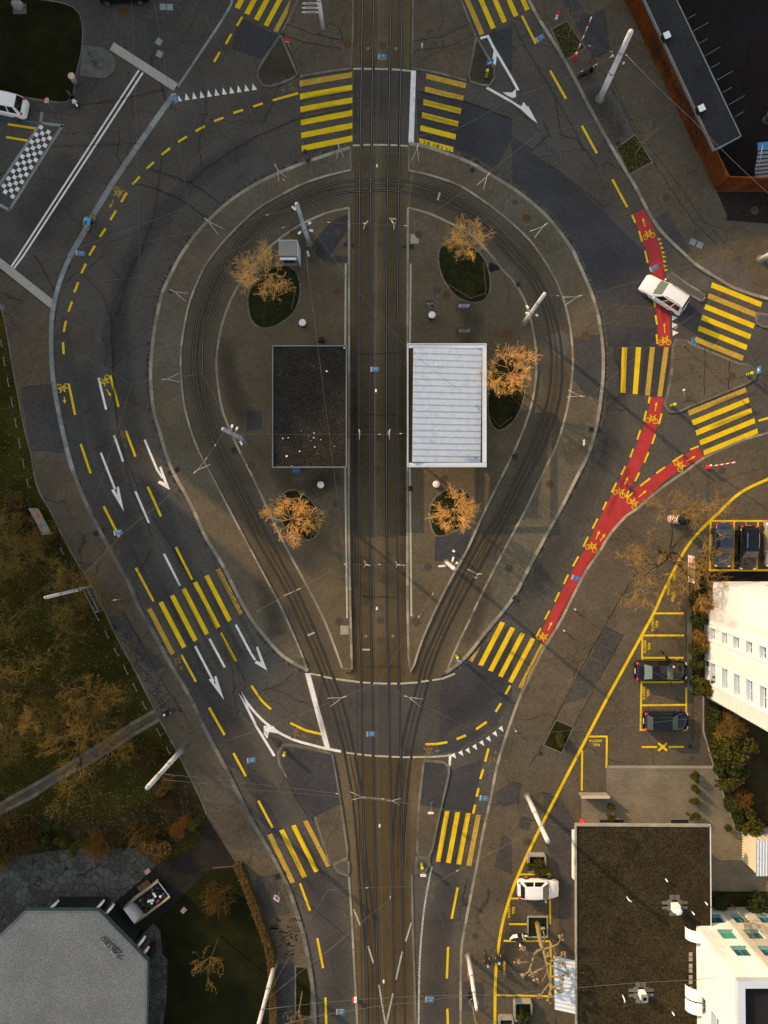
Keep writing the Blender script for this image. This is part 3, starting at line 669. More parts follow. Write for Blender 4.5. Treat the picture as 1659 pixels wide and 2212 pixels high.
# long tar joints in the asphalt
J = [[(240, 693), (246, 830), (255, 940), (285, 1060), (330, 1160)], [(242, 1300 - 640), (290, 560), (297, 553)], T(0, 0, [(950, 1090), (1080, 1130), (1240, 1190), (1330, 1240), (1430, 1325)]), T(0, 0, [(860, 1185), (1000, 1220), (1150, 1280), (1250, 1350), (1345, 1420)]),
     T(0, 0, [(1340, 650), (1300, 870), (1285, 920), (1310, 1110)]), T(0, 0, [(1220, 1190), (1310, 1110), (1480, 990), (1659, 885)]), T(0, 0, [(330, 945), (600, 940), (900, 930)]), T(0, 0, [(430, 700), (800, 640), (1090, 575)]), T(0, 0, [(1050, 1020), (1000, 1400), (900, 1659)]),
     T(0, 1, [(230, 0), (330, 180), (360, 230)]), T(0, 1, [(530, 115), (660, 240), (705, 360), (740, 460), (730, 700), (735, 900), (770, 1150), (830, 1350), (900, 1520), (950, 1620)]), T(0, 1, [(890, 0), (830, 140), (770, 340), (750, 380)]), T(0, 1, [(705, 370), (820, 380)]),
     T(0, 2, [(980, 20), (1100, 200), (1230, 430), (1380, 700), (1480, 880), (1590, 1100)]), T(0, 2, [(990, 230), (880, 420)]), T(1, 2, [(0, 1210), (40, 1160), (150, 1120), (240, 1050)]), T(2, 0, [(0, 140), (130, 380), (290, 640), (460, 950), (550, 1080)]), T(2, 0, [(280, 640), (320, 880), (420, 900), (460, 970)]),
     T(2, 0, [(0, 890), (130, 975), (240, 870), (200, 780)]), T(2, 0, [(250, 1070), (600, 1340), (640, 1320)]), T(2, 0, [(640, 500), (760, 760), (900, 960), (1100, 1230), (1240, 1430), (1450, 1640)]), T(2, 0, [(590, 460), (740, 750), (870, 980), (1060, 1270), (1180, 1440), (1330, 1590)]),
     T(2, 1, [(670, 590), (665, 670), (695, 700), (700, 900), (620, 990), (590, 1100)]), T(2, 1, [(1250, 600), (1245, 910)]), T(2, 1, [(1408, 680), (1402, 860)]), T(2, 2, [(830, 330), (740, 500), (530, 860), (440, 1040), (350, 1200), (280, 1340), (200, 1510), (110, 1650)]), T(2, 2, [(920, 120), (830, 330)]),
     T(2, 2, [(720, 800), (480, 1240), (330, 1520)]), T(2, 2, [(600, 740), (720, 800)]), T(2, 2, [(200, 870), (100, 1060), (60, 1180)]), T(2, 2, [(1130, 660), (1130, 1130), (1175, 1190), (1168, 1490)]), T(2, 2, [(1240, 1190), (1238, 1420), (1310, 1659)]), T(1, 0, [(0, 880), (250, 780), (620, 695)]), T(1, 0, [(1040, 590), (1330, 650), (1650, 765)]),
     T(1, 0, [(190, 155), (350, 215), (565, 262)]), T(1, 0, [(150, 215), (330, 280), (560, 315)]), T(1, 0, [(1020, 265), (1200, 240), (1390, 150)]), T(1, 0, [(1025, 330), (1250, 300), (1415, 225)]), T(1, 0, [(400, 220), (480, 150), (540, 180), (565, 260)]), T(0, 2, [(810, 660), (1010, 1030), (1180, 1300)]), T(0, 2, [(1120, 1180), (1250, 1420), (1215, 1440)]),
     T(1, 3, [(160, 0), (250, 170), (340, 335)]), T(2, 3, [(0, 90), (55, 100), (38, 235)]), T(2, 3, [(260, 170), (195, 155), (110, 240)]), T(0, 1, [(200, 1255), (425, 1275)]), T(0, 1, [(140, 855), (345, 828)]), T(1, 1, [(690, 155), (690, 160)]), T(1, 2, [(685, 155), (905, 160)]), T(1, 2, [(685, 548), (905, 552)]), T(1, 2, [(700, 1000), (920, 1002)]), T(1, 1, [(665, 630), (915, 632)]), T(1, 1, [(660, 1030), (915, 1030)])]
def jit(p):
    q = []
    for i in range(len(p) - 1):
        a, b = p[i], p[i + 1]; n = max(2, int(math.dist(a, b) / 9))
        for k in range(n): q.append((a[0] + (b[0] - a[0]) * k / n + rnd.uniform(-1.2, 1.2), a[1] + (b[1] - a[1]) * k / n + rnd.uniform(-1.2, 1.2)))
    return q + [p[-1]]
mb = MB()
for p in J: mb.strip(wl(jit(p), .1), rnd.uniform(.035, .06), .1095)
for i in range(60):   # small hairline cracks beside the park
    a = P1(0, 2, 700 + i * 6.5 + rnd.uniform(-40, 40), 700 + i * 10 + rnd.uniform(-20, 20)); p = [a]
    for k in range(5): p.append((p[-1][0] + rnd.uniform(-2, 7), p[-1][1] + rnd.uniform(-5, 6)))
    mb.strip(wl(p, .1), rnd.uniform(.02, .05), .1098)
for i in range(50):
    a = P1(1, 3, rnd.uniform(80, 290), rnd.uniform(980, 1230)); p = [a]
    for k in range(4): p.append((p[-1][0] + rnd.uniform(-6, 6), p[-1][1] + rnd.uniform(-4, 4)))
    mb.strip(wl(p, .1), rnd.uniform(.03, .09), .1098)
struct(mb, 'asphalt_joint_surface', MT['joint'])

# --- rails
RAILS = [cr([(784, -60), (779, 250), (776, 500), (775.5, 753), (775.5, 1106), (778, 1330), (781.5, 1450), (783, 1659), (789, 1900), (794, 2260)], 5), cr([(808, -60), (803, 250), (799.5, 500), (799, 753), (799, 1106), (801, 1330), (804, 1450), (807, 1659), (811, 1900), (817, 2260)], 5),
         cr([(846, -60), (840, 250), (836, 500), (835, 753), (835, 1106), (836, 1330), (840, 1450), (843, 1659), (848, 1900), (853, 2260)], 5), cr([(870, -60), (864, 250), (860, 500), (858, 753), (858, 1106), (860, 1330), (862.5, 1450), (866, 1659), (869, 1900), (876, 2260)], 5),
         cr([(803, 388), (753, 392), (696, 403), (653, 417), (603, 443), (553, 477), (520, 517), (490, 557), (457, 603), (433, 663), (420, 720), (415, 786), (422, 846), (440, 916), (467, 983), (497, 1043), (530, 1110), (553, 1163), (600, 1243), (630, 1303), (663, 1379), (683, 1426), (703, 1479), (720, 1533), (740, 1606), (750, 1659), (761, 1719), (771, 1819), (778, 1926), (786, 2010), (794, 2120), (795, 2260)], 4),
         cr([(786, 413), (736, 417), (686, 430), (630, 453), (586, 477), (548, 510), (515, 555), (483, 600), (457, 663), (443, 713), (437, 766), (440, 820), (450, 880), (467, 933), (490, 986), (520, 1046), (553, 1108), (586, 1173), (640, 1273), (666, 1329), (693, 1393), (716, 1453), (733, 1496), (750, 1556), (763, 1616), (771, 1659), (783, 1719), (786, 1792), (791, 1859), (800, 1926), (810, 2009), (817, 2120)], 4),
         cr([(803, 388), (853, 390), (903, 397), (953, 413), (1003, 440), (1053, 477), (1106, 530), (1126, 553), (1153, 583), (1179, 630), (1199, 686), (1211, 740), (1214, 786), (1213, 830), (1206, 873), (1189, 930), (1163, 990), (1129, 1050), (1106, 1100), (1046, 1209), (1000, 1293), (960, 1373), (933, 1443), (913, 1519), (896, 1589), (885, 1659), (873, 1792), (869, 1880)], 4),
         cr([(786, 413), (836, 412), (870, 415), (920, 427), (970, 447), (1020, 477), (1070, 520), (1106, 560), (1136, 593), (1159, 633), (1178, 680), (1189, 740), (1191, 786), (1188, 833), (1179, 880), (1163, 930), (1139, 983), (1106, 1052), (1080, 1106), (1033, 1179), (980, 1283), (943, 1366), (916, 1426), (900, 1486), (880, 1556), (866, 1626), (861, 1659), (855, 1726), (848, 1826)], 4)]
mb = MB()
for i, p in enumerate(RAILS): mb.strip(wl(p), .18 if i < 4 else .19, .010 + .0003 * i)
struct(mb, 'rail_groove_surface', MT['rail'])
for i, p in enumerate(RAILS):
    mb = MB(); mb.strip(wl(p), .035 if i < 4 else .025, .0135 + .0003 * i, depth=.01)
    struct(mb, 'tram_rail_surface', MT['steel'])
mb = MB()
for x, z in ((771, 0), (863, 0)): mb.strip(wl([(x - 1, -40), (x - 4, 600), (x - 4, 1100), (x, 1500), (x + 12, 2240)]), .03, .0092)
for i in (4, 5, 6, 7):
    p = RAILS[i]; mb.strip(wl(p), .03, .0091, off=.42 if i in (4, 7) else -.42)
struct(mb, 'asphalt_joint_surface', MT['joint'])

# --- red bicycle lane
RL1 = T(2, 0, [(780, 1390), (860, 1352), (905, 1450), (945, 1560), (965, 1659)])
sheet('bicycle_lane_surface', T(2, 0, [(780, 1390), (858, 1352), (910, 1460), (945, 1560)]) + T(2, 1, [(970, 0), (993, 155), (1022, 360), (1030, 585), (948, 585), (940, 380), (915, 180), (885, 0)]) + T(2, 0, [(845, 1560)]), .0105, 'red')
sheet('bicycle_lane_surface', T(2, 1, [(900, 915), (985, 922), (960, 1050), (905, 1210), (840, 1360), (765, 1500), (735, 1572), (800, 1500), (920, 1420), (1060, 1320), (1210, 1238), (1243, 1300), (1110, 1375), (1000, 1450), (850, 1590), (760, 1659)]) +
      T(2, 2, [(770, 10), (640, 140), (560, 250), (480, 370), (370, 570), (300, 700), (217, 855), (163, 825), (200, 755), (300, 560), (400, 370), (490, 210), (560, 60), (590, 0)]) + T(2, 1, [(595, 1640), (690, 1470), (790, 1270), (850, 1120), (880, 1020)]), .0108, 'red')

# --- painted markings
def zebra(c, r, a, b, n, mat='yellow', z=.0125, worn=()):
    for w_ in (False, True):
        mb = MB(); any_ = False
        for i in range(n):
            if (i in worn) != w_: continue
            t = i / max(1, n - 1); any_ = True
            q = [(a[k][0] + (b[k][0] - a[k][0]) * t, a[k][1] + (b[k][1] - a[k][1]) * t) for k in range(4)]
            mb.poly([(p.x, p.y, z) for p in wl(T(c, r, q), z)])
        if any_: struct(mb, 'zebra_crossing_marking', MT['yellow_worn' if w_ else mat])
zebra(1, 0, [(281, 523), (623, 466), (623, 502), (283, 561)], [(295, 945), (625, 877), (625, 915), (297, 980)], 6, worn=(0,))
zebra(1, 0, [(1105, 475), (1363, 538), (1358, 573), (1102, 510)], [(1057, 895), (1280, 953), (1276, 987), (1055, 930)], 6, worn=(0, 1))
zebra(1, 0, [(-139, 45), (-107, 60), (-45, -60), (-80, -60)], [(112, 200), (140, 210), (285, -60), (250, -60)], 5, worn=(4,))
zebra(1, 0, [(1450, 230), (1480, 218), (1360, -60), (1325, -60)], [(1744, 70), (1774, 58), (1720, -60), (1690, -60)], 5, worn=(0,))
zebra(2, 1, [(1297, 170), (1622, 300), (1612, 332), (1288, 203)], [(1192, 522), (1503, 647), (1493, 680), (1182, 553)], 6, worn=(1, 5))
zebra(2, 1, [(713, 590), (747, 592), (735, 888), (702, 885)], [(985, 590), (1017, 592), (972, 912), (942, 910)], 4, worn=(2, 3))
zebra(2, 1, [(1138, 1000), (1512, 850), (1520, 882), (1150, 1035)], [(1240, 1260), (1590, 1117), (1595, 1150), (1245, 1293)], 5, worn=(0,))
zebra(0, 2, [(953, 633), (980, 620), (1133, 913), (1107, 928)], [(1397, 375), (1425, 363), (1575, 655), (1550, 670)], 7, worn=(0, 6))
zebra(0, 0, [(1081 * 3, 1342 * 3), (1091 * 3, 1346 * 3), (1043 * 3, 1439 * 3), (1033 * 3, 1436 * 3)], [(1169 * 3, 1389 * 3), (1178 * 3, 1393 * 3), (1128 * 3, 1488 * 3), (1119 * 3, 1484 * 3)], 5, worn=(4,))
zebra(1, 3, [(73, 435), (103, 425), (253, 738), (223, 748)], [(305, 347), (333, 337), (483, 632), (457, 642)], 4, worn=(0, 3))
zebra(1, 3, [(1225, 278), (1255, 278), (1195, 610), (1165, 605)], [(1427, 300), (1458, 303), (1395, 635), (1363, 630)], 4, worn=(3,))
mb = MB(); mb.poly([(p.x, p.y, .0125) for p in wl(T(1, 2, [(1455, 870), (1403, 972), (1375, 960)]))]); struct(mb, 'zebra_crossing_marking', MT['yellow_worn'])
Y = segs(0, 0, [(1570, 108, 1535, 168), (1500, 220, 1463, 285), (1425, 337, 1387, 400), (1512, 732, 1575, 712), (1387, 785, 1448, 762), (1267, 850, 1327, 817), (1153, 920, 1211, 885), (1047, 1003, 1102, 960), (948, 1095, 997, 1050), (860, 1195, 905, 1145),
     (785, 1310, 822, 1250), (715, 1425, 752, 1365), (647, 1535, 684, 1480), (578, 1655, 615, 1592), (50, 805, 233, 833), (40, 888, 180, 912)]) + \
    segs(1, 0, [(108, 650, 273, 604), (-18, 690, 45, 670)]) + \
    segs(0, 1, [(527, 112, 557, 50), (482, 235, 507, 170), (443, 360, 467, 295), (413, 490, 428, 420), (413, 635, 408, 558), (445, 827, 487, 1030), (715, 775, 768, 978), (523, 1218, 587, 1408), (815, 1133, 878, 1300), (957, 1495, 1043, 1687), (672, 1622, 772, 1819)]) + \
    segs(0, 2, [(880, 362, 995, 578), (1140, 228, 1245, 438), (1430, 782, 1530, 968), (1175, 925, 1270, 1100), (1355, 1268, 1455, 1445), (1513, 1563, 1593, 1712)]) + \
    [cr(T(1, 2, [(-29, 1125), (0, 1170), (40, 1225), (97, 1278)]), 3), T(1, 2, [(222, 1368), (320, 1415), (425, 1440)]), T(1, 2, [(1097, 1506), (1170, 1503), (1240, 1492)])] + \
    segs(1, 2, [(1300, 1472, 1360, 1447), (1427, 1408, 1495, 1360), (1553, 1295, 1587, 1240), (1617, 1180, 1648, 1125), (1507, 1533, 1485, 1618)]) + \
    segs(1, 3, [(15, 212, 107, 388), (285, 747, 350, 925), (397, 1102, 435, 1297), (450, 1487, 457, 1720), (1473, 8, 1453, 72), (1443, 130, 1430, 185), (1420, 237, 1407, 297), (1307, 775, 1268, 977), (1245, 1160, 1237, 1363), (1240, 1560, 1246, 1720)]) + \
    segs(2, 0, [(65, 103, 155, 283), (247, 457, 350, 640), (453, 815, 550, 993), (650, 1162, 747, 1342)]) + segs(2, 1, [(1597, 1068, 1720, 1032)])
lines('yellow_lane_marking', Y, .21, .0128, 'yellow')
Y2 = segs(2, 0, [(777, 1393, 800, 1445), (823, 1497, 843, 1565), (862, 1625, 880, 1704)]) + segs(2, 1, [(918, 270, 927, 330), (930, 383, 940, 445), (937, 507, 942, 570), (893, 912, 885, 955), (870, 1003, 855, 1072), (833, 1128, 812, 1190), (787, 1248, 765, 1305), (735, 1362, 708, 1418),
     (677, 1470, 645, 1532), (613, 1592, 588, 1645), (970, 1020, 953, 1090), (930, 1153, 908, 1218), (885, 1272, 857, 1340), (825, 1403, 797, 1460), (1155, 1255, 1210, 1232), (1040, 1333, 1110, 1287), (935, 1408, 992, 1367), (832, 1490, 895, 1440), (785, 1532, 742, 1570), (758, 1520, 738, 1562)]) + \
    segs(2, 2, [(555, 43, 522, 108), (493, 160, 462, 225), (430, 288, 395, 352), (365, 405, 335, 467), (307, 520, 277, 582), (243, 640, 213, 697), (187, 752, 157, 810)])
lines('yellow_lane_marking', Y2, .17, .0132, 'yellow')
# white
Wh = segs(0, 1, [(638, 790, 688, 995), (740, 1162, 798, 1332), (877, 1525, 965, 1730)]) + segs(0, 2, [(1063, 272, 1167, 478), (1357, 822, 1457, 1007), (1265, 870, 1385, 1100), (1528, 730, 1625, 915)]) + segs(0, 1, [(653, 1275, 745, 1510), (937, 1190, 1020, 1390)]) + [T(0, 1, [(1020, 1388), (1055, 1440)]), T(0, 2, [(1623, 912), (1655, 960)])]
lines('white_lane_marking', Wh, .2, .0128, 'white')
mb = MB()
AH = [T(0, 1, [(720, 1517), (740, 1510), (760, 1550), (757, 1497), (770, 1494), (803, 1655)]), T(0, 1, [(1022, 1470), (1035, 1455), (1065, 1468), (1032, 1370), (1045, 1363), (1103, 1517)]),
      T(0, 2, [(1353, 1085), (1367, 1080), (1398, 1120), (1390, 1065), (1402, 1062), (1452, 1217)]), [(550, 1432), (554, 1427), (564, 1431), (553, 1399), (557, 1396), (577, 1448)],
      T(1, 2, [(317, 1045), (350, 1045), (480, 1530), (447, 1530)]), T(1, 0, [(1005, 457), (1037, 457), (1022, 927), (988, 925)]),
      T(1, 0, [(1540, 320), (1562, 338), (1553, 425), (1530, 402)]), T(2, 0, [(0, 655), (60, 690), (75, 660), (100, 695), (103, 685), (165, 800), (118, 765), (60, 710), (0, 668)]), T(2, 0, [(-62, 598), (0, 600), (25, 575), (25, 632), (0, 634), (-30, 620)]),
      T(1, 2, [(50, 1385), (112, 1387), (155, 1437), (85, 1425), (75, 1470), (50, 1440)]), T(1, 2, [(1250, 1585), (1268, 1575), (1260, 1650), (1247, 1650)])]
for i in range(11):
    x, y = 1163 + 48.3 * i, 658 - 7.2 * i; AH.append(T(0, 0, [(x - 13, y), (x + 19, y - 4), (x - 8, y - 47)] if i else [(x - 8, y), (x + 19, y - 3), (x - 8, y - 40)]))
for x, y in ((1590, 1405), (1550, 1437), (1508, 1470), (1465, 1497), (1420, 1523), (1375, 1546), (1330, 1563), (1283, 1580)): AH.append(T(1, 2, [(x - 20, y - 3), (x + 4, y - 20), (x + 14, y + 19)]))
for q in ([(1035, 383), (1037, 420), (1073, 400)], [(1037, 430), (1038, 468), (1075, 447)], [(1040, 480), (1041, 518), (1080, 497)], [(1033, 345), (1034, 370), (1055, 357)]): AH.append(T(2, 1, q))
for k, p in enumerate(AH): mb.poly([(q.x, q.y, .0134 + .0001 * k) for q in wl(p)])
struct(mb, 'white_road_marking', MT['white'])
lines('white_road_marking', [T(1, 0, [(1455, 248), (1503, 234), (1535, 300), (1659, 510), (1700, 585)]), T(1, 0, [(1495, 568), (1580, 615), (1659, 660)]), T(0, 2, [(1550, 1162), (1600, 1265), (1659, 1385)]) + T(1, 2, [(120, 1582)]),
      T(0, 2, [(1550, 1162), (1600, 1235), (1645, 1290)]) + cr(T(1, 2, [(0, 1306), (60, 1365), (150, 1430), (250, 1478), (350, 1507), (440, 1530), (550, 1552)]), 3)], .23, .0148, 'white')
lines('white_road_marking', [cr(T(1, 2, [(585, 1560), (640, 1567)]), 2), T(1, 2, [(655, 1569), (685, 1572)]), T(1, 2, [(700, 1574), (750, 1579)]), T(1, 2, [(770, 1580), (862, 1585)]), T(1, 2, [(878, 1586), (930, 1588)]), T(1, 2, [(950, 1589), (1000, 1589)]), T(1, 2, [(1015, 1589), (1130, 1587), (1220, 1582), (1275, 1572)])] +
      segs(1, 0, [(630, 446, 680, 446), (700, 446, 750, 446), (770, 446, 855, 447), (880, 450, 935, 452), (945, 454, 1010, 461), (627, 942, 673, 942), (697, 939, 740, 939), (760, 938, 855, 939), (870, 940, 918, 941), (935, 943, 987, 946), (863, 1418, 908, 1418), (1192, 1247, 1178, 1297)]) +
      segs(1, 2, [(350, 1047, 418, 1060), (437, 1067, 495, 1078), (517, 1082, 672, 1103), (693, 1105, 742, 1108), (760, 1110, 850, 1112), (873, 1112, 914, 1112), (935, 1112, 1047, 1105), (1070, 1100, 1120, 1093), (1143, 1090, 1210, 1080), (1210, 1080, 1290, 1047), (690, 892, 738, 892), (335, 800, 380, 780)]), .16, .0136, 'cream')
lines('platform_edge_marking', [T(1, 1, [(581, 47), (578, 578)]), T(1, 1, [(578, 1372), (581, 1659)]) + T(1, 2, [(590, 688)]), T(1, 1, [(1003, 50), (998, 570)]), T(1, 1, [(997, 1372), (1000, 1659)]) + T(1, 2, [(1007, 677)])], .15, .1455, 'cream')
lines('white_road_marking', [cr(T(1, 3, [(1140, 637), (1115, 760), (1085, 950), (1064, 1200), (1057, 1400), (1053, 1720)]), 4)], .17, .0129, 'white_worn')
lines('faded_road_marking', segs(1, 3, [(635, 918, 675, 1020), (727, 1155, 760, 1265), (797, 1405, 845, 1700), (1007, 1000, 970, 1125), (948, 1190, 907, 1370), (888, 1460, 835, 1700)]), .14, .0131, 'white_worn')
lines('white_lane_marking', [T(0, 0, [(900, 455), (120, 1659), (55, 1755)]), T(0, 0, [(926, 470), (150, 1659), (80, 1752)])], .17, .0128, 'white')
mb = MB()
for q in ([(738, 275), (713, 325), (1127, 592), (1153, 542)], [(-20, -5 + 1659), (343, 282 + 1659), (332, 342 + 1659), (-20, 62 + 1659)]):
    p = [W(*P1(0, 0, x, y)) for x, y in q]; mb.poly([(a.x, a.y, .054) for a in p])
struct(mb, 'pale_crossing_marking', MT['pale_block'])
mb = MB(); ax, ay = (-.535, .845), (.845, .535)
for i in range(18):
    for j in range(4):
        if (i + j) % 2: continue
        x, y = 309 + ax[0] * i * 28 + ay[0] * (j - 2) * 28, 838 + ax[1] * i * 28 + ay[1] * (j - 2) * 28
        mb.poly([(q.x, q.y, .0128) for q in wl(T(0, 0, [(x, y), (x + ay[0] * 26, y + ay[1] * 26), (x + (ay[0] + ax[0]) * 26, y + (ay[1] + ax[1]) * 26), (x + ax[0] * 26, y + ax[1] * 26)]))])
struct(mb, 'chequered_road_marking', MT['white_clean'])
lines('stone_edging_surface', [T(0, 0, [(265, 797), (-60, 1280)]), T(0, 0, [(405, 812), (60, 1362)]), T(0, 0, [(150, 635), (282, 655), (262, 797), (412, 815)]), T(0, 0, [(-60, 1295), (62, 1362)])], .26, .0115, 'kerb_cool')
lines('blue_parking_marking', [T(0, 0, [(-100, 745), (180, 787), (265, 797)])], .14, .0129, 'blue_line')
for p, w_ in (([(345, 1250), (400, 1370), (450, 1470)], .5), ([(375, 1235), (430, 1355), (480, 1455)], .5), ([(425, 1215), (480, 1330), (530, 1430)], .5), ([(455, 1200), (510, 1315), (560, 1410)], .5), ([(640, 222), (700, 205), (770, 196)], .5), ([(640, 250), (700, 234), (770, 226)], .5), ([(890, 215), (950, 228), (1010, 246)], .5), ([(890, 245), (950, 258), (1010, 276)], .5),
             ([(1352, 740), (1352, 800), (1346, 870)], .5), ([(1398, 740), (1392, 800), (1384, 870)], .5), ([(1530, 880), (1580, 860), (1640, 850)], .5), ([(1530, 925), (1600, 900), (1650, 890)], .5), ([(605, 1790), (650, 1880), (680, 1930)], .5), ([(640, 1780), (680, 1860), (705, 1910)], .5), ([(975, 1740), (962, 1810), (952, 1880)], .5), ([(1008, 1740), (994, 1810), (984, 1880)], .5),
             ([(1440, 560), (1428, 640), (1440, 720)], .4), ([(1300, 1170), (1255, 1250), (1190, 1370)], .45), ([(1360, 1010), (1330, 1075), (1310, 1120)], .5), ([(1090, 1400), (1120, 1420), (1150, 1440)], .4), ([(700, 1460), (690, 1530), (702, 1600)], .5)): softstrip('tyre_mark_surface', cr(p, 5), w_, .0172, 'soft_tyre')
# triangles beside the red lane
mb = MB()
for x, y in ((955, 1550), (965, 1577), (973, 1607), (980, 1637), (986, 1664), (990, 1694), (993, 1724), (998, 1750)): mb.poly([(q.x, q.y, .0135) for q in wl(T(2, 0, [(x - 12, y - 10), (x - 8, y + 10), (x + 14, y)]))])
struct(mb, 'yellow_triangle_marking', MT['yellow'])
# private line and parking bays
lines('yellow_parking_marking', [cr([(1720, 1010), (1659, 1035), (1600, 1064), (1553, 1107), (1489, 1174), (1439, 1266), (1413, 1323), (1386, 1373), (1346, 1446), (1306, 1519), (1266, 1596), (1233, 1659), (1173, 1776), (1139, 1846), (1119, 1892), (1106, 1925), (1086, 1992), (1075, 2059), (1070, 2126), (1069, 2260)], 5)], .26, .113, 'yellow')
B = segs(2, 2, [(912, 657, 1115, 657), (847, 800, 1115, 800), (842, 945, 1112, 945), (838, 1103, 1112, 1101), (835, 1253, 1130, 1250), (828, 1413, 1130, 1413), (500, 1455, 615, 1455), (840, 1523, 940, 1523), (1015, 1522, 1115, 1522), (1290, 58, 1720, 58), (1275, 377, 1720, 377)]) + \
    segs(2, 3, [(45, 690, 250, 688), (0, 845, 45, 845), (-20, 1012, 97, 1012), (-55, 1120, 250, 1123), (-100, 1471, 275, 1480)]) + segs(1, 3, [(1645, 845, 1659, 845)])
lines('yellow_parking_marking', B, .17, .1134, 'yellow')
B = segs(2, 2, [(845, 800, 843, 965), (842, 965, 833, 1415), (1130, 1137, 1128, 1413), (615, 1452, 612, 1659), (455, 1545, 452, 1806), (1288, 58, 1283, 377), (1440, 58, 1430, 377), (1595, 58, 1587, 377)]) + segs(2, 3, [(246, 686, 247, 1013), (250, 1121, 250, 1482)])
lines('yellow_parking_marking', B, .17, .1138, 'yellow')
lines('yellow_cross_marking', segs(2, 2, [(948, 1497, 1005, 1547)]), .2, .1134, 'yellow'); lines('yellow_cross_marking', segs(2, 2, [(1005, 1497, 948, 1547)]), .2, .1138, 'yellow')
lines('tactile_marking', [T(1, 0, [(1003 + 6 * i, 1518), (1003 + 6 * i, 1578)]) for i in range(9)] + [T(1, 2, [(550 + 6 * i, 736), (550 + 6 * i, 794)]) for i in range(9)], .06, .1458, 'cream')

def text_on(txt, u, v, z, size, rot, mat, name='painted_lettering_marking'):
    cu = bpy.data.curves.new('t', 'FONT'); cu.body = txt; cu.size = size; cu.align_x = 'CENTER'; cu.align_y = 'CENTER'; cu.space_character = 1.15; cu.offset = .01
    o = bpy.data.objects.new('t', cu); me = bpy.data.meshes.new_from_object(o); bpy.data.objects.remove(o)
    me.name = name; me.materials.clear(); me.materials.append(MT[mat])
    q = bpy.data.objects.new(name, me); col.objects.link(q); p = W(u, v, z); q.location = (p.x, p.y, z); q.rotation_euler = (0, 0, rot); q.scale = (1.12, .95, 1)
    return tag(q, kind='structure')
D90 = -math.pi / 2
for c, r, x, y, t, rot in ((2, 2, 938, 730, 'RES.', D90), (2, 2, 911, 732, 'SIESTA', D90), (2, 2, 888, 873, 'RES.', D90), (2, 2, 861, 873, 'SIESTA', D90), (2, 2, 881, 1175, 'RES.', D90), (2, 2, 854, 1175, 'SIESTA', D90), (2, 2, 851, 1335, 'SIESTA', D90),
                           (2, 2, 1052, 425, 'RES.', D90 - .12), (2, 2, 1015, 497, 'SIESTA', D90 - .12), (2, 2, 545, 1508, 'RES.', math.pi), (2, 2, 541, 1482, 'SIESTA', math.pi), (1, 3, 1638, 930, 'SIESTA', D90), (2, 3, 8, 925, 'RES.', D90), (1, 3, 1608, 1297, 'PRIVAT', D90), (2, 2, 1516, 74, '2', math.pi)):
    text_on(t, *P1(c, r, x, y), .1142, .32 if t != '2' else .28, rot, 'yellow')
def bike_mark(c, r, x, y, ang, z, mat, s=1.0):
    "painted bicycle; ang = plan direction (world) in which its handlebar points up"
    p0 = W(*P1(c, r, x, y)); R = Matrix.Rotation(ang - math.pi / 2, 2); mb = MB()
    def L(pts, w_=.075):
        mb.strip([tuple(R @ (Vector(q) * s) + Vector((p0.x, p0.y))) for q in pts], w_ * s, z + .0003 * len(mb.f) / 10)
    for cx in (-.34, .34): L([(cx + .22 * math.cos(a), -.22 + .22 * math.sin(a)) for a in [2 * math.pi * k / 16 for k in range(17)]], .06)
    L([(-.34, -.22), (-.14, .14), (.2, .16), (-.02, -.22), (-.34, -.22)], .065); L([(-.02, -.22), (-.18, .26)]); L([(-.28, .27), (-.1, .27)]); L([(.34, -.22), (.18, .3)]); L([(.18, .3), (.32, .34)])
    struct(mb, 'bicycle_marking', MT[mat])
def arrow_mark(c, r, a, b, z, mat, w_=.09):
    A, Bp = W(*P1(c, r, *a)), W(*P1(c, r, *b)); d_ = (Bp - A).normalized(); n = Vector((-d_.y, d_.x, 0)); mb = MB()
    mb.strip([A, Bp - d_ * .25], w_, z); q = [Bp, Bp - d_ * .33 + n * .15, Bp - d_ * .33 - n * .15]; mb.poly([(k.x, k.y, z + .0002) for k in q]); struct(mb, 'arrow_marking', MT[mat])
def ang(a, b): A, Bp = W(*a), W(*b); return math.atan2(Bp.y - A.y, Bp.x - A.x)
for c, r, x, y, a, b, mat, s in ((2, 0, 883, 1515, (862, 1470), (845, 1410), 'yellow', 1), (2, 1, 990, 545, (990, 500), (987, 430), 'yellow', 1), (2, 1, 908, 1052, (928, 1005), (937, 945), 'yellow', 1), (2, 1, 700, 1527, (728, 1482), (752, 1430), 'yellow', 1), (2, 1, 788, 1597, (822, 1562), (872, 1518), 'yellow', 1),
                                  (2, 1, 1092, 1355, (1133, 1328), (1190, 1296), 'yellow', 1), (2, 2, 520, 222, (543, 176), (568, 120), 'yellow', 1), (2, 2, 203, 808, (233, 765), (260, 710), 'yellow', 1), (0, 0, 767, 1252, (738, 1297), (708, 1350), 'yellow_worn', 1), (0, 1, 407, 860, (417, 913), (420, 958), 'yellow', 1),
                                  (0, 1, 682, 812, (690, 862), (720, 910), 'yellow', 1), (0, 1, 790, 1168, (798, 1210), (823, 1245), 'yellow_faint', 1), (0, 2, 1150, 965, (1170, 998), (1183, 1028), 'yellow_faint', 1), (1, 2, 260, 1430, (295, 1450), (328, 1456), 'yellow_faint', 1), (1, 2, 1122, 1547, (1160, 1550), (1195, 1546), 'yellow_faint', 1),
                                  (1, 2, 1530, 1607, (1550, 1573), (1553, 1538), 'yellow_faint', .9), (1, 0, 230, 562, (195, 580), (160, 586), 'yellow_faint', .9)):
    bike_mark(c, r, x, y, ang(P1(c, r, *a), P1(c, r, *b)), .0145, mat, s); arrow_mark(c, r, a, b, .0147, mat)
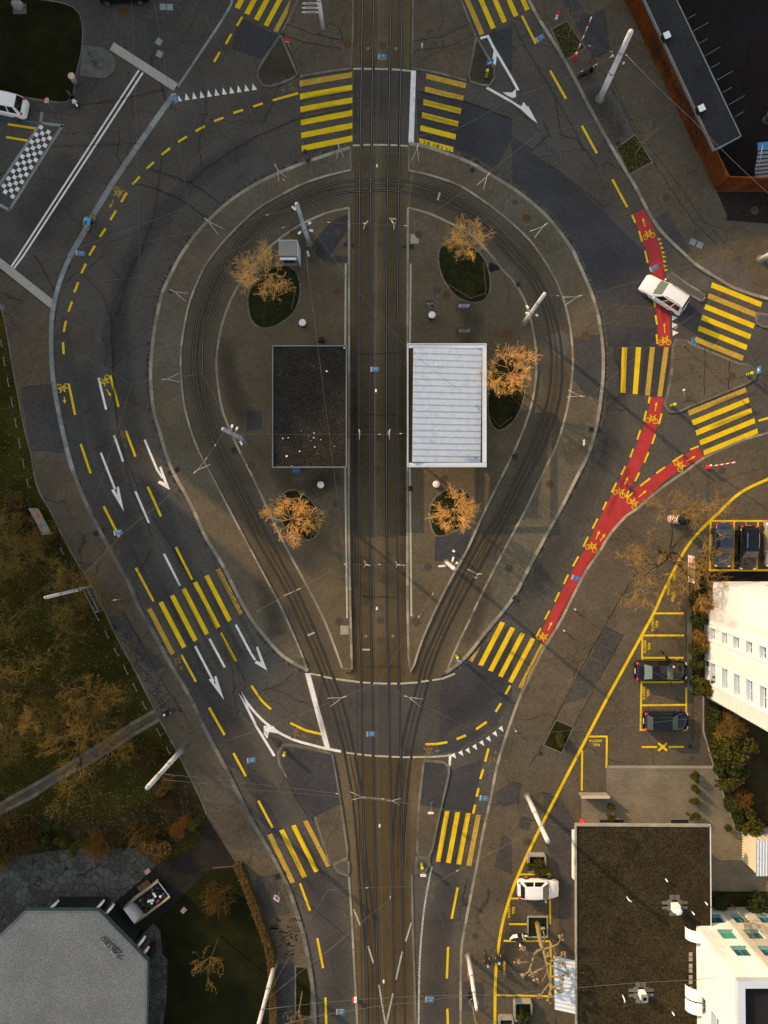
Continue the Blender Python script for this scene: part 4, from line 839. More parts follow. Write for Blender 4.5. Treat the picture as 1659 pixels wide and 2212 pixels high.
arrow_mark(2, 2, (570, 188), (605, 140), .0147, 'yellow')
mb = MB()
for i in range(9): mb.disc(W(*P1(2, 2, 1046 + rnd.uniform(-10, 10), 520 + i * 7), .114) , .12, 10)
for i, v in enumerate(mb.v): mb.v[i] = (v[0], v[1], .114 + .0002 * (i // 10))
struct(mb, 'motorcycle_symbol_marking', MT['yellow_worn'])

# --- green ground, park, driveway
def stuff(name, pts, z, mat):
    mb = MB(); mb.poly([(p.x, p.y, z) for p in wl(pts)]); return mb.build(name, MT[mat], kind='stuff')
gp = PARK + [(440, 1790), (420, 1830), (330, 1872), (290, 1835), (200, 1825), (0, 1850), (-400, 1850), (-400, 600)]
stuff('grass', gp, .13, 'grass')
stones('park_edging_kerb', PARK, .12, .14, 'kerb_dim', 1.0)
sheet('path', T(0, 2, [(1000, 1290), (1035, 1345), (870, 1440), (640, 1590), (400, 1720), (200, 1850), (-400, 2160), (-400, 2020), (0, 1890), (250, 1750), (440, 1640), (620, 1520), (860, 1370)]), .134, 'pathstone')
stones('path_kerb', T(0, 2, [(1000, 1290), (860, 1368), (620, 1522), (440, 1640), (250, 1752), (0, 1892), (-300, 2030)]), .3, .137, 'kerb_dim', .7); stones('path_kerb', T(0, 2, [(1035, 1345), (870, 1440), (640, 1592), (400, 1722), (200, 1852), (-300, 2105)]), .3, .137, 'kerb_dim', .7)
sheet('bed_and_strip_floor', cr(T(0, 3, [(0, 330), (300, 290), (480, 330), (700, 330), (900, 260), (1080, 120), (1050, 20), (1180, 20), (1310, 240), (1250, 400), (1010, 640), (960, 590), (870, 520), (700, 520), (400, 530), (200, 560), (0, 600)]), 2), .136, 'bed')
sheet('driveway', T(0, 3, [(1325, 290), (1535, 632), (1385, 640), (1000, 1000), (940, 1060), (960, 1250), (880, 1400), (600, 1200), (640, 930), (700, 900), (1000, 640), (1250, 400)]), .108, 'drive')
sheet('flagstone_floor', T(0, 3, [(-300, 600), (200, 560), (420, 530), (700, 520), (870, 520), (960, 590), (1005, 640), (900, 740), (700, 910), (660, 1000), (300, 1300), (-300, 1300)]), .1385, 'flag')
sheet('flagstone_floor', T(0, 3, [(940, 1060), (1000, 1005), (1040, 1060), (1055, 1210), (1085, 1240), (1080, 1500), (1050, 1700), (800, 1720), (800, 1200)]), .1385, 'flag')
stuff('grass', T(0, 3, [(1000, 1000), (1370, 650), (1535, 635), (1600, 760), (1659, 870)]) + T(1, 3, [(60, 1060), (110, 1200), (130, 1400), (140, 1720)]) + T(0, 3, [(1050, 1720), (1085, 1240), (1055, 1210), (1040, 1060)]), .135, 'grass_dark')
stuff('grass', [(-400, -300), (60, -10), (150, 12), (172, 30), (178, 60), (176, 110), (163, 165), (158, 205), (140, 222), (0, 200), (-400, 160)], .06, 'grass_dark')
stones('lawn_edging_kerb', cr([(0, -8), (60, -4), (130, 5), (165, 20), (178, 55), (176, 110), (163, 165), (158, 205), (138, 222), (60, 212)], 3), .1, .065, 'kerb_dim', 1.0)
sheet('paved_apron_floor', T(0, 0, [(537, 292), (625, 303)]) + cr(T(0, 0, [(640, 305), (710, 335), (748, 400), (735, 465), (690, 500), (640, 505)]), 4) + T(0, 0, [(518, 487)]), .058, 'concrete_dark')
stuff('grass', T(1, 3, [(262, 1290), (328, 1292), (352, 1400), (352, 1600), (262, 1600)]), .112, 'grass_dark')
lines('planter_edging_surface', [T(1, 3, [(255, 1600), (255, 1285), (325, 1285)])], .12, .116, 'kerb_dim')
# right: yard of the stadium, brick paving, building gardens
sheet('stadium_yard_floor', T(2, 0, [(850, -200), (1330, 1230), (1720, 1240), (2400, 1240), (2400, -200)]), .105, 'yard')
sheet('pavement', T(2, 0, [(1325, 1240), (1659, 1245), (2300, 1260), (2300, 1470), (1659, 1450), (1390, 1428), (1395, 1400)]), .104, 'drive')
sheet('brick_paving_floor', T(2, 2, [(612, 1659), (612, 1650), (1305, 1655)]) + T(2, 3, [(1330, 60), (1440, 375), (1500, 380), (1900, 380), (1900, 800), (1290, 800), (1290, 362), (612, 362), (450, 350), (450, 185), (612, 185)]), .1065, 'paver')
lines('stone_edging_surface', [T(2, 2, [(612, 1651), (1305, 1653)])], .25, .116, 'kerb')
stuff('grass', T(2, 2, [(1245, 1190), (1245, 1420), (1310, 1655)]) + T(2, 3, [(1440, 375), (1900, 380)]) + T(2, 2, [(1900, 1190)]), .112, 'bed')
sheet('bed_and_strip_floor', T(2, 2, [(1145, 290), (1270, 290), (1270, 1190), (1180, 1190), (1165, 1130), (1165, 660), (1145, 560)]), .109, 'bed')
lines('garden_wall_edging_surface', [T(2, 2, [(1150, 660), (1150, 1130), (1168, 1160)])], .45, .118, 'concrete_dark'); lines('stone_edging_surface', [T(2, 2, [(1240, 1195), (1240, 1420), (1310, 1659)]) + T(2, 3, [(1440, 375), (1500, 375)])], .14, .117, 'concrete')
sheet('bed_and_strip_floor', T(2, 3, [(1290, 800), (1900, 800), (1900, 1000), (1290, 1000)]), .109, 'bed')
sheet('bed_and_strip_floor', T(2, 2, [(1280, 385), (1900, 385), (1900, 470), (1280, 470)]), .1065, 'yard')  # plain dark strip along the north side of the white building
stuff('grass', T(2, 0, [(255, 190), (355, 135), (475, 310), (345, 390)]), .1075, 'moss'); stuff('grass', T(2, 0, [(675, 960), (800, 870), (910, 1050), (760, 1130)]), .1075, 'moss')
stuff('grass', T(2, 2, [(285, 1350), (395, 1395), (320, 1560), (205, 1510)]), .1075, 'soil'); lines('stone_edging_surface', [T(2, 2, [(285, 1348), (397, 1395), (322, 1562), (203, 1510), (285, 1348)])], .09, .113, 'kerb_dim')
lines('stone_edging_surface', [T(2, 0, [(255, 190), (355, 135), (475, 310), (345, 390), (255, 190)]), T(2, 0, [(675, 960), (800, 870), (910, 1050), (760, 1130), (675, 960)])], .1, .113, 'kerb_dim')
BEDS = [cr([(535, 653), (541, 686), (553, 703), (573, 709), (603, 700), (633, 676), (647, 645), (648, 613), (636, 583), (600, 570), (560, 590), (540, 620)], 4, True),
        cr([(947, 560), (951, 585), (963, 612), (986, 640), (1016, 653), (1043, 650), (1058, 628), (1058, 596), (1048, 563), (1030, 540), (1006, 524), (966, 522), (950, 537)], 4, True),
        cr([(1106, 766), (1073, 780), (1057, 805), (1054, 850), (1056, 900), (1068, 925), (1083, 929), (1106, 913), (1125, 882), (1134, 846), (1134, 806), (1123, 780)], 4, True),
        cr([(601, 1100), (603, 1082), (613, 1065), (633, 1058), (660, 1070), (680, 1093), (690, 1122), (688, 1149), (676, 1164), (656, 1166), (630, 1156), (610, 1130)], 4, True),
        cr([(928, 1103), (936, 1080), (960, 1060), (986, 1055), (1010, 1064), (1020, 1090), (1016, 1119), (996, 1139), (963, 1156), (941, 1156), (930, 1133)], 4, True)]
for b in BEDS:
    stuff('grass', b, .152, 'soil'); stones('bed_kerb', b + [b[0]], .13, .16, 'kerb_dim', .4)

# --- sun blocker added out of view, keeps the low sun off most of the ground
mb = MB(); e = Vector((math.sin(SUN_AZ), math.cos(SUN_AZ))); f_ = Vector((math.cos(SUN_AZ), -math.sin(SUN_AZ)))
def blocker_top(t):
    r = BLOCKER_TOP
    for i in range(len(r) - 1):
        if r[i][0] <= t <= r[i + 1][0]: return r[i][1] + (r[i + 1][1] - r[i][1]) * (t - r[i][0]) / (r[i + 1][0] - r[i][0])
    return r[0][1] if t < r[0][0] else r[-1][1]
BLOCKER_TOP = [(-140, 39.81), (-60, 43.08), (-50, 45.03), (-44, 44.3), (-38, 36.14), (-30, 35.62), (-20, 35.3), (-14, 34.97), (-12.2, 34.48), (-11.6, 27.3), (-9.6, 26.81), (-9.0, 34.32), (-2, 34.15), (5, 34.32), (9.0, 34.32), (18.2, 34.37), (19, 35.62), (22, 34.97), (30, 35.62), (40, 37.91), (55, 40.36), (140, 41.17)]  # blocker heights and gap shaped for the shade and beam they cast
vs, fs = [], []; n = 700
for i in range(n + 1):
    t = -140 + 280 * i / n
    h = blocker_top(t) + (rnd.uniform(-.35, .35) if not (-14 < t < -8) else 0)
    for s_, hh in ((-170, 0), (-108, h * .86), (-95, h), (-88, h * .55), (-74, 0)):
        p = e * t + f_ * s_; vs.append((p.x, p.y, hh - .02))
for i in range(n):
    for k in range(4): a = i * 5 + k; fs.append((a, a + 1, a + 6, a + 5))
mb.add(vs, fs); struct(mb, 'sun_blocker', MT['blocker'])
# ================================================================ things
# ---------------------------------------------------------------- covers and drains
def cover(u, v, r, z, mat, label, group):
    p = W(u, v, z); mb = MB(); mb.lathe((0, 0, 0), [(r * 1.12, 0), (r * 1.12, .006), (r, .006), (r, .009), (0.02, .009)], 24, 0, False)
    for k in range(6):
        a = k * math.pi / 3; mb.box((math.cos(a) * r * .55, math.sin(a) * r * .55, .0105), (r * .5, .03, .003), 1, a)
    mb.lathe((0, 0, .009), [(.05, 0), (.05, .004), (.01, .004)], 8, 1)
    o = mb.build('manhole_cover', [MT[mat], MT['iron' if mat != 'iron' else 'rust_iron']], label=label, cat='manhole cover', group=group, loc=(p.x, p.y, z)); return o
def drain(u, v, w_, rz, z, label):
    p = W(u, v, z); t = thing('drain_grate', label, 'drain', (p.x, p.y, z), rz, 'street drains')
    mb = MB(); h = w_ / 2
    for a, b, c_, d_ in ((0, h - .03, w_, .06), (0, -h + .03, w_, .06), (h - .03, 0, .06, w_ - .12), (-h + .03, 0, .06, w_ - .12)): mb.box((a, b, .006), (c_, d_, .012))
    mb.build('frame', MT['iron'], t); mb = MB(); mb.box((0, 0, .002), (w_ - .12, w_ - .12, .004)); 
    for i in range(4): mb.box((-h + .06 + (w_ - .12) * (i + .5) / 4, 0, .0065), (.03, w_ - .12, .004), 1)
    mb.build('grating', [MT['joint'], MT['iron']], t)
PZ, FZ = Z_PAVE + .004, Z_PLAT + .006
MH = [(0, 0, 800, 80, 28, 'rust_iron', .056, 'in the dark pavement below the parked dark car'), (0, 0, 1367, 22, 25, 'iron', .056, 'in the pavement beside the upper zebra crossing end'),
      (1, 0, 592, 287, 25, 'rust_iron', PZ, 'close to the tram track below the signpost'), (1, 0, 1153, 287, 25, 'iron', PZ, 'between the tram track and the blue pedestrian sign'), (1, 0, 1125, 205, 20, 'iron', PZ, 'above the bollard-footed sign in the upper pavement'),
      (1, 0, 817, 295, 24, 'iron', .016, 'between the tram tracks just above the blue lamp'), (1, 0, 240, 137, 11, 'iron', PZ, 'tiny and next to the upper zebra crossing'), (1, 0, 308, 277, 11, 'rust_iron', PZ, 'small beside the red arrow sign'),
      (1, 0, 812, 1447, 22, 'iron', .016, 'between the tracks at the top of the platforms'), (1, 0, 810, 1585, 23, 'iron', .016, 'between the tracks, with an orange centre'), (1, 0, 240, 1518, 24, 'rust_iron', FZ, 'rusty, between the ring track and the kiosk'),
      (1, 0, 527, 1503, 24, 'iron', FZ, 'in the corner of the platform by the grey pole'), (1, 0, 1055, 1520, 24, 'iron', FZ, 'touching the striped tactile pad at the top'),
      (2, 0, 518, 402, 25, 'rust_iron', PZ, 'orange-brown, beside the black motor scooter'), (2, 0, 1003, 1282, 26, 'iron', PZ, 'in the pavement by the rusted steel wall'), (2, 0, 1573, 1365, 26, 'iron', PZ + .004, 'in the dark forecourt below the rusted wall'),
      (2, 0, 95, 1413, 26, 'rust_iron', PZ, 'brown, in the ring pavement by the pull-off bracket'), (2, 0, 18, 1312, 18, 'iron', PZ, 'small, beside the outer ring kerb'),
      (1, 1, 527, 232, 25, 'rust_iron', FZ, 'on the platform beside the first planted bed'), (1, 1, 1175, 225, 24, 'iron', FZ, 'dark, beside the second planted bed'), (1, 1, 1233, 260, 25, 'rust_iron', FZ, 'rusty, overlapping the edge of the second bed'),
      (1, 1, 795, 1180, 20, 'iron', .016, 'between the tracks under the span wire of the shelters'), (1, 1, 787, 1387, 22, 'iron', .016, 'between the tracks below both shelter roofs'), (1, 1, 1220, 1443, 24, 'rust_iron', FZ, 'rusty, behind the white-topped bin below the pale roof'),
      (1, 1, 522, 1607, 24, 'iron', FZ, 'on the platform below the dark roofed shelter'), (1, 1, 1630, 505, 30, 'rust_iron', FZ, 'large and rusty, above the tree beside the pale roof'),
      (0, 1, 1630, 1360, 24, 'rust_iron', FZ, 'orange-brown, below the grey mast of the dark shelter'), (1, 2, 537, 712, 24, 'iron', FZ, 'above the lower striped tactile pad'), (1, 2, 1038, 713, 24, 'iron', FZ, 'on the narrow lower end of the platform'),
      (1, 2, 805, 700, 22, 'iron', .016, 'between the tracks, upper one of three'), (1, 2, 805, 830, 22, 'iron', .016, 'between the tracks, with a dot of orange'), (1, 2, 882, 870, 21, 'iron', .016, 'inside the track, lowest of three'),
      (1, 2, 1115, 357, 24, 'iron', FZ, 'beside the white camera mast'), (1, 2, 1640, 365, 24, 'iron', PZ, 'in the ring pavement facing the camera mast'), (1, 2, 130, 1490, 23, 'iron', PZ, 'in the tip of the white chevron'),
      (1, 2, 810, 1640, 22, 'iron', .016, 'between the tracks where the loop joins'), (1, 2, 447, 1640, 20, 'iron', PZ + .006, 'at the edge of the dark lower island'), (1, 2, 588, 1240, 22, 'iron', .016, 'black, inside the loop rails on the crossing'),
      (2, 1, 478, 520, 29, 'rust_iron', PZ, 'rusty, in the ring pavement by the white estate car'), (2, 1, 245, 1480, 25, 'rust_iron', PZ, 'brown, in the ring pavement near the red lane fork'), (2, 1, 1467, 20, 22, 'iron', PZ, 'beside the base of the white mast'),
      (2, 1, 1427, 778, 22, 'iron', PZ, 'in the triangular island by the blue sign'), (2, 1, 1362, 1390, 22, 'iron', PZ, 'below the red and white barrier'), (2, 2, 487, 45, 15, 'iron', .016, 'small, in the road beside the red lane'),
      (2, 2, 1165, 1598, 17, 'iron', PZ, 'small, beside the yellow parking cross'), (1, 3, 830, 780, 22, 'rust_iron', .016, 'between the merging tracks, orange centred'), (1, 3, 838, 1063, 22, 'iron', .016, 'between the tracks in the lowest stretch'),
      (1, 3, 92, 955, 26, 'iron', PZ, 'in the pavement above the cracked asphalt'), (1, 3, 162, 1405, 22, 'iron', PZ, 'beside the lowest white lamp post'), (1, 3, 1422, 1090, 21, 'iron', PZ, 'in the pavement above the two walkers'), (2, 3, 152, 1405, 18, 'iron', PZ, 'under the pollarded tree')]
for c, r, x, y, rr, m, z, ph in MH: cover(*P1(c, r, x, y), rr / 3 / S / 1.08, z, m, ('rusty round manhole cover ' if m == 'rust_iron' else 'dark round manhole cover ') + ph, 'manhole covers')
for c, r, x, y, z, ph in ((1, 0, 725, 315, .016, 'in the first track at the top'), (1, 0, 908, 315, .016, 'in the second track at the top'), (1, 2, 712, 805, .016, 'in the first track at the lower end'), (1, 2, 888, 805, .016, 'in the second track at the lower end')):
    cover(*P1(c, r, x, y), .115, z, 'pale_cap', 'small pale green access cap ' + ph, 'pale track caps')
DR = [(1, 0, 322, 988, .5, -.3, .014, 'in the gutter below the first zebra crossing'), (1, 0, 337, 1042, .45, -.25, PZ, 'in the pavement behind the first zebra gutter'), (1, 0, 1425, 1055, .5, .4, .014, 'in the gutter under the polished curve'), (1, 0, 1403, 1103, .48, .4, PZ, 'in the ring pavement under the polished curve'),
      (0, 1, 443, 67, .42, 1.2, .014, 'beside the grey flush kerb'), (0, 1, 1060, 215, .5, -.35, .014, 'in the cobbles beside the pull-off bracket'), (0, 1, 1107, 228, .45, -.35, PZ, 'in the ring pavement under the pull-off bracket'), (0, 1, 1105, 1405, .55, .4, .014, 'in the cobbles beside the white bend arrow'),
      (0, 1, 1147, 1387, .5, .4, PZ, 'in the ring pavement beside the white bend arrow'), (0, 1, 1513, 1255, .5, .3, FZ, 'on the platform edge near the grey mast'), (0, 2, 622, 140, .55, .4, PZ, 'in the pavement beside the low blue lamp'), (0, 2, 668, 118, .5, .4, .014, 'in the road beside the low blue lamp'),
      (1, 1, 627, 1267, .35, 0, .014, 'in the trackbed beside the dark roof corner'), (1, 1, 957, 1510, .42, 0, .014, 'in the trackbed beneath the pale roof'), (1, 1, 1003, 1507, .5, 0, FZ, 'on the platform edge beneath the pale roof'), (1, 0, 580, 1587, .45, 0, FZ, 'on the platform beside the kiosk mast'),
      (1, 0, 627, 1590, .4, 0, .014, 'in the trackbed beside the kiosk mast'), (1, 0, 960, 1600, .4, 0, .014, 'in the trackbed beside the upper tactile pad'), (1, 0, 1010, 1600, .5, 0, FZ, 'on the platform below the upper tactile pad'), (1, 3, 140, 705, .6, .35, PZ, 'in the pavement beside the lower zebra crossing'),
      (1, 3, 182, 683, .4, .4, .014, 'in the gutter beside the lower zebra crossing'), (1, 3, 1357, 883, .4, -.1, .014, 'in the gutter opposite the tram merge'), (2, 1, 515, 1125, .5, -.1, PZ, 'in the ring pavement facing the red lane'), (2, 1, 565, 1135, .5, -.1, .014, 'in the cobbles facing the red lane'),
      (2, 1, 42, 185, .45, .3, FZ, 'on the platform beside the slanting white mast'), (2, 1, 18, 1300, .5, .3, FZ, 'on the platform edge below the third bed'), (2, 2, 22, 558, .5, -.6, PZ, 'in the ring pavement above the last zebra crossing'), (2, 2, 187, 1567, .4, .3, PZ, 'beside the square bed with the small palm'),
      (2, 0, 688, 930, .5, .3, PZ, 'touching the lower moss square'), (2, 0, 638, 975, .4, .35, .014, 'in the gutter by the lower moss square'), (2, 2, 1155, 1520, .45, .1, PZ, 'behind the small litter of the car park'), (2, 2, 1160, 1520 - 600, .01, 0, PZ, '')]
for c, r, x, y, w_, rz, z, ph in DR:
    if ph: drain(*P1(c, r, x, y), w_, rz, z, 'dark square drain grate ' + ph)

# ---------------------------------------------------------------- masts
def mast(label, base, top, r0, r1, h, mat='pole', box=(), cat='mast', cap='pole', name='catenary_mast', z0=.1):
    b = W(base[0], base[1], z0); p = W(top[0], top[1], h)
    t = thing(name, label, cat, b, 0, 'masts that carry the overhead wires'); dv = p - b
    mb = MB(); k = .42
    mb.tube([(0, 0, 0), dv * k, dv * k * 1.003, dv * .72, dv * .723, dv], [r0, r0 * .97, r0 * .86, r0 * .84, r1 * 1.02, r1], 16); mb.build('pole', MT[mat], t)
    mb = MB(); mb.ball(tuple(dv), (r1, r1, r1 * .6), 12, 6); mb.build('cap', MT[cap], t)
    for f, s in ((.42, 1.0), (.72, .9)):
        mb = MB(); mb.tube([dv * f, dv * (f + .012)], r0 * s * 1.06, 16); mb.build('collar', MT['galv'], t)
    mb = MB(); mb.lathe((0, 0, 0), [(r0 * 1.7, 0), (r0 * 1.7, .05), (r0 * 1.1, .09)], 16); mb.build('base', MT['concrete_dark'], t)
    for f, an, L_, m in box:
        mb = MB(); q = dv * f; a = Vector((math.cos(an), math.sin(an), 0))
        mb.tube([q + a * r0 * .6, q + a * (r0 + .22)], .03, 6); mb.build('bracket', MT['galv'], t)
        mb = MB(); c_ = q + a * (r0 + .24 + L_ / 2); mb.box((0, 0, 0), (L_, .17, .14), 0); mb.v = [tuple(Matrix.Rotation(an, 3, 'Z') @ Vector(v_) + c_) for v_ in mb.v]
        mb.build('equipment_box', MT[m], t, bevel=.02)
    return t
HT = 8.6
mast('tall white mast with an orange sticker on the pavement by the rusted wall', P1(2, 0, 570, 640), P1(2, 0, 770, 205), .27, .22, HT, 'pole', [(.62, 2.6, .12, 'white_plastic'), (.62, -.6, .12, 'white_plastic')])
mast('blue-grey mast with loudspeaker boxes beside the kiosk on the platform', P1(1, 0, 345, 1578), P1(1, 0, 264, 1322), .2, .17, 8.4, 'pole_grey', [(.78, 2.4, .42, 'white_plastic'), (.42, 3.9, .3, 'white_plastic'), (.45, .6, .28, 'white_plastic'), (.4, -.25, .3, 'white_plastic')], cap='pole_grey')
mast('slanting pale mast with white boxes beside the tree near the pale roof', P1(2, 1, 75, 435), P1(2, 1, 211, 245), .18, .15, 8.4, 'pole', [(.4, 2.2, .32, 'white_plastic'), (.45, 3.5, .2, 'white_plastic'), (.4, -.5, .25, 'white_plastic')])
mast('blue-grey mast with floodlight boxes beside the dark roofed shelter', P1(0, 1, 1597, 1198), P1(0, 1, 1446, 1122), .19, .16, 8.6, 'pole_grey', [(.55, 1.2, .3, 'white_plastic'), (.72, 1.3, .28, 'white_plastic'), (.4, -1.1, .4, 'white_plastic')], cap='pole_grey')
mast('short white mast with cameras on the lower tip of the right platform', P1(1, 2, 1236, 328), P1(1, 2, 1284, 368), .19, .16, 7.2, 'pole', [(.5, 3.2, .6, 'white_plastic'), (.6, 1.3, .4, 'white_plastic'), (.75, .7, .2, 'white_plastic')])
mast('slim weathered mast at the park edge beside the glass display', P1(0, 2, 590, 483), P1(0, 2, 293, 555), .16, .13, 8.9, 'pole', cap='galv')
mast('white mast leaning over the lower park shrubs', P1(0, 2, 1172, 1548), P1(0, 3, 955, 128), .23, .2, 8.6, 'pole', cap='pole_grey')
mast('tall white mast beside the lower hedge, its top out of view', P1(1, 3, 122, 1268), P1(1, 3, 5, 1710), .2, .17, 8.6, 'pole')
mast('white mast with a red plate beside the two walkers', P1(1, 3, 1376, 1220), P1(1, 3, 1430, 1568), .2, .13, 7.4, 'pole', cap='pole_grey')
mast('thick white mast beside the yellow line above the white car', P1(2, 3, 102, 186), P1(2, 3, 232, 476), .22, .19, 8.6, 'pole', cap='pole_grey')
mast('white mast at the bend by the exit road zebra crossing', P1(2, 1, 1612, 22), P1(2, 0, 1960, 1500), .25, .2, 8.6, 'pole')
mast('white mast that carries the arrow shaped direction signs', P1(1, 0, 432, 178), P1(1, 0, 370, -280), .19, .16, 8.6, 'pole')
mast('bluish mast standing on the pavement beside the pale stripe', P1(0, 1, 15, 332), P1(0, 1, -430, 130), .2, .17, 8.6, 'pole_grey')

# ---------------------------------------------------------------- hanging street lamps
def lamp_proto():
    t = thing('hanging_street_lamp', 'x', 'street lamp', (0, 0, 0), 0, 'blue street lamps hung from the span wires')
    mb = MB(); mb.box((0, 0, .05), (.62, .38, .12)); mb.build('cover', MT['lamp_blue'], t, bevel=.03)
    mb = MB(); mb.box((-.345, 0, .04), (.06, .4, .14)); mb.build('end_cap', MT['lamp_pale'], t, bevel=.01)
    mb = MB(); mb.box((0, 0, -.045), (.56, .32, .05)); mb.build('diffuser', MT['clear_lamp'], t)
    mb = MB(); mb.tube([(-.2, 0, .11), (0, 0, .3), (.2, 0, .11)], .012, 5); mb.build('hanger', MT['galv'], t)
    mb = MB(); mb.box((.06, .02, .125), (.16, .05, .03)); mb.build('clip', MT['wire_pale'], t)
    return t
LP = [(1, 0, 822, 370, 0, 'over the tracks at the top stop line'), (0, 0, 1138, 640, -1.15, 'over the row of white teeth'), (0, 0, 525, 1643, -.1, 'over the flush grey kerb below the cyclist'), (2, 0, 183, 247, .6, 'over the road beside the upper moss square'), (1, 1, 773, 735, 0, 'over the tracks between the two shelters'),
      (2, 1, 922, 78, .45, 'over the red lane above the white estate car'), (0, 2, 770, 132, .2, 'over the yellow lane line beside the park'), (2, 2, 417, 430, -.3, 'over the red lane below the bicycle marks'), (1, 2, 747, 1437, .05, 'over the crossing rails below the platforms'), (0, 2, 1633, 1607, .12, 'over the road beside the chevron'),
      (1, 3, 1480, 195, -.1, 'over the pavement edge by the lower dashes'), (1, 3, 550, 1580, -.1, 'at the bottom over the left-turning road'), (1, 3, 1127, 1500, -.08, 'at the bottom over the white edge line')]
l0 = lamp_proto()
for i, (c, r, x, y, rz, ph) in enumerate(LP):
    p = W(*P1(c, r, x, y), 6.9); lb = 'blue box street lamp hanging ' + ph
    if i == 0: l0.location = p; l0.rotation_euler = (0, 0, rz); l0['label'] = lb
    else: copy_thing(l0, lb, p, rz)

# ---------------------------------------------------------------- overhead wires
def wire(pts, label, z=7.1, r=.011, sag=.12, beads=(), mat='wire'):
    p = [W(q[0], q[1], q[2] if len(q) > 2 else z) for q in pts]; out = []
    for i in range(len(p) - 1):
        n = max(3, int((p[i + 1] - p[i]).length / 2))
        for k in range(n):
            t = k / n; q = p[i].lerp(p[i + 1], t); q.z -= sag * 4 * t * (1 - t); out.append(q)
    out.append(p[-1]); mb = MB(); mb.tube(out, r, 5)
    o = mb.build('overhead_wire', MT[mat], label=label, cat='wire', group='overhead wires of the tram loop')
    for b in beads:
        i = min(len(out) - 2, max(0, int(b * (len(out) - 1)))); a = out[i]; d_ = (out[i + 1] - out[i]).normalized()
        m2 = MB(); m2.tube([a, a + d_ * .22], .035, 6); m2.build('insulator', MT['wire_pale'], o)
    return o
wire([(283, -20), (295, 300), (300, 485), (302, 600)], 'thin wire running down past the double white line', 7)
wire([(328, -20), (372, 232), (407, 445), (447, 477)], 'thin wire crossing the white teeth down to the ring bracket', 7)
wire([(433, 13), (553, 263), (597, 360), (641, 437, 8.2)], 'thin wire from the upper kerb to the kiosk mast', 7, beads=(.9,))
wire([(407, 445), (300, 486), (163, 537), (90, 575)], 'thin wire passing just below the cyclist', 7)
wire([(-20, 621), (100, 612), (303, 600)], 'thin wire over the lower pale stripe', 7)
wire([(302, 600), (370, 628), (436, 656)], 'short thin wire to the leftmost ring bracket above the track', 7)
wire([(436, 656), (436, 806), (480, 890), (495, 930, 8)], 'thin wire along the ring track to the floodlight mast', 7)
wire([(7, 670, 8), (285, 829), (353, 820), (437, 806)], 'long thin wire from the bluish pavement mast to the ring track', 7)
wire([(285, 829), (203, 1083)], 'thin wire dropping beside the white lane arrow', 7)
wire([(486, 930, 8.2), (427, 1016), (330, 1100), (267, 1150), (150, 1273, 8)], 'thin wire from the floodlight mast to the slim park mast', 7, beads=(.12, .2))
wire([(640, 447, 8), (550, 470), (400, 505), (190, 545)], 'dark thin wire from the kiosk mast to the lamp under the cyclist', 7, beads=(.08, .2))
wire([(505, 938, 7.5), (588, 938), (700, 938), (776, 938), (838, 938), (876, 936), (890, 923)], 'span wire crossing both shelter roofs', 6.2, beads=(.62, .7, .82))
wire([(660, 545), (700, 853), (726, 1053), (743, 1218)], 'thin wire running down over the dark shelter roof', 6.8)
wire([(553, 1321), (613, 1289), (743, 1219), (790, 1219), (870, 1221), (965, 1222, 7)], 'span wire across the lower platforms to the camera mast', 6.9, beads=(.4, .7, .85))
wire([(967, 1232, 7), (816, 1476), (740, 1506), (586, 1569), (490, 1600)], 'thin wire from the camera mast over the crossing rails', 6.9, beads=(.1, .2))
wire([(816, 1476), (881, 1506), (1046, 1589), (1110, 1590), (1396, 1563), (1534, 1549)], 'long thin wire over the lower crossing to the parked hatchback', 6.9)
wire([(984, 1228, 7), (1106, 1285), (1286, 1386), (1446, 1470), (1596, 1543)], 'long thin wire from the camera mast over the open-door car', 6.9, beads=(.06, .1))
wire([(1178, 1097), (1339, 1203), (1386, 1253), (1506, 1423)], 'thin wire crossing the wide part of the red lane', 6.9)
wire([(1178, 637, 8.2), (1253, 640), (1396, 603), (1485, 575), (1580, 535)], 'thin wire from the slanting mast over the white estate car', 6.9, beads=(.15,))
wire([(1273, 856), (1379, 767), (1499, 680), (1639, 573, 8)], 'thin wire over the zebra with four bars', 6.9, beads=(.6,))
wire([(1273, 856), (1416, 1046), (1480, 1120)], 'thin wire over the fork of the red lane', 6.9)
wire([(1323, 112, 7), (1186, 70), (1106, 43), (1000, -20)], 'thin wire from the thick white mast to the upper edge', 7, beads=(.08, .16))
wire([(1352, 118, 7.4), (1500, 263), (1659, 417), (1720, 475)], 'twisted wire running over the rusted wall', 7.2, r=.02, beads=(.02,))
wire([(1322, 122, 7), (1230, 165), (1116, 207), (990, 277), (903, 294)], 'thin wire from the thick white mast over the white arrow', 7, beads=(.08, .16, .22))
wire([(903, 294), (890, 380), (880, 470)], 'thin wire beside the upper right ring bracket', 7)
wire([(740, 325), (815, 329), (883, 330)], 'short span wire across the tracks at the top of the loop', 7)
wire([(668, 477, 7), (786, 483), (866, 486), (889, 487), (1000, 415), (1080, 360)], 'span wire from the kiosk mast across both tracks', 6.9, beads=(.12, .25, .5))
wire([(645, 478, 7), (553, 512), (470, 560)], 'thin wire from the kiosk mast across the ring track', 6.9, beads=(.3,))
wire([(665, 482, 7), (760, 610), (880, 753), (1000, 850)], 'thin diagonal wire across the tracks to the pale roof', 6.6)
wire([(663, 390), (727, 330), (815, 250)], 'faint wire rising from the ring to the tracks', 7)
wire([(1009, 486), (1060, 470), (1150, 560)], 'faint wire over the second planted tree', 6.9)
wire([(1056, 372), (1160, 290), (1310, 255)], 'faint wire over the dark polished curve', 7)
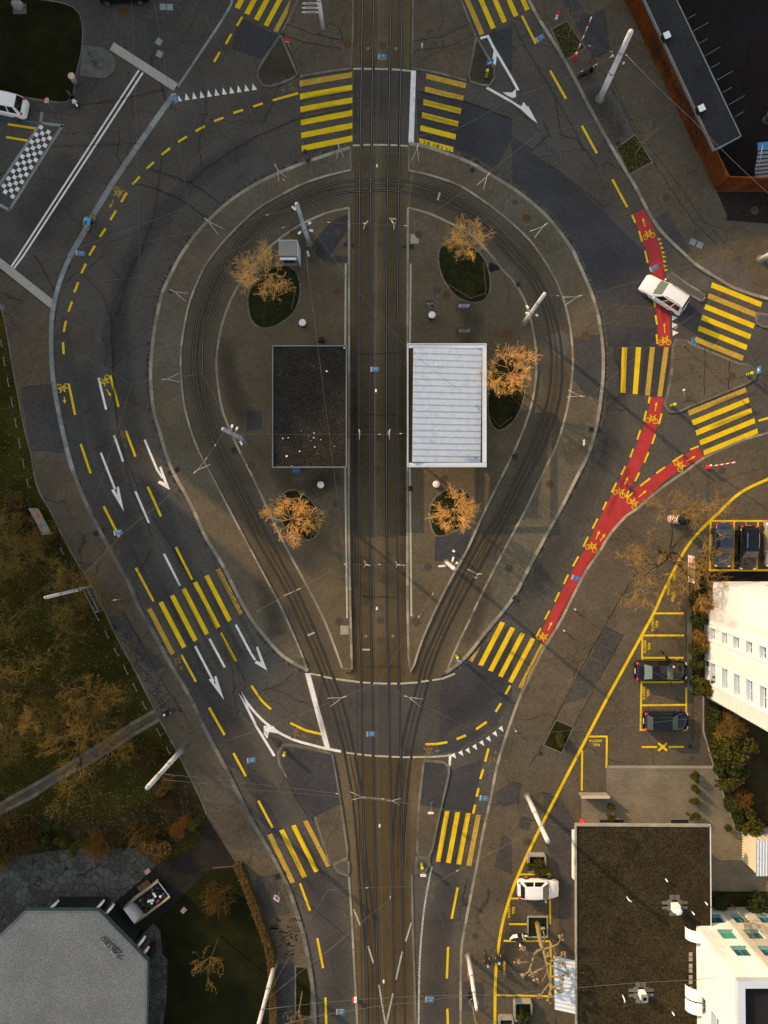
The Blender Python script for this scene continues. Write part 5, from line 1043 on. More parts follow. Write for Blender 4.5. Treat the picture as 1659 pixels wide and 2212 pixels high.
wire([(350, 1672, 8), (553, 1694), (783, 1722), (846, 1729), (1106, 1782), (1240, 1830)], 'upper one of two parallel wires over the lower junction', 7, beads=(.35, .52))
wire([(352, 1684, 8), (553, 1707), (866, 1734), (1106, 1772), (1240, 1787)], 'lower one of two parallel wires over the lower junction', 7.2)
wire([(566, 2181, 8), (820, 2156), (1106, 2149), (1246, 2134), (1503, 2117), (1573, 2112)], 'bright wire along the bottom up to the panelled building', 7, r=.018)
wire([(600, 2216), (736, 2186), (930, 2162), (1020, 2150)], 'bright wire at the bottom that carries two blue lamps', 7.2, r=.018)
wire([(708, 1923), (790, 1918), (926, 1916), (1106, 1819), (1163, 1792, 8)], 'thin wire from the tram merge to the thick mast', 7, beads=(.3, .6))
wire([(708, 1923), (640, 2040), (573, 2162, 8)], 'thin wire from the tram merge to the hedge mast', 7)
wire([(573, 2162, 8), (720, 2045), (843, 1942), (846, 1900)], 'thin wire crossing the lower tracks diagonally', 7, beads=(.7,))
wire([(926, 1916), (980, 2060)], 'faint wire beside the white edge line', 7)
for k, (x0, x1, x2, x3) in enumerate(((822, 812, 815, 826), (819, 809.5, 812, 823))):
    wire([(x0, -20), (x0 - 6, 300), (x1, 760), (x1, 1106), (x2, 1480), (x2 + 2, 1659), (x3, 2000), (x3 + 4, 2240)], ('upper' if k else 'lower') + ' contact wire along the middle of the tram tracks', 5.6 + .3 * k, r=.011, sag=.04)
def bracket(c, r, j, a, b, label, z=6.6):
    pj, pa, pb = (W(*P1(c, r, *q), z) for q in (j, a, b)); t = thing('pull_off_bracket', label, 'wire bracket', pj, 0, 'pull-off brackets of the overhead line')
    for q in (pa, pb):
        mb = MB(); mb.tube([(0, 0, 0), q - pj], .02, 6); mb.build('arm', MT['cream_plastic'], t)
    mb = MB(); mb.tube([(0, 0, .02), (pj - (pa + pb) / 2).normalized() * .4 + Vector((0, 0, .02))], .045, 6); mb.build('insulator', MT['wire_pale'], t)
for q in ((1, 0, (535, 950), (523, 1028), (570, 1020), 'above the first zebra crossing end'), (1, 0, (135, 1090), (150, 1175), (195, 1150), 'left of the first zebra crossing end'), (1, 0, (1045, 960), (1008, 1040), (1055, 1048), 'beside the second zebra crossing end'), (1, 0, (1497, 1145), (1433, 1200), (1475, 1226), 'over the ring kerb under the polished curve'),
          (2, 0, (205, 1465), (115, 1500), (145, 1540), 'over the rust coloured ring cover'), (0, 0, (1350, 1435), (1445, 1480), (1415, 1520), 'over the ring kerb beside the long tar crack'), (0, 1, (1130, 232), (1220, 243), (1205, 293), 'over the two drains of the ring'), (0, 1, (1080, 798), (1157, 762), (1165, 815), 'over the widest part of the ring kerb'),
          (0, 1, (1280, 1388), (1342, 1308), (1365, 1350), 'by the floodlight mast wire'), (2, 1, (425, 264), (330, 267), (345, 317), 'next to the slanting pale mast'), (2, 1, (440, 907), (363, 867), (356, 915), 'below the tree beside the pale roof'), (1, 2, (262, 507), (180, 543), (215, 530), 'over the loop rails above the lower pad'),
          (1, 2, (560, 1202), (465, 1207), (483, 1260), 'over the first loop rails on the crossing'), (1, 2, (990, 1202), (1088, 1212), (1068, 1262), 'over the second loop rails on the crossing'), (1, 3, (688, 190), (615, 155), (622, 207), 'at the start of the spring-like span'), (1, 3, (880, 212), (942, 196), (932, 242), 'at the end of the spring-like span'),
          (1, 0, (705, 1455), (697, 1440), (697, 1487), 'on the span wire over the first track at the top'), (1, 0, (895, 1458), (905, 1440), (893, 1490), 'on the span wire over the second track at the top'), (1, 1, (672, 1155), (676, 1135), (670, 1190), 'over the first track between the shelters'), (1, 1, (862, 1155), (855, 1135), (866, 1190), 'over the second track between the shelters'),
          (1, 2, (712, 340), (700, 315), (700, 358), 'over the first track at the lower platforms'), (1, 2, (915, 342), (905, 320), (908, 362), 'over the second track at the lower platforms'), (2, 2, (-225, 402), (-290, 370), (-230, 436), 'over the loop rails beside the camera mast')):
    bracket(q[0], q[1], q[2], q[3], q[4], 'pale V-shaped pull-off bracket ' + q[5])
t = thing('span_ladder', 'spring-like insulated span between the tracks over the lower junction', 'wire span', W(783, 1722, 6.9))
mb = MB(); a, b = W(783, 1722, 6.9), W(846, 1729, 6.9); mb.tube([a - a, b - a], .03, 5); mb.build('rod', MT['wire'], t)
mb = MB()
for i in range(14): c_ = (b - a) * (i / 14); mb.tube([c_ + Vector((0, -.08, 0)), c_ + Vector((.03, .08, 0))], .02, 4)
mb.build('coil_rib', MT['wire_pale'], t)
# ---------------------------------------------------------------- buildings
def off(pts, z): return [W(p[0], p[1], z) for p in pts]
def inset(pts, d_):
    c = sum((Vector((p.x, p.y)) for p in pts), Vector((0, 0))) / len(pts); out = []
    for p in pts:
        q = Vector((p.x, p.y)) - c; out.append(c + q * (1 - d_ / q.length))
    return out
def shelter(label, corners, z, roofm, pale):
    C = off(corners, z); x0, x1 = min(p.x for p in C), max(p.x for p in C); y0, y1 = min(p.y for p in C), max(p.y for p in C)
    cx, cy = (x0 + x1) / 2, (y0 + y1) / 2; w_, h_ = x1 - x0, y1 - y0
    t = thing('tram_shelter', label, 'tram shelter', (cx, cy, Z_PLAT))
    zz = z - Z_PLAT
    mb = MB(); mb.box((0, 0, zz - .15), (w_ - (.8 if pale else .1), h_ - (.9 if pale else .1), .14)); rf = mb.build('roof', MT[roofm], t)
    if pale: mb.v = [(x, y, z_ - zz) for x, y, z_ in mb.v]; rf.data.vertices.foreach_set('co', [q for v_ in mb.v for q in v_]); rf.location = (0, 0, zz)
    for a, b, c_, d_ in ((0, h_ / 2 - .04, w_, .08), (0, -h_ / 2 + .04, w_, .08), (w_ / 2 - .04, 0, .08, h_ - .16), (-w_ / 2 + .04, 0, .08, h_ - .16)):
        mb = MB(); mb.box((a, b, zz - .12), (c_, d_, .3)); mb.build('fascia', MT['tin_trim' if pale else 'zinc'], t)
    for sx in (-1, 1):
        for sy in (-1, 0, 1):
            mb = MB(); mb.box((sx * (w_ / 2 - .9), sy * (h_ / 2 - .9), (zz - .22) / 2), (.12, .12, zz - .22)); mb.build('post', MT['galv'], t)
    mb = MB(); mb.box(((-1 if not pale else 1) * (w_ / 2 - 1.0), 0, 1.2), (.06, h_ - 2.2, 2.2)); mb.build('glass_wall', MT['glass'], t)
    mb = MB(); mb.box(((-1 if not pale else 1) * (w_ / 2 - 1.5), 0, .43), (.45, h_ - 4, .06)); s_ = mb.build('bench', MT['wood'], t)
    for k in (-2, 0, 2):
        mb = MB(); mb.box(((-1 if not pale else 1) * (w_ / 2 - 1.5), k, .2), (.3, .06, .4)); mb.build('leg', MT['galv'], s_)
    if pale:
        n = 18; a = -h_ / 2 + .42; b = h_ / 2 - .40; xl, xr = -w_ / 2 + .43, w_ / 2 - .38
        for i in range(n):
            ya, yb = a + (b - a) * i / n, a + (b - a) * (i + 1) / n
            mb = MB(); mb.box(((xl + xr) / 2, (ya + yb) / 2, rnd.uniform(-.003, .003)), (xr - xl, yb - ya - .035, .05)); mb.box(((xl + xr) / 2, yb - .018, .015), (xr - xl, .025, .07)); mb.build('roof_sheet', MT['tin'], rf)
        rf.rotation_euler = (math.radians(3), math.radians(8), 0)
        mb = MB(); mb.box((-w_ / 2 + .26, 0, zz - .055), (.3, h_ - .2, .05)); mb.build('gutter', MT['bed'], t)
        for q in ((0, h_ / 2 - .24, w_ - .2, .3), (0, -h_ / 2 + .24, w_ - .2, .28), (w_ / 2 - .22, 0, .28, h_ - .8)):
            mb = MB(); mb.box((q[0], q[1], zz - .05), (q[2], q[3], .06)); mb.build('edge_flashing', MT['tin_trim'], t)
    return t, zz
A_, zz = shelter('tram shelter with dark mossy gravel roof littered with white scraps', [(588, 746), (748, 746), (749, 1010), (589, 1010)], 3.4, 'gravel_roof2', False)
shelter('tram shelter with pale ribbed metal roof', [(880, 743), (1051, 742), (1051, 1009), (880, 1009)], 3.4, 'black_roof', True)
k = 0
for x, y, s in ((458, 745, .24), (375, 1147, .14), (174, 1182, .2), (208, 1177, .14), (340, 1168, .08), (373, 1177, .16), (355, 1197, .06), (420, 1190, .12), (380, 1237, .16), (283, 1265, .18), (198, 1297, .26), (507, 1233, .1), (293, 1133, .07), (398, 1279, .07), (374, 717, .06), (230, 1359, .1), (572, 594, .2), (363, 1315, .05), (1165, 710, .24), (1152, 1141, .07), (1058, 1210, .06), (1125, 1141, .06)):
    p = W(*P1(1, 1, x, y), 3.4); mb = MB(); a = rnd.uniform(0, 6.3); zt = 3.33 if x < 900 else 3.45 - .139 * (p.x - 5.8) + .052 * (p.y - 9.2)
    mb.add([(s / 2 * math.cos(a + q) * rnd.uniform(.75, 1.1), s / 2 * math.sin(a + q) * rnd.uniform(.75, 1.1), rnd.uniform(0, .03)) for q in (0, 1.5, 3.1, 4.6)], [(0, 1, 2, 3)])
    o = mb.build('paper_scrap', MT['sign_white'], label='white paper scrap lying on the dark gravel shelter roof' if x < 900 else 'white paper scrap lying on the pale metal shelter roof', cat='litter', group='scraps on the dark roof' if x < 900 else 'scraps on the pale roof', loc=(p.x, p.y, zt))
# --- rusted steel stadium wall with low block behind
t = thing('stadium_entrance_building', 'low stadium building behind a long rusted steel wall with lettering', 'building', (0, 0, .1))
zt = 2.55
B0, B1 = W(*P1(2, 0, 730, 0), .1), W(*P1(2, 0, 1318, 1233), .1); dr = (B1 - B0).normalized(); B0 = B0 - dr * 12; nr = Vector((-dr.y, dr.x, 0))
if nr.x < 0: nr = -nr
mb = MB(); L = (B1 - B0).length
npn = 14
for i in range(npn):
    a, b = B0 + dr * (L * i / npn + .015), B0 + dr * (L * (i + 1) / npn - .015)
    mb = MB(); mb.prism([a, b, b + nr * .12, a + nr * .12], 0, zt); mb.build('wall_panel', MT['corten'], t)
E1 = B1 + Vector((22, -.6, 0)); mb = MB(); dd = (E1 - B1).normalized(); nn = Vector((-dd.y, dd.x, 0))
mb.prism([B1 + dd * .14, E1, E1 + nn * .12, B1 + nn * .12 + dd * .14], 0, zt); mb.build('wall_panel', MT['corten'], t)
def tp(x, y, z): return W(*P1(2, 0, x, y), z)
roof = [tp(868, 30, zt), tp(1062, 0, zt), tp(1480, 885, zt), tp(1308, 977, zt)]
roof[0] = roof[0] + (roof[0] - roof[3]).normalized() * 10; roof[1] = roof[1] + (roof[1] - roof[2]).normalized() * 10
mb = MB(); mb.prism(roof, zt - .25, zt - .02); rf = mb.build('roof', MT['road_roof'], t)
for i in range(4):
    mb = MB(); a, b = roof[i], roof[(i + 1) % 4]; mb.strip([a, b], .1, zt + .02, depth=.3); mb.build('edge_flashing', MT['zinc'], rf)
rc_ = sum(roof, Vector()) / 4; mb = MB(); mb.prism([p + (nr if (p - rc_).dot(nr) < 0 else -nr) * .5 for p in roof], 0, zt - .26); mb.build('wall', MT['dark_wall'], t)
for x, y in ((1003, 230), (1227, 702)):
    p = tp(x, y, zt + .5); mb = MB(); mb.box((p.x, p.y, zt + .2), (.62, .62, .5), rz=.42); v = mb.build('roof_vent', MT['dark_wall'], rf); mb = MB(); mb.box((p.x, p.y, zt + .47), (.56, .56, .06), rz=.42); mb.build('lid', MT['white_plastic'], v)
for i in range(9):
    f = (i + .5) / 9; p = tp(1110 + 350 * f, 90 + 710 * f, zt - .3); l = .9 + .7 * (i % 2); q = Vector((.87, .5, 0))
    mb = MB(); mb.tube([p, p + q * l], .02, 5); mb.build('bracket_arm', MT['zinc'], rf)
# letters on the wall
ux = dr; uz = Vector((0, 0, 1)); ny = ux.cross(uz)   # outward
def wall_text(txt, s0, size, zc):
    cu = bpy.data.curves.new('t', 'FONT'); cu.body = txt; cu.size = size; cu.align_x = 'CENTER'; cu.align_y = 'CENTER'; cu.extrude = .02
    o = bpy.data.objects.new('t', cu); me = bpy.data.meshes.new_from_object(o); bpy.data.objects.remove(o); me.materials.clear(); me.materials.append(MT['letter'])
    q = bpy.data.objects.new('lettering', me); col.objects.link(q); q.parent = t
    p = s0 - nr * .03; M_ = Matrix((( ux.x, 0, -nr.x, p.x), (ux.y, 0, -nr.y, p.y), (0, 1, 0, zc), (0, 0, 0, 1))); q.matrix_local = M_
def onw(x, y, z):  # foot of a picture point on the wall line
    p = W(*P1(2, 0, x, y), z); return B0 + dr * (p - B0).dot(dr)
A0, A1 = onw(925, 243, 1.35), onw(1220, 870, 1.35); word = 'STADION LETZIGRUND'
for i, ch in enumerate(word):
    if ch != ' ': wall_text(ch, A0.lerp(A1, i / (len(word) - 1)), 1.05, 1.25)
p = onw(1262, 965, 1.3) - nr * .03; mb = MB(); mb.tube([p + uz * .9 - dr * .3, p + uz * 1.6, p + uz * .9 + dr * .3], .06, 5); mb.tube([p + uz * .95 - dr * .1, p + uz * 1.15, p + uz * .95 + dr * .1], .04, 5); mb.build('emblem', MT['letter'], t)
# stair in the yard
t = thing('steel_stair', 'steel stair with blue landing in the dark stadium yard', 'stair', W(*P1(2, 0, 1610, 1130), .1), .1)
for i in range(9):
    mb = MB(); mb.box((.05, -.9 + i * .27, .15 + .18 * i), (2.0, .26, .04)); mb.build('step', MT['galv'], t)
for sx in (-1, 1):
    mb = MB(); mb.tube([(sx, -1, 1.0), (sx, 1.5, 2.6)], .03, 6); mb.build('handrail', MT['galv'], t)
    mb = MB(); mb.box((sx * 1.02, .2, .8), (.05, 2.6, .25)); mb.build('stringer', MT['dark_wall'], t)
mb = MB(); mb.box((.4, 1.75, 1.75), (2.8, .7, .08)); mb.build('landing', MT['lamp_blue'], t)
t = thing('ventilation_fan', 'pale round ventilation fan in the dark stadium yard', 'fan', W(*P1(2, 0, 1650, 780), .1))
mb = MB(); mb.lathe((0, 0, 0), [(.4, 0), (.4, 1.0), (.5, 1.0), (.5, 1.2), (.3, 1.2), (.3, 1.1), (.05, 1.1)], 20); mb.build('housing', MT['zinc'], t)
mb = MB()
for k in range(5): mb.box((.15 * math.cos(k * 1.257), .15 * math.sin(k * 1.257), 1.15), (.26, .1, .02), rz=k * 1.257)
mb.build('blade', MT['dark_wall'], t)
# --- white apartment building on the right
def quad(mb, a, b, c_, d_, m=0): mb.add([a, b, c_, d_], [(0, 1, 2, 3)], m)
def wall_with_windows(parent, name, a, b, z1, wins, mat, depth=.22, framem='frame_teal', glassm='glass', z0=0.1, mull=True, bands=None):
    "wall from a to b (left to right seen from outside); wins: (s, z, w, h, kind)"
    ux = (b - a).normalized(); n = Vector((ux.y, -ux.x, 0)); L = (b - a).length
    xs = sorted({0, L} | {s - w_ / 2 for s, z, w_, h_, k in wins} | {s + w_ / 2 for s, z, w_, h_, k in wins}); zs = sorted({z0, z1} | {z - h_ / 2 for s, z, w_, h_, k in wins} | {z + h_ / 2 for s, z, w_, h_, k in wins})
    mb = MB(); P_ = lambda s, z, d_=0: (a.x + ux.x * s - n.x * d_, a.y + ux.y * s - n.y * d_, z)
    for i in range(len(xs) - 1):
        for j in range(len(zs) - 1):
            cx, cz = (xs[i] + xs[i + 1]) / 2, (zs[j] + zs[j + 1]) / 2
            if any(abs(cx - s) < w_ / 2 and abs(cz - z) < h_ / 2 for s, z, w_, h_, k in wins): continue
            quad(mb, P_(xs[i], zs[j]), P_(xs[i + 1], zs[j]), P_(xs[i + 1], zs[j + 1]), P_(xs[i], zs[j + 1]))
    for s, z, w_, h_, k in wins:   # reveals
        l, r, lo, hi = s - w_ / 2, s + w_ / 2, z - h_ / 2, z + h_ / 2
        quad(mb, P_(l, lo), P_(l, hi), P_(l, hi, depth), P_(l, lo, depth)); quad(mb, P_(r, hi), P_(r, lo), P_(r, lo, depth), P_(r, hi, depth))
        quad(mb, P_(l, hi), P_(r, hi), P_(r, hi, depth), P_(l, hi, depth)); quad(mb, P_(r, lo), P_(l, lo), P_(l, lo, depth), P_(r, lo, depth))
    wl_ = mb.build(name, MT[mat], parent)
    for s, z, w_, h_, k in wins:
        l, r, lo, hi = s - w_ / 2, s + w_ / 2, z - h_ / 2, z + h_ / 2
        mb = MB(); f = .06
        for q in ((l, r, lo, lo + f), (l, r, hi - f, hi), (l, l + f, lo + f, hi - f), (r - f, r, lo + f, hi - f)) + (((s - f / 2, s + f / 2, lo + f, hi - f),) if mull else ()):
            d0, d1 = depth - .06, depth - .005
            quad(mb, P_(q[0], q[2], d0), P_(q[1], q[2], d0), P_(q[1], q[3], d0), P_(q[0], q[3], d0))
            quad(mb, P_(q[0], q[3], d0), P_(q[1], q[3], d0), P_(q[1], q[3], d1), P_(q[0], q[3], d1))
        wo = mb.build('window', MT[framem], parent)
        mb = MB(); quad(mb, P_(l, lo, depth - .02), P_(r, lo, depth - .02), P_(r, hi, depth - .02), P_(l, hi, depth - .02)); mb.build('pane', MT[k or glassm], wo)
        mb = MB(); c_ = (Vector(P_(s, lo + .005, depth * .4))); mb.box(tuple(c_ - Vector((0, 0, .02))), (w_ + .06, depth * 1.2, .04), rz=math.atan2(ux.y, ux.x)); mb.build('sill', MT[framem], wo)
    return wl_
t = thing('apartment_building', 'tall white building with slot windows catching the low sun beside the car park', 'building', (0, 0, 0))
zt = 13.6
NW, W1, W2, SW = W(1528, 1256, .1), W(1529, 1336, .1), W(1521.5, 1337, .1), W(1523, 1501, .1)
NE, SE = NW + Vector((16, 0, 0)), SW + Vector((16, -2.5, 0))
fl = [1.75, 4.0, 6.1, 8.2, 10.3, 12.3]
LW = (W2 - SW).length
wall_with_windows(t, 'wall', NE, NW, zt, [(16 - 4.2 - 3.2 * i, z, 1.7, 1.0, 'glass_blue') for i in range(-1, 3) for z in fl[1:] if 16 - 4.2 - 3.2 * i < 15], 'wall_white', framem='tin_trim', mull=False)
wall_with_windows(t, 'wall', NW, W1, zt, [], 'wall_white')
mb = MB(); quad(mb, tuple(W1), tuple(W2), (W2.x, W2.y, zt), (W1.x, W1.y, zt)); mb.build('wall', MT['wall_white'], t)
yb = lambda yw: (W2.y - yw)
wall_with_windows(t, 'wall', W2, SW, zt, [(yb(-10.95), z, .95, .85, None) for z in fl] + [(yb(-14.45), z, 1.75, .85, None) for z in fl], 'wall_white', depth=.34, framem='tin_trim', mull=True)
for yw, w_ in ((-10.95, .95), (-14.45, 1.75)):
    for s_ in (-1, 1):
        mb = MB(); mb.box((W2.x - .03, yw + s_ * (w_ / 2 + .14), zt / 2), (.1, .12, zt - .4)); mb.build('pilaster', MT['wall_white'], t)
for k in range(3):
    yw = (-9.4, -12.6, -16.2)[k]; mb = MB()
    for j in range(60): mb.box((W2.x - .006, yw, .5 + j * .22), (.03, 1.25, .11))
    mb.build('ribbed_cladding', MT['wall_white'], t)
mb = MB(); quad(mb, tuple(SW), tuple(SE), (SE.x, SE.y, zt), (SW.x, SW.y, zt)); quad(mb, tuple(SE), tuple(NE), (NE.x, NE.y, zt), (SE.x, SE.y, zt)); mb.build('wall', MT['wall_white'], t)
mb = MB(); mb.prism([NW, W1, W2, SW, SE, NE], zt - .1, zt); mb.build('roof', MT['black_roof'], t)
mb = MB(); mb.box((0, 0, 0), (.02, .32, .14), M=Matrix.Translation((SW.x - .02, SW.y + .95, .9))); mb.build('house_number_plate', MT['sign_red'], t)
# --- low gravel roofed building
z = 3.1
t = thing('flat_roofed_building', 'low building with large dark gravel roof and graffiti on its white edge', 'building', (0, 0, 0))
R_ = [W(1244.5, 1783, z), W(1534.5, 1785, z), W(1538, 2290, z), W(1246, 2290, z)]
mb = MB(); mb.prism(R_, z - .2, z - .03); rf = mb.build('roof', MT['gravel_roof'], t)
for i, (w_, m) in enumerate(((.1, 'concrete'), (.06, 'tin_trim'), (.06, 'zinc'), (.08, 'concrete'))):
    a, b = R_[i], R_[(i + 1) % 4]; mb = MB(); mb.strip([a, b], w_, z + .06 + .001 * i, depth=.5); mb.build('fascia', MT[m], rf)
NB = [W(1252, 1775, .1), W(1529, 1777, .1)]
mb = MB(); a, b = W(1243.5, 1778.3, z - .5), W(1535, 1780.5, z - .5)
mb.add([tuple(a), tuple(b), (R_[1].x, R_[1].y + .0, z), (R_[0].x, R_[0].y, z)], [(0, 1, 2, 3)]); mb.build('white_edge_board', MT['wall_white'], t)
for k in range(13):   # spray lettering strokes on the edge
    f = .45 + .026 * k if k < 6 else .60 + .026 * k; p = a.lerp(b, f if f < .8 else .78); q = p + (R_[0] - a) * .8; mb = MB(); mb.tube([p + Vector((0, .02, .06)), p.lerp(q, .5) + Vector((.12, .03, .03)), q + Vector((.05, .02, 0))], .045, 5); mb.build('spray_lettering', MT['graffiti'], t)
mb = MB(); mb.prism(inset([Vector((p.x, p.y, 0)) for p in R_], 2.0), .1, z - .21); mb.build('wall', MT['wall_white'], t)
for x, y, L_ in ((400, 560, 6.2), ): 
    p = W(*P1(2, 3, x, y), 2.4); mb = MB(); mb.box((p.x, p.y, 2.4), (.22, 4.2, .5)); mb.build('awning_box', MT['wall_white'], t)
for y in range(5):
    p = W(*P1(2, 3, 411, 790 + y * 48), 2.6); mb = MB(); mb.box((p.x, p.y, 2.6), (.05, .45, .35)); mb.build('spray_lettering', MT['graffiti' if y % 2 else 'sign_white'], t)
def tile_cross(x, y):
    for dx, dy in ((-34, 20), (-34, -20), (34, 20), (34, -20), (-18, -52), (18, -52), (-18, 52), (18, 52), (-66, 10), (-66, -10), (66, 8), (66, -12)):
        p = W(*P1(2, 3, x + dx, y + dy), z); mb = MB(); mb.box((p.x, p.y, z - .01), (.42, .42, .05), rz=.0); mb.build('paving_slab', MT['concrete_dark'], rf)
tile_cross(1055, 890); tile_cross(836, 1457)
for i in range(12):
    p = W(*P1(2, 3, 1158 + (i > 7) * 14, 1208 + i * 32 + (i // 2) * 10), z)
    if i < 10: mb = MB(); mb.box((p.x, p.y, z - .01), (.3, .34, .05)); mb.build('paving_slab', MT['concrete'], rf)
p = W(*P1(2, 3, 1052, 893), z); t2 = mb = MB(); mb.box((p.x, p.y, z + .3), (.62, .62, .62)); v = mb.build('chimney', MT['wall_white'], rf); mb = MB(); mb.lathe((p.x, p.y, z + .7), [(.12, -.1), (.12, .1), (.33, .1), (.33, .24), (.2, .33), (.02, .35)], 18); mb.build('cowl', MT['white_plastic'], v)
p = W(*P1(2, 3, 838, 1455), z); mb = MB(); mb.box((p.x, p.y, z + .3), (.55, .5, .65)); v = mb.build('chimney', MT['wall_white'], rf); mb = MB()
for q in ((0, .22, .5, .06), (0, -.22, .5, .06), (.22, 0, .06, .38), (-.22, 0, .06, .38)): mb.box((p.x + q[0], p.y + q[1], z + .78), (q[2], q[3], .3))
mb.build('flue_frame', MT['zinc'], v); mb = MB(); mb.box((p.x, p.y, z + .65), (.38, .38, .06)); mb.build('flue_mouth', MT['dark_wall'], v)
for x, y, a in ((752, 848, .6), (724, 1488, 1.4)):
    p = W(*P1(2, 3, x, y), z + .3); mb = MB(); mb.tube([(p.x, p.y, z - .05), (p.x, p.y, z + .35), (p.x + .12 * math.cos(a), p.y - .12 * math.sin(a), z + .5), (p.x + .3 * math.cos(a), p.y - .3 * math.sin(a), z + .45), (p.x + .36 * math.cos(a), p.y - .36 * math.sin(a), z + .3)], .055, 8); mb.build('vent_pipe', MT['white_plastic'], rf)
for x, y in ((1002, 728), (1260, 878), (1175, 942), (1045, 1592)):
    p = W(*P1(2, 3, x, y), z + .2); mb = MB(); mb.tube([(p.x, p.y, z - .05), (p.x, p.y, z + .4)], .06, 8); mb.build('vent_pipe', MT['white_plastic'], rf)
# corrugated canopy beside it
t = thing('corrugated_canopy', 'ribbed pale metal canopy under the pollarded tree', 'canopy', (0, 0, 0))
q = [W(*P1(2, 3, x, y), 2.6) for x, y in ((276, 1223), (414, 1242), (414, 1585), (280, 1570))]
mb = MB(); n = 60
for i in range(n + 1):
    f = i / n; a = q[0].lerp(q[3], f); b = q[1].lerp(q[2], f); zo = .05 * math.cos(f * math.pi * 2 * 13)
    mb.v += [(a.x, a.y, 2.45 + zo), (b.x, b.y, 2.75 + zo)]
for i in range(n): mb.f.append((2 * i, 2 * i + 1, 2 * i + 3, 2 * i + 2)); mb.m.append(0); mb.sm.append(True)
mb.build('roof_sheet', MT['tin'], t)
for i in (0, 3):
    mb = MB(); mb.tube([(q[i].x + .2, q[i].y, .1), (q[i].x + .2, q[i].y, 2.4)], .05, 8); mb.build('post', MT['galv'], t)
mb = MB(); mb.tube([(q[0].x, q[0].y, 2.38), (q[3].x, q[3].y, 2.38)], .05, 8); mb.build('edge_beam', MT['zinc'], t)
# shed at the right edge
t = thing('corrugated_shed', 'small shed with ribbed walls and ribbed white roof by the paving', 'shed', (0, 0, 0))
a0 = [W(*P1(2, 3, x, y), .1) for x, y in ((1490, 392), (1900, 392), (1900, 600), (1492, 600))]
def ribbed(mb, a, b, z0, z1, n, amp, nn):
    for i in range(n + 1):
        f = i / n; p = a.lerp(b, f) + nn * amp * math.cos(f * n * math.pi / 2 * 1.0); mb.v += [(p.x, p.y, z0), (p.x, p.y, z1)]
    o = len(mb.v) - 2 * (n + 1)
    for i in range(n): mb.f.append((o + 2 * i, o + 2 * i + 2, o + 2 * i + 3, o + 2 * i + 1)); mb.m.append(0); mb.sm.append(False)
for i in range(4):
    mb = MB(); d_ = (a0[(i + 1) % 4] - a0[i]).normalized(); ribbed(mb, a0[i], a0[(i + 1) % 4], .1, 2.7, 48, .05, Vector((d_.y, -d_.x, 0))); mb.build('wall', MT['cream_plastic'], t)
mb = MB(); n = 96
for i in range(n + 1):
    f = i / n; x = a0[0].x - .1 + (a0[1].x - a0[0].x + .1) * f; zo = .04 * math.cos(f * math.pi * 2 * 24); mb.v += [(x, a0[0].y + .1, 2.78 + zo), (x, a0[3].y - .1, 2.72 + zo)]
for i in range(n): mb.f.append((2 * i, 2 * i + 1, 2 * i + 3, 2 * i + 2)); mb.m.append(0); mb.sm.append(True)
mb.build('roof_sheet', MT['tin'], t)
# --- panelled building, bottom right
t = thing('panelled_office_building', 'cream panelled building with teal framed windows and a white parapet', 'building', (0, 0, 0))
zt = 10.5; c0 = W(1503, 1999, 3.0); nw = Vector((c0.x, c0.y, 0.1)); ne = nw + Vector((14, .05, 0)); sw = nw + Vector((.15, -14, 0)); se = ne + Vector((0, -14, 0))
wx = 29.55 - nw.x
wins = [(14 - (wx + 2.27 * i), zz_, 1.35, 1.25, ('blind' if (i == 0 and j == 1) else 'glass_blue')) for i in range(5) for j, zz_ in enumerate((2.0, 4.35, 6.7, 8.9))] 
wins = [w_ for w_ in wins if not (w_[1] > 8 and w_[0] > 14 - wx - .5)]
wall_with_windows(t, 'wall', ne, nw, zt, [w_ for w_ in wins if 0 < w_[0] < 13.2], 'wall_panel', depth=.25)
wall_with_windows(t, 'wall', nw, sw, zt, [(6.2, 4.2, 1.6, 1.2, None), (9.4, 4.2, 1.4, 1.2, None), (6.2, 6.6, 1.6, 1.2, None), (9.4, 6.6, 1.4, 1.2, None), (9.4, 8.8, 1.4, 1.2, None)], 'wall_white', depth=.4, framem='tin_trim')
mb = MB(); quad(mb, tuple(sw), tuple(se), (se.x, se.y, zt), (sw.x, sw.y, zt)); quad(mb, tuple(se), tuple(ne), (ne.x, ne.y, zt), (se.x, se.y, zt)); mb.build('wall', MT['wall_white'], t)
mb = MB(); q = [Vector((nw.x, nw.y, 0)), Vector((ne.x, ne.y, 0)), Vector((se.x, se.y, 0)), Vector((sw.x, sw.y, 0))]; mb.prism([nw + Vector((.55, -.55, 0)), ne + Vector((0, -.55, 0)), se, sw + Vector((.55, 0, 0))], zt - .5, zt - .45); rf = mb.build('roof', MT['black_roof'], t)
for a, b, w_ in ((nw + Vector((0, -.28, 0)), ne + Vector((0, -.28, 0)), .56), (nw + Vector((.28, -.56, 0)), sw + Vector((.28, 0, 0)), .56)):
    mb = MB(); mb.strip([a, b], w_, zt + .02, depth=.5); mb.build('parapet', MT['tin_trim'], rf)
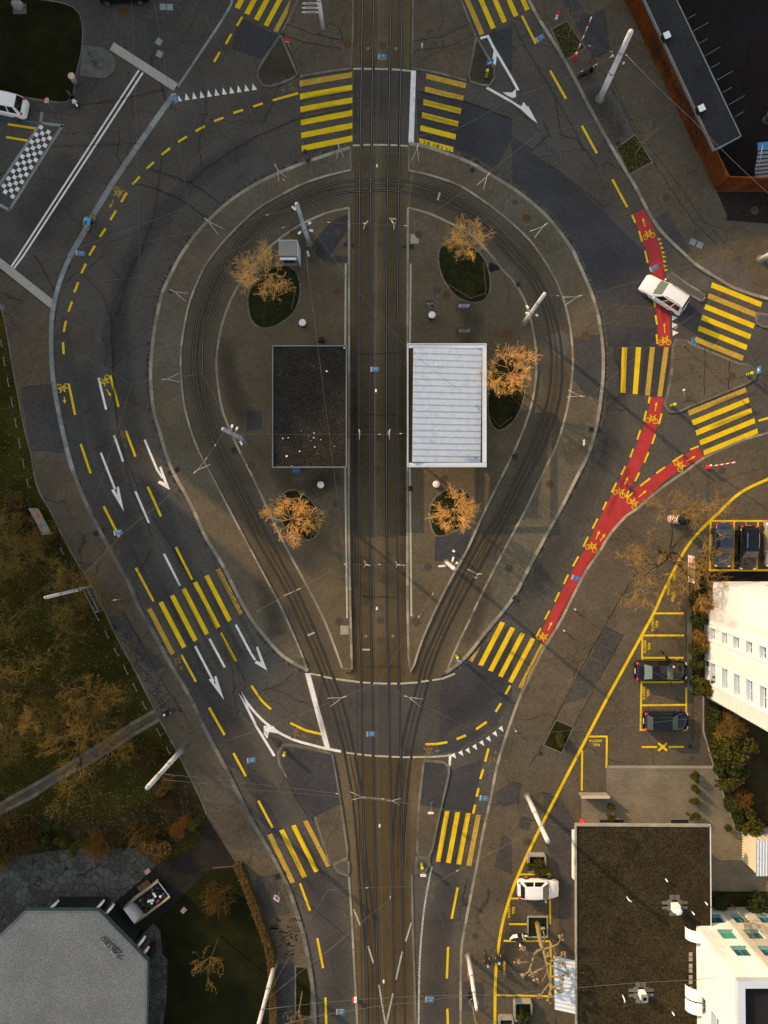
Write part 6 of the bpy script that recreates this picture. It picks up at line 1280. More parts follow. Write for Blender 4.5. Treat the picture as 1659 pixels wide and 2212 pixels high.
for x, y, L_ in ((1152, 1085, 1.0), (1187, 1463, 1.05), (1187, 1550, 1.05)):
    p = W(*P1(2, 3, x, y), 3.8); mb = MB(); n = 8
    for i in range(n + 1):
        a = math.pi / 2 * i / n; mb.v += [(nw.x - 1.15 * math.cos(a) + .08, p.y + L_ / 2, 3.3 + .85 * math.sin(a)), (nw.x - 1.15 * math.cos(a) + .08, p.y - L_ / 2, 3.3 + .85 * math.sin(a))]
    for i in range(n): mb.f.append((2 * i, 2 * i + 1, 2 * i + 3, 2 * i + 2)); mb.m.append(0); mb.sm.append(True)
    mb.build('skylight_hood', MT['white_plastic'], t)
# --- octagonal pavilion, bottom left
z = 3.6
t = thing('octagonal_pavilion', 'octagonal flat pavilion with grey gravel roof and green metal edge', 'building', (0, 0, 0))
O = [W(u, v, z) for u, v in ((-120, 2140), (0, 2021), (55, 1968), (212, 1968), (318, 2077), (315, 2260), (300, 2420), (-120, 2420))]
mb = MB(); mb.prism(O, z - .35, z - .03); rf = mb.build('roof', MT['gravel_grey'], t)
GE = surf('patinated metal edge', (0.05, 0.085, 0.07), alt=(0.12, 0.15, 0.13), grain=.2, alts=4, rough=.5)
for i in range(1, 6):
    mb = MB(); mb.strip([O[i], O[i + 1]], .16, z + .03 + .001 * i, depth=.45); mb.build('roof_edge', GE, rf)
    mb = MB(); mb.strip([O[i], O[i + 1]], .07, z + .06 + .001 * i, depth=.02); mb.build('edge_seam', MT['kerb_cool'], rf)
I_ = inset([Vector((p.x, p.y, 0)) for p in O], 1.7); mb = MB(); mb.prism(I_, .1, z - .36); mb.build('glass_wall', MT['glass'], t)
for x, y, x2, y2 in ((325, 915, 362, 880), (627, 915, 660, 878), (678, 955, 724, 905), (888, 1165, 928, 1115), (922, 1215, 952, 1182)):
    a, b = W(*P1(0, 3, x, y), 2.9), W(*P1(0, 3, x2, y2), 2.9); d_ = (b - a); mb = MB(); nn = Vector((-d_.y, d_.x, 0)).normalized() * .09; mb.prism([a - d_ * .6 - nn, b - nn, b + nn, a - d_ * .6 + nn], 2.3, 2.9); mb.build('wing_wall', MT['wall_white'], t)
for x, y, w_, rz in ((500, 897, 4.4, 0), (740, 975, 1.2, -.8), (790, 1020, 1.3, -.8), (840, 1075, 1.3, -.8), (968, 1225, 1.0, 1.57)):
    p = W(*P1(0, 3, x, y), 1.5); mb = MB(); mb.box((p.x, p.y, 1.2), (w_, .3, 2.2), rz=rz); mb.build('door_panel', MT['dark_wall'], t)
for x, y in ((690, 918), (920, 1172)):
    p = W(*P1(0, 3, x, y), .5); mb = MB()
    for i in range(3): mb.box((p.x + .12 * i, p.y + .12 * i, .5 - .12 * i), (.35, 1.0, .1), rz=-.8)
    mb.build('bench_step', MT['wood'], t)
# neon script standing on the roof
bx, by = W(340 * .54 + 820 / 5.53 * .54, 3660 * .54 + 830 / 5.53 * .54, z), W(340 * .54 + 440 / 5.53 * .54, 3660 * .54 + 480 / 5.53 * .54, z)
def nz(x, y):   # picture point of the sign -> point of the upright lettering plane
    u, v = 340 * .54 + x / 5.53 * .54, 3660 * .54 + y / 5.53 * .54
    lo, hi = z, z + 3
    ex = (by - bx); ex.z = 0; nn = Vector((-ex.y, ex.x, 0)).normalized()
    for _ in range(30):
        m_ = (lo + hi) / 2; q = W(u, v, m_); s_ = (q - bx).dot(nn)
        if s_ * nsgn > 0: lo = m_
        else: hi = m_
    return W(u, v, lo)
ex = (by - bx); ex.z = 0; nn = Vector((-ex.y, ex.x, 0)).normalized(); q0 = W(340 * .54 + 400 / 5.53 * .54, 3660 * .54 + 700 / 5.53 * .54, z); nsgn = 1 if (q0 - bx).dot(nn) > 0 else -1
t = thing('rooftop_sign', 'dark handwritten script sign standing on the pavilion roof', 'sign', (0, 0, 0))
for st in ([(425, 465), (445, 485), (820, 830), (650, 825), (610, 815)], [(440, 495), (440, 540), (400, 500), (360, 505), (345, 530), (555, 730)], [(410, 545), (465, 580), (500, 570), (495, 610), (465, 600)], [(480, 625), (520, 600), (560, 650), (540, 680), (575, 660)], [(600, 715), (640, 690), (630, 730), (600, 700)], [(600, 750), (650, 750), (660, 790), (600, 780)], [(650, 740), (710, 760), (680, 790), (720, 830)], [(620, 820), (760, 905), (855, 912)], [(700, 910), (740, 905), (715, 930), (825, 990)]):
    mb = MB(); mb.tube([nz(*q) for q in st], .035, 5); mb.build('letter_stroke', MT['letter'], t)
for x, y in ((410, 690), (605, 910)):
    u, v = 340 * .54 + x / 5.53 * .54, 3660 * .54 + y / 5.53 * .54; p = W(u, v, z + .3); 
    mb = MB(); mb.tube([(p.x, p.y, z), (p.x + .35, p.y + .35, z + .9)], .04, 5); mb.tube([(p.x, p.y, z), (p.x + .5, p.y - .05, z + .15)], .04, 5); mb.tube([(p.x, p.y, z), (p.x - .05, p.y + .5, z + .5)], .035, 5); mb.build('brace', MT['tin_trim'], t)
# ---------------------------------------------------------------- vehicles
def loft(mb, rings, m=0, smooth=True, caps=True):
    n = len(rings[0]); vs = [p for r in rings for p in r]; fs = []
    for i in range(len(rings) - 1):
        for k in range(n): a, b = i * n + k, i * n + (k + 1) % n; fs.append((a, b, b + n, a + n))
    mb.add(vs, fs, m, smooth)
    if caps:
        mb.add(rings[0], [tuple(range(n))[::-1]], m); mb.add(rings[-1], [tuple(range(n))], m)
def lerp1(tab, x):
    for i in range(len(tab) - 1):
        if tab[i][0] <= x <= tab[i + 1][0]:
            f = (x - tab[i][0]) / max(1e-9, tab[i + 1][0] - tab[i][0]); return [a + (b - a) * f for a, b in zip(tab[i][1:], tab[i + 1][1:])]
    return list(tab[-1][1:])
def car(name, label, u, v, head, paintm, L=4.4, Wd=1.78, hood=.98, roofh=1.47, kind='hatch', glass='auto_glass', rails=False, boxy=False, door_open=False, cat='car', tint=None, zb=.1, windscreen=None, group='parked cars'):
    "x forward; head = world angle of the nose"
    b = W(u, v, .75); t = thing(name, label, cat, (b.x, b.y, zb), head, group)
    hw = Wd / 2; h2 = L / 2
    rr = .06 if boxy else .16
    tab = [(-h2, hw * (.86 if boxy else .74), .52), (-h2 + .06, hw * (.93 if boxy else .86), .74), (-h2 + .25, hw * .97, hood - .06), (-h2 + .7, hw, hood), (h2 * .1, hw, hood), (h2 * .42, hw * .99, hood - .02), (h2 - .55, hw * .96, hood - .13), (h2 - .22, hw * (.93 if boxy else .87), hood - .22), (h2 - .05, hw * (.86 if boxy else .72), hood - .36), (h2, hw * (.8 if boxy else .6), hood - .5)]
    rings = []
    for x, w_, zt in tab:
        zt = max(zt, .45); rings.append([(x, -w_ * .92, .2), (x, -w_, .38), (x, -w_ * .985, zt - .16), (x, -w_ * .9, zt - .03), (x, -w_ * .5, zt + .015), (x, 0, zt + .025), (x, w_ * .5, zt + .015), (x, w_ * .9, zt - .03), (x, w_ * .985, zt - .16), (x, w_, .38), (x, w_ * .92, .2)])
    mb = MB(); loft(mb, rings); body = mb.build('body', MT[paintm], t)
    # cabin
    wsb, wst, rrt, rrb = {'hatch': (h2 * .46, h2 * .12, -h2 * .72, -h2 * .9), 'sedan': (h2 * .42, h2 * .1, -h2 * .45, -h2 * .72), 'estate': (h2 * .44, h2 * .14, -h2 * .80, -h2 * .93), 'van': (h2 * .62, h2 * .34, -h2 * .9, -h2 * .96)}[kind]
    wb, wt = hw * .9, hw * (.76 if boxy else .69)
    zb_, zr = hood - .02, roofh
    def P(f, side, base): return None
    B = [(wsb, -wb * .93, zb_), (wsb - .25, -wb, zb_), (rrb + .2, -wb, zb_), (rrb, -wb * .9, zb_), (rrb, wb * .9, zb_), (rrb + .2, wb, zb_), (wsb - .25, wb, zb_), (wsb, wb * .93, zb_)]
    Tq = [(wst, -wt * .94, zr - .05), (wst - .1, -wt, zr - .04), (rrt + .1, -wt, zr - .04), (rrt, -wt * .93, zr - .05), (rrt, wt * .93, zr - .05), (rrt + .1, wt, zr - .04), (wst - .1, wt, zr - .04), (wst, wt * .94, zr - .05)]
    mb = MB(); loft(mb, [B, Tq], smooth=False, caps=False); mb.build('cabin_frame', MT[paintm], t)
    rings = []
    for k in range(9):
        f = k / 8; x = rrt + (wst - rrt) * f; e = .94 + .06 * math.sin(math.pi * f); zz = zr - .045 + .05 * math.sin(math.pi * (.12 + .76 * f))
        rings.append([(x, wt * e * s, zz + .03 * (1 - s * s) - .02) for s in (-1, -.85, -.5, 0, .5, .85, 1)] + [(x, wt * e * s, zz - .05) for s in (1, -1)])
    mb = MB(); loft(mb, rings); mb.build('roof', MT[tint or paintm], t)
    def pane(nm, a, b, c_, d_, g, k=.06, push=.008):
        A = [Vector(q) for q in (a, b, c_, d_)]; ce = sum(A, Vector()) / 4; n = (A[1] - A[0]).cross(A[3] - A[0]).normalized()
        if n.dot(ce - Vector((0, 0, .6))) < 0: n = -n
        q = [p + (ce - p) * k + n * push for p in A]; mb = MB(); mb.add(q, [(0, 1, 2, 3)], 0); return mb.build(nm, MT[g], t)
    pane('windscreen', B[0], B[7], Tq[7], Tq[0], windscreen or glass, .04); pane('rear_window', B[3], B[4], Tq[4], Tq[3], windscreen if kind == 'sedan' and windscreen else glass, .07)
    for s in (0, 1):
        bi = (1, 2, 2, 1) if s == 0 else (6, 5, 5, 6)
        nwin = 3 if kind in ('estate', 'van') or boxy else 2
        bf, br = Vector(B[bi[0]]), Vector(B[bi[1]]); tf, tr_ = Vector(Tq[bi[0]]), Vector(Tq[bi[1]])
        for k in range(nwin):
            f0, f1 = k / nwin + .02, (k + 1) / nwin - .02
            pane('side_window', bf.lerp(br, f0), bf.lerp(br, f1), tf.lerp(tr_, f1), tf.lerp(tr_, f0), 'auto_glass', .05)
    for s in (-1, 1):
        mb = MB(); mb.box((wsb - .28, s * (hw + .09), hood + .05), (.13, .19, .13)); mb.build('mirror', MT[paintm], t, bevel=.03)
        mb = MB(); mb.ball((h2 - .2, s * hw * .66, hood - .33), (.16, .17, .07), 10, 6); mb.build('headlight', MT['clear_lamp'], t)
        mb = MB(); mb.ball((-h2 + .13, s * hw * .76, hood - .12), (.11, .15, .12), 10, 6); mb.build('tail_light', MT['red_lamp'], t)
        for x in (h2 - .82, -h2 + .8):
            mb = MB(); M_ = Matrix.Translation((x, s * (hw - .07), .31)) @ Matrix.Rotation(math.pi / 2, 4, 'X'); mb.lathe((0, 0, 0), [(.2, -.11), (.3, -.11), (.315, -.06), (.315, .06), (.3, .11), (.2, .11)], 20); mb.v = [tuple(M_ @ Vector(q)) for q in mb.v]; wh = mb.build('wheel', MT['rubber'], t)
            mb = MB(); mb.lathe((0, 0, 0), [(.2, -.1), (.19, .09), (.06, .1), (.02, .115)], 16); mb.lathe((0, 0, 0), [(.2, -.114), (.06, -.115), (.02, -.118)], 16); mb.v = [tuple(M_ @ Vector(q)) for q in mb.v]; mb.build('rim', MT['chrome'], wh)
        if rails:
            mb = MB(); mb.tube([(rrt + .25, s * wt * .86, zr + .03), (rrt + .3, s * wt * .86, zr + .06), (wst - .35, s * wt * .86, zr + .06), (wst - .3, s * wt * .86, zr + .03)], .018, 6); mb.build('roof_rail', MT['black' if rails == 1 else 'chrome'], t)
    mb = MB(); mb.box((-h2 - .005, 0, .62), (.02, .5, .11)); mb.build('number_plate', MT['sign_white'], t)
    mb = MB(); mb.box((h2 - .005, 0, .42), (.02, .5, .11)); mb.build('number_plate', MT['sign_white'], t)
    mb = MB(); mb.tube([(wsb + .02, -.35, zb_ + .02), (wsb - .02, .1, zb_ + .05)], .012, 4); mb.tube([(wsb + .02, .2, zb_ + .02), (wsb - .02, .6, zb_ + .05)], .012, 4); mb.build('wiper', MT['black'], t)
    mb = MB()
    for s in (-1, 1): mb.strip([(h2 * .42, s * hw * .8), (h2 - .5, s * hw * .7)], .012, hood + .0)
    if door_open:
        q = wsb - .3; mb = MB(); A = Vector((q, hw, 0)); dv = Vector((-.62, .78, 0)).normalized(); nn = Vector((-dv.y, dv.x, 0)) * .06
        mb.prism([A + nn, A + dv * 1.1 + nn, A + dv * 1.1 - nn, A - nn], .35, hood); dr_ = mb.build('door', MT[paintm], t)
        mb = MB(); mb.add([A + Vector((0, 0, hood)), A + dv * 1.1 + Vector((0, 0, hood)), A + dv * 1.0 + Vector((0, -.06, roofh - .06)), A + dv * .5 + Vector((0, -.06, roofh - .06))], [(0, 1, 2, 3)]); mb.build('door_window', MT['auto_glass'], dr_)
        mb = MB(); mb.box(tuple(A + dv * .75 + Vector((0, 0, hood - .2))), (.16, .05, .04)); mb.build('door_handle', MT['chrome'], dr_)
    return t
def hd(dx, dy): return math.atan2(-dy, dx)     # heading from a plan direction
car('estate_car', 'white boxy estate car with black roof rails turning across the red lane', *P1(2, 1, 990, 247), hd(-253, -162), 'car_white', 4.5, 1.80, 1.02, 1.72, 'estate', rails=1, boxy=True, zb=.02, windscreen='auto_glass_pale', group='moving cars', cat='estate car')
car('parked_van', 'white van half out of view beside the dark lawn and blue line', *P1(0, 0, 8, 668), hd(-300, -62), 'car_white', 4.5, 1.85, 1.1, 1.8, 'estate', boxy=False, zb=.02, cat='van')
car('parked_car', 'dark car at the top edge, only its lower side in view', *P1(0, 0, 790, -62), hd(-1, .03), 'car_black', 4.6, 1.85, 1.0, 1.5, 'estate', zb=.06)
car('parked_car', 'blue-grey saloon car parked under the bare tree', *P1(2, 2, 1368, 215), hd(-.03, 1), 'car_blue', 4.05, 1.72, .97, 1.42, 'sedan')
car('parked_car', 'black estate car with chrome roof rails in the numbered bay', *P1(2, 2, 1530, 232), hd(-.02, 1), 'car_black', 4.05, 1.76, 1.0, 1.55, 'estate', rails=2, tint='car_navy')
car('parked_car', 'beige car in the last bay, cut by the picture edge', *P1(2, 2, 1700, 205), hd(0, 1), 'car_beige', 4.3, 1.75, 1.0, 1.5, 'estate')
car('parked_car', 'black saloon car with its driver door open', *P1(2, 2, 968, 1030), hd(1, 0), 'car_black', 4.75, 1.85, .98, 1.43, 'sedan', door_open=True, windscreen='auto_glass_pale')
car('parked_car', 'black hatchback parked in the bay nearest the yellow cross', *P1(2, 2, 1000, 1355), hd(1, 0), 'car_navy', 4.1, 1.78, .98, 1.5, 'hatch', windscreen='auto_glass_pale')
car('parked_car', 'small white car with dark windows between the concrete planter and the pollarded tree', *P1(2, 3, 172, 785), hd(1, 0), 'car_white', 3.75, 1.72, .95, 1.44, 'hatch')

# ---------------------------------------------------------------- people
def skin_mesh(name, P_, E, mat, parent, root=0, sub=1):
    me = bpy.data.meshes.new(name); me.from_pydata([p[0] for p in P_], E, []); o = bpy.data.objects.new(name, me); col.objects.link(o)
    o.modifiers.new('s', 'SKIN'); sv = me.skin_vertices[0].data if me.skin_vertices else None
    if sv is None:
        bm = bmesh.new(); bm.from_mesh(me); bm.verts.layers.skin.verify(); bm.to_mesh(me); bm.free(); sv = me.skin_vertices[0].data
    for i, p in enumerate(P_): sv[i].radius = (p[1], p[1] if len(p) < 3 else p[2]); sv[i].use_root = (i == root)
    if sub: m_ = o.modifiers.new('u', 'SUBSURF'); m_.levels = sub; m_.render_levels = sub
    dg = bpy.context.evaluated_depsgraph_get(); new = bpy.data.meshes.new_from_object(o.evaluated_get(dg)); bpy.data.objects.remove(o)
    new.name = name; new.materials.clear(); new.materials.append(MT[mat])
    for p in new.polygons: p.use_smooth = True
    q = bpy.data.objects.new(name, new); col.objects.link(q); q.parent = parent; return q
def person(label, u, v, face, top='cloth_black', legs='cloth_dark', hair='hair_dark', pose='walk', s=1.0, z0=.1, helmet=None, carried=None, hipz=.92, zref=0.0):
    "x = facing direction"
    b = W(u, v, zref); t = thing('person', label, 'person', (b.x, b.y, z0), face); t.scale = (s,) * 3
    st = {'walk': (.28, -.26), 'stand': (.04, -.02), 'sit': (.42, .42), 'ride': (.32, .18)}[pose]
    hip = Vector((0, 0, hipz)); lean = {'ride': .28, 'walk': .05, 'stand': .02, 'sit': .05}[pose]
    chest = hip + Vector((lean * .7, 0, .38)); neck = hip + Vector((lean, 0, .55)); head = neck + Vector((.04 + lean * .15, 0, .17))
    J_ = [(hip, .13), (hip + (chest - hip) * .5, .12), (chest, .14, .17), (neck, .055), (head, .095, .085), (head + Vector((.01, 0, .09)), .07)]
    E = [(0, 1), (1, 2), (2, 3), (3, 4), (4, 5)]; armE, legE = [], []
    up, lo = [], []
    for k, sd in enumerate((1, -1)):
        f = st[k]
        if pose in ('sit', 'ride'):
            knee = hip + Vector((f, sd * .12, -.05 if pose == 'sit' else -.22 - .12 * k)); ank = knee + Vector((.02 if pose == 'sit' else -.12, 0, -.42))
        else: knee = hip + Vector((f * .5 + .04, sd * .09, -.42)); ank = Vector((f, sd * .09, .09))
        hipj = hip + Vector((0, sd * .09, -.05)); toe = ank + Vector((.15, 0, -.05))
        n = len(J_); J_ += [(hipj, .095), (knee, .062), (ank, .042), (toe, .035)]; E += [(0, n), (n, n + 1), (n + 1, n + 2), (n + 2, n + 3)]; lo.append((hipj, knee, ank, toe))
        sh = chest + Vector((.0, sd * .2, .1))
        if pose == 'ride': el = sh + Vector((.22, sd * .06, -.2)); wr = el + Vector((.24, -sd * .05, -.06))
        else: el = sh + Vector((-f * .25 - .02, sd * .05, -.27)); wr = el + Vector((.1 - f * .2, -sd * .02, -.22))
        hn = wr + (wr - el).normalized() * .08
        n = len(J_); J_ += [(sh, .06), (el, .045), (wr, .03), (hn, .032)]; E += [(2, n), (n, n + 1), (n + 1, n + 2), (n + 2, n + 3)]; up.append((sh, el, wr))
        hb = n + 3; d_ = (wr - el).normalized(); sdv = Vector((0, 1, 0)) - d_ * d_.y; sdv.normalize()
        for fi in range(5):
            o_ = sdv * (.022 * (fi - 1.5)) if fi < 4 else sdv * (-sd * .045)
            q = hn + d_ * (.05 if fi < 4 else -.01) + o_; q2 = q + d_ * (.04 - .006 * abs(fi - 1.5)) + Vector((.012, 0, -.006))
            n2 = len(J_); J_ += [(q, .009), (q2, .008)]; E += [(hb, n2), (n2, n2 + 1)]
    skin_mesh('body', J_, E, 'skin', t)
    P_ = [(hip + Vector((0, 0, -.02)), .2, .23), (hip + (chest - hip) * .5, .19, .22), (chest, .23, .27), (neck - Vector((0, 0, .02)), .1)]; E2 = [(0, 1), (1, 2), (2, 3)]
    for sh, el, wr in up: n = len(P_); P_ += [(sh, .125), (el, .09), (wr, .066)]; E2 += [(2, n), (n, n + 1), (n + 1, n + 2)]
    skin_mesh('jacket', P_, E2, top, t)
    P_ = [(hip + Vector((0, 0, .02)), .145, .16)]; E2 = []
    for a, k_, c_, to in lo: n = len(P_); P_ += [(a, .14), (k_, .1), (c_ + Vector((0, 0, .02)), .075)]; E2 += [(0, n), (n, n + 1), (n + 1, n + 2)]
    skin_mesh('trousers', P_, E2, legs, t)
    for a, k_, c_, to in lo:
        mb = MB(); mb.ball(tuple((c_ + to) / 2 + Vector((.02, 0, -.02))), (.14, .05, .05), 10, 6); mb.build('shoe', MT['black'], t)
    mb = MB(); mb.ball(tuple(head + Vector((-.015, 0, .055))), (.115, .098, .095), 12, 8); mb.build('helmet' if helmet else 'hair', MT[helmet or hair], t)
    mb = MB(); mb.ball(tuple(head + Vector((.1, 0, .005))), (.02, .014, .02), 6, 4); mb.build('nose', MT['skin'], t)
    for sd in (1, -1):
        mb = MB(); mb.ball(tuple(head + Vector((.085, sd * .035, .03))), .012, 6, 4); mb.build('eye', MT['black'], t)
        mb = MB(); mb.ball(tuple(head + Vector((0, sd * .095, .01))), (.022, .012, .032), 6, 4); mb.build('ear', MT['skin'], t)
    return t
UP, DOWN, LEFT = math.pi / 2, -math.pi / 2, math.pi
person('person in dark clothes with pale cap walking beside the yellow line', 553 + 1558 / 3, 1659 + 1195 / 3, UP, hair='hair_grey')
person('person in black coat with fair hair walking, further from the parking bays', 553 + 1486 / 3, 1659 + 1213 / 3, UP, hair='hair_blond', legs='cloth_black')
person('person in black jacket standing beside the white motor scooter', 1106 + 30 / 3, 1659 + 1072 / 3, DOWN, hair='hair_white', pose='stand', legs='cloth_black')
p_ = person('person with white hair and red bag walking on the pavement beside the park', *P1(0, 2, 1098, 1284), hd(.8, -.6), hair='hair_white', top='cloth_black')
mb = MB(); mb.ball((.0, .26, .95), (.17, .1, .2), 10, 8); mb.tube([(0, .2, 1.1), (.05, .1, 1.42), (0, -.05, 1.4)], .02, 5); mb.build('shoulder_bag', MT['cloth_red'], label='red shoulder bag carried by the walker beside the park', cat='bag', loc=(0, 0, 0))
bg_ = bpy.data.objects['shoulder_bag']; bg_.location = p_.location; bg_.rotation_euler = p_.rotation_euler
person('person in black sitting at the upper edge of the dark roofed shelter', *P1(1, 1, 430, 566), UP, hair='hair_dark', pose='sit', legs='cloth_black', hipz=.52, z0=Z_PLAT)
person('person leaning in at the open door of the black saloon car', *P1(2, 2, 1000, 975), DOWN, hair='hair_blond', pose='stand', legs='cloth_black')
# cyclist with child
def bicycle(label, loc, head, child_seat=False):
    t = thing('bicycle', label, 'bicycle', loc, head); Wr = .34
    for x, nm in ((.53, 'wheel'), (-.53, 'wheel')):
        mb = MB(); mb.tube([(x + Wr * math.cos(a), 0, Wr + Wr * math.sin(a)) for a in [2 * math.pi * k / 20 for k in range(21)]], .026, 6); wh = mb.build(nm, MT['rubber'], t)
        mb = MB()
        for k in range(10): a = math.pi * k / 10; mb.tube([(x + .32 * math.cos(a), 0, Wr + .32 * math.sin(a)), (x - .32 * math.cos(a), 0, Wr - .32 * math.sin(a))], .004, 3)
        mb.ball((x, 0, Wr), .04, 8, 5); mb.build('spoke', MT['chrome'], wh)
    mb = MB()
    for a, b in (((-.1, 0, .3), (-.2, 0, .85)), ((-.1, 0, .3), (.36, 0, .75)), ((-.17, 0, .75), (.33, 0, .88)), ((-.53, 0, .34), (-.1, 0, .3)), ((-.53, 0, .34), (-.17, 0, .75)), ((.53, 0, .34), (.33, 0, .95))): mb.tube([a, b], .022, 6)
    mb.build('frame', MT['car_black'], t)
    mb = MB(); mb.tube([(.2, .28, 1.02), (.32, .2, 1.03), (.33, 0, 1.0), (.32, -.2, 1.03), (.2, -.28, 1.02)], .016, 6); mb.build('handlebar', MT['black'], t)
    mb = MB(); mb.ball((-.22, 0, .89), (.13, .08, .035), 10, 6); mb.build('saddle', MT['black'], t)
    mb = MB(); mb.tube([(-.1, .16, .2), (-.1, .06, .2), (-.1, .06, .3), (-.1, -.06, .3), (-.1, -.06, .42), (-.1, -.16, .42)], .014, 5); mb.build('pedal', MT['black'], t)
    if child_seat:
        mb = MB(); mb.box((-.55, 0, .8), (.28, .26, .05)); mb.box((-.68, 0, 1.0), (.05, .28, .4)); mb.build('child_seat', MT['black'], t, bevel=.02)
    return t
cb = W(*P1(0, 0, 607, 1463), 0); hdg = hd(-50, 78)
bicycle('black bicycle with a child seat ridden along the yellow dashed line', (cb.x, cb.y, .02), hdg, True)
cu_ = (607, 1463)
def along(d_, z): 
    v_ = Vector((math.cos(hdg), math.sin(hdg), 0)) * d_; return (cb.x + v_.x, cb.y + v_.y, z)
pp = person('cyclist in a cyan jacket with black sleeves riding with a child behind', 0, 0, hdg, top='cloth_blue', legs='cloth_black', hair='hair_dark', pose='ride', z0=.02, hipz=.95, helmet='hair_grey'); pp.location = along(-.2, .02)
pc = person('child in a mustard jacket with a pink helmet on the bicycle seat', 0, 0, hdg, top='mustard', legs='mustard', pose='sit', s=.62, hipz=.5, helmet='pink'); pc.location = along(-.56, .55)
# ---------------------------------------------------------------- scooters
def moped(label, loc, head, paintm, fairing):
    t = thing('motor_scooter', label, 'motor scooter', loc, head, 'motor scooters')
    for x in (.62, -.6):
        mb = MB(); mb.tube([(x + .2 * math.cos(a), 0, .25 + .2 * math.sin(a)) for a in [2 * math.pi * k / 16 for k in range(17)]], .06, 8); mb.build('wheel', MT['rubber'], t)
    mb = MB(); loft(mb, [[(-.85, y * .6, z) for y, z in ((-.1, .6), (.1, .6), (.08, .75), (-.08, .75))], [(-.5, y, z) for y, z in ((-.2, .35), (.2, .35), (.17, .78), (-.17, .78))], [(-.1, y, z) for y, z in ((-.19, .25), (.19, .25), (.14, .72), (-.14, .72))]]); mb.build('body', MT[paintm], t, bevel=.03)
    mb = MB(); mb.box((.12, 0, .27), (.5, .34, .06)); mb.build('footboard', MT['black'], t)
    mb = MB(); loft(mb, [[(.34, -.2, .3), (.34, .2, .3), (.42, .24, .6), (.42, -.24, .6)], [(.46, -.17, .62), (.46, .17, .62), (.4, .12, .98), (.4, -.12, .98)]]); mb.build('front_shield', MT[fairing], t, bevel=.02)
    mb = MB(); mb.ball((.62, 0, .48), (.24, .09, .08), 10, 6); mb.build('mudguard', MT[fairing], t)
    mb = MB(); mb.tube([(.28, .36, 1.02), (.38, .2, 1.03), (.4, 0, 1.0), (.38, -.2, 1.03), (.28, -.36, 1.02)], .022, 6); mb.build('handlebar', MT['black'], t)
    mb = MB(); mb.ball((-.42, 0, .8), (.4, .15, .07), 12, 6); mb.build('seat', MT['black'], t)
    for s in (-1, 1):
        mb = MB(); mb.tube([(.36, .25 * s, 1.03), (.34, .3 * s, 1.18)], .01, 4); mb.ball((.34, .32 * s, 1.2), (.02, .06, .04), 8, 4); mb.build('mirror', MT['black'], t)
    mb = MB(); mb.ball((.5, 0, .95), (.06, .09, .07), 8, 5); mb.build('headlight', MT['clear_lamp'], t)
    return t
p = W(*P1(2, 3, 42, 1092), .5); moped('white motor scooter with black seat parked below the yellow bay line', (p.x, p.y, .1), .12, 'car_white', 'car_white')
p = W(*P1(2, 0, 485, 470), .5); moped('black motor scooter on the pavement below the rusty round cover', (p.x, p.y, .1), .45, 'car_black', 'car_black')
p = W(*P1(0, 0, 478, 650), .3); moped('black scooter with white stem at the corner of the dark lawn', (p.x, p.y, .05), -1.0, 'car_black', 'white_plastic')
# ---------------------------------------------------------------- street furniture
def bin_(label, c, r, x, y, capm='sign_white'):
    p = W(*P1(c, r, x, y), 1.1); t = thing('litter_bin', label, 'litter bin', (p.x, p.y, Z_PLAT), 0, 'round bins with white lids')
    mb = MB(); mb.lathe((0, 0, 0), [(.22, 0), (.26, .03), (.27, .8), (.25, .86)], 20); mb.build('drum', MT['black'], t)
    mb = MB(); mb.lathe((0, 0, .98), [(.31, -.06), (.32, 0), (.3, .04), (.18, .08), (.02, .09)], 24); mb.build('lid', MT[capm], t)
    for k in range(3): mb = MB(); mb.tube([(.24 * math.cos(k * 2.1), .24 * math.sin(k * 2.1), .85), (.24 * math.cos(k * 2.1), .24 * math.sin(k * 2.1), .95)], .02, 5); mb.build('strut', MT['galv'], t)
bin_('white-lidded round bin beside the planted bed above the dark shelter', 1, 1, 301, 432)
bin_('white-lidded round bin beside the small sign panel above the pale shelter', 1, 1, 1141, 382)
bin_('white-lidded round bin below the dark shelter', 1, 1, 419, 1482)
bin_('white-lidded round bin below the pale shelter', 1, 1, 1168, 1479)
def board(label, c, r, x, y, face, w_=1.05, h_=1.2, z0=.6, zb=Z_PLAT, name='information_board', ink='sign_blue', cat='sign board'):
    p = W(*P1(c, r, x, y), 1.2); t = thing(name, label, cat, (p.x, p.y, zb), face)
    for s in (-1, 1): mb = MB(); mb.tube([(0, s * w_ / 2, 0), (0, s * w_ / 2, z0 + h_ + .05)], .04, 6); mb.build('post', MT['black'], t)
    mb = MB(); mb.box((0, 0, z0 + h_ / 2), (.08, w_ - .06, h_)); mb.build('panel', MT['sign_white'], t); 
    for k in range(4): mb = MB(); mb.box((.045, 0, z0 + h_ * (.2 + .2 * k)), (.012, w_ * (.7 - .1 * (k % 2)), .08)); mb.build('printed_line', MT[ink], t)
    mb = MB(); mb.box((0, 0, z0 + h_ + .03), (.16, w_ + .1, .06)); mb.build('top_rail', MT['black'], t)
board('dark framed notice board with colourful poster touching the second bed', 1, 1, 1347, 320, DOWN)
board('dark framed notice board standing alone above the pale shelter', 1, 1, 1349, 482, DOWN, ink='leaf')
t_ = board('small white and purple timetable panel beside the white-lidded bin', 1, 1, 1125, 308, DOWN, .6, .7, 1.0)
board('white poster board at the car park edge under the tree, upper one', 2, 2, 1165, 322, LEFT, 1.15, 1.5, .4, .1, 'poster_board', 'sign_red', 'billboard'); board('white poster board at the car park edge, lower one', 2, 2, 1165, 420, LEFT, 1.15, 1.5, .4, .1, 'poster_board', 'leaf_brown', 'billboard')
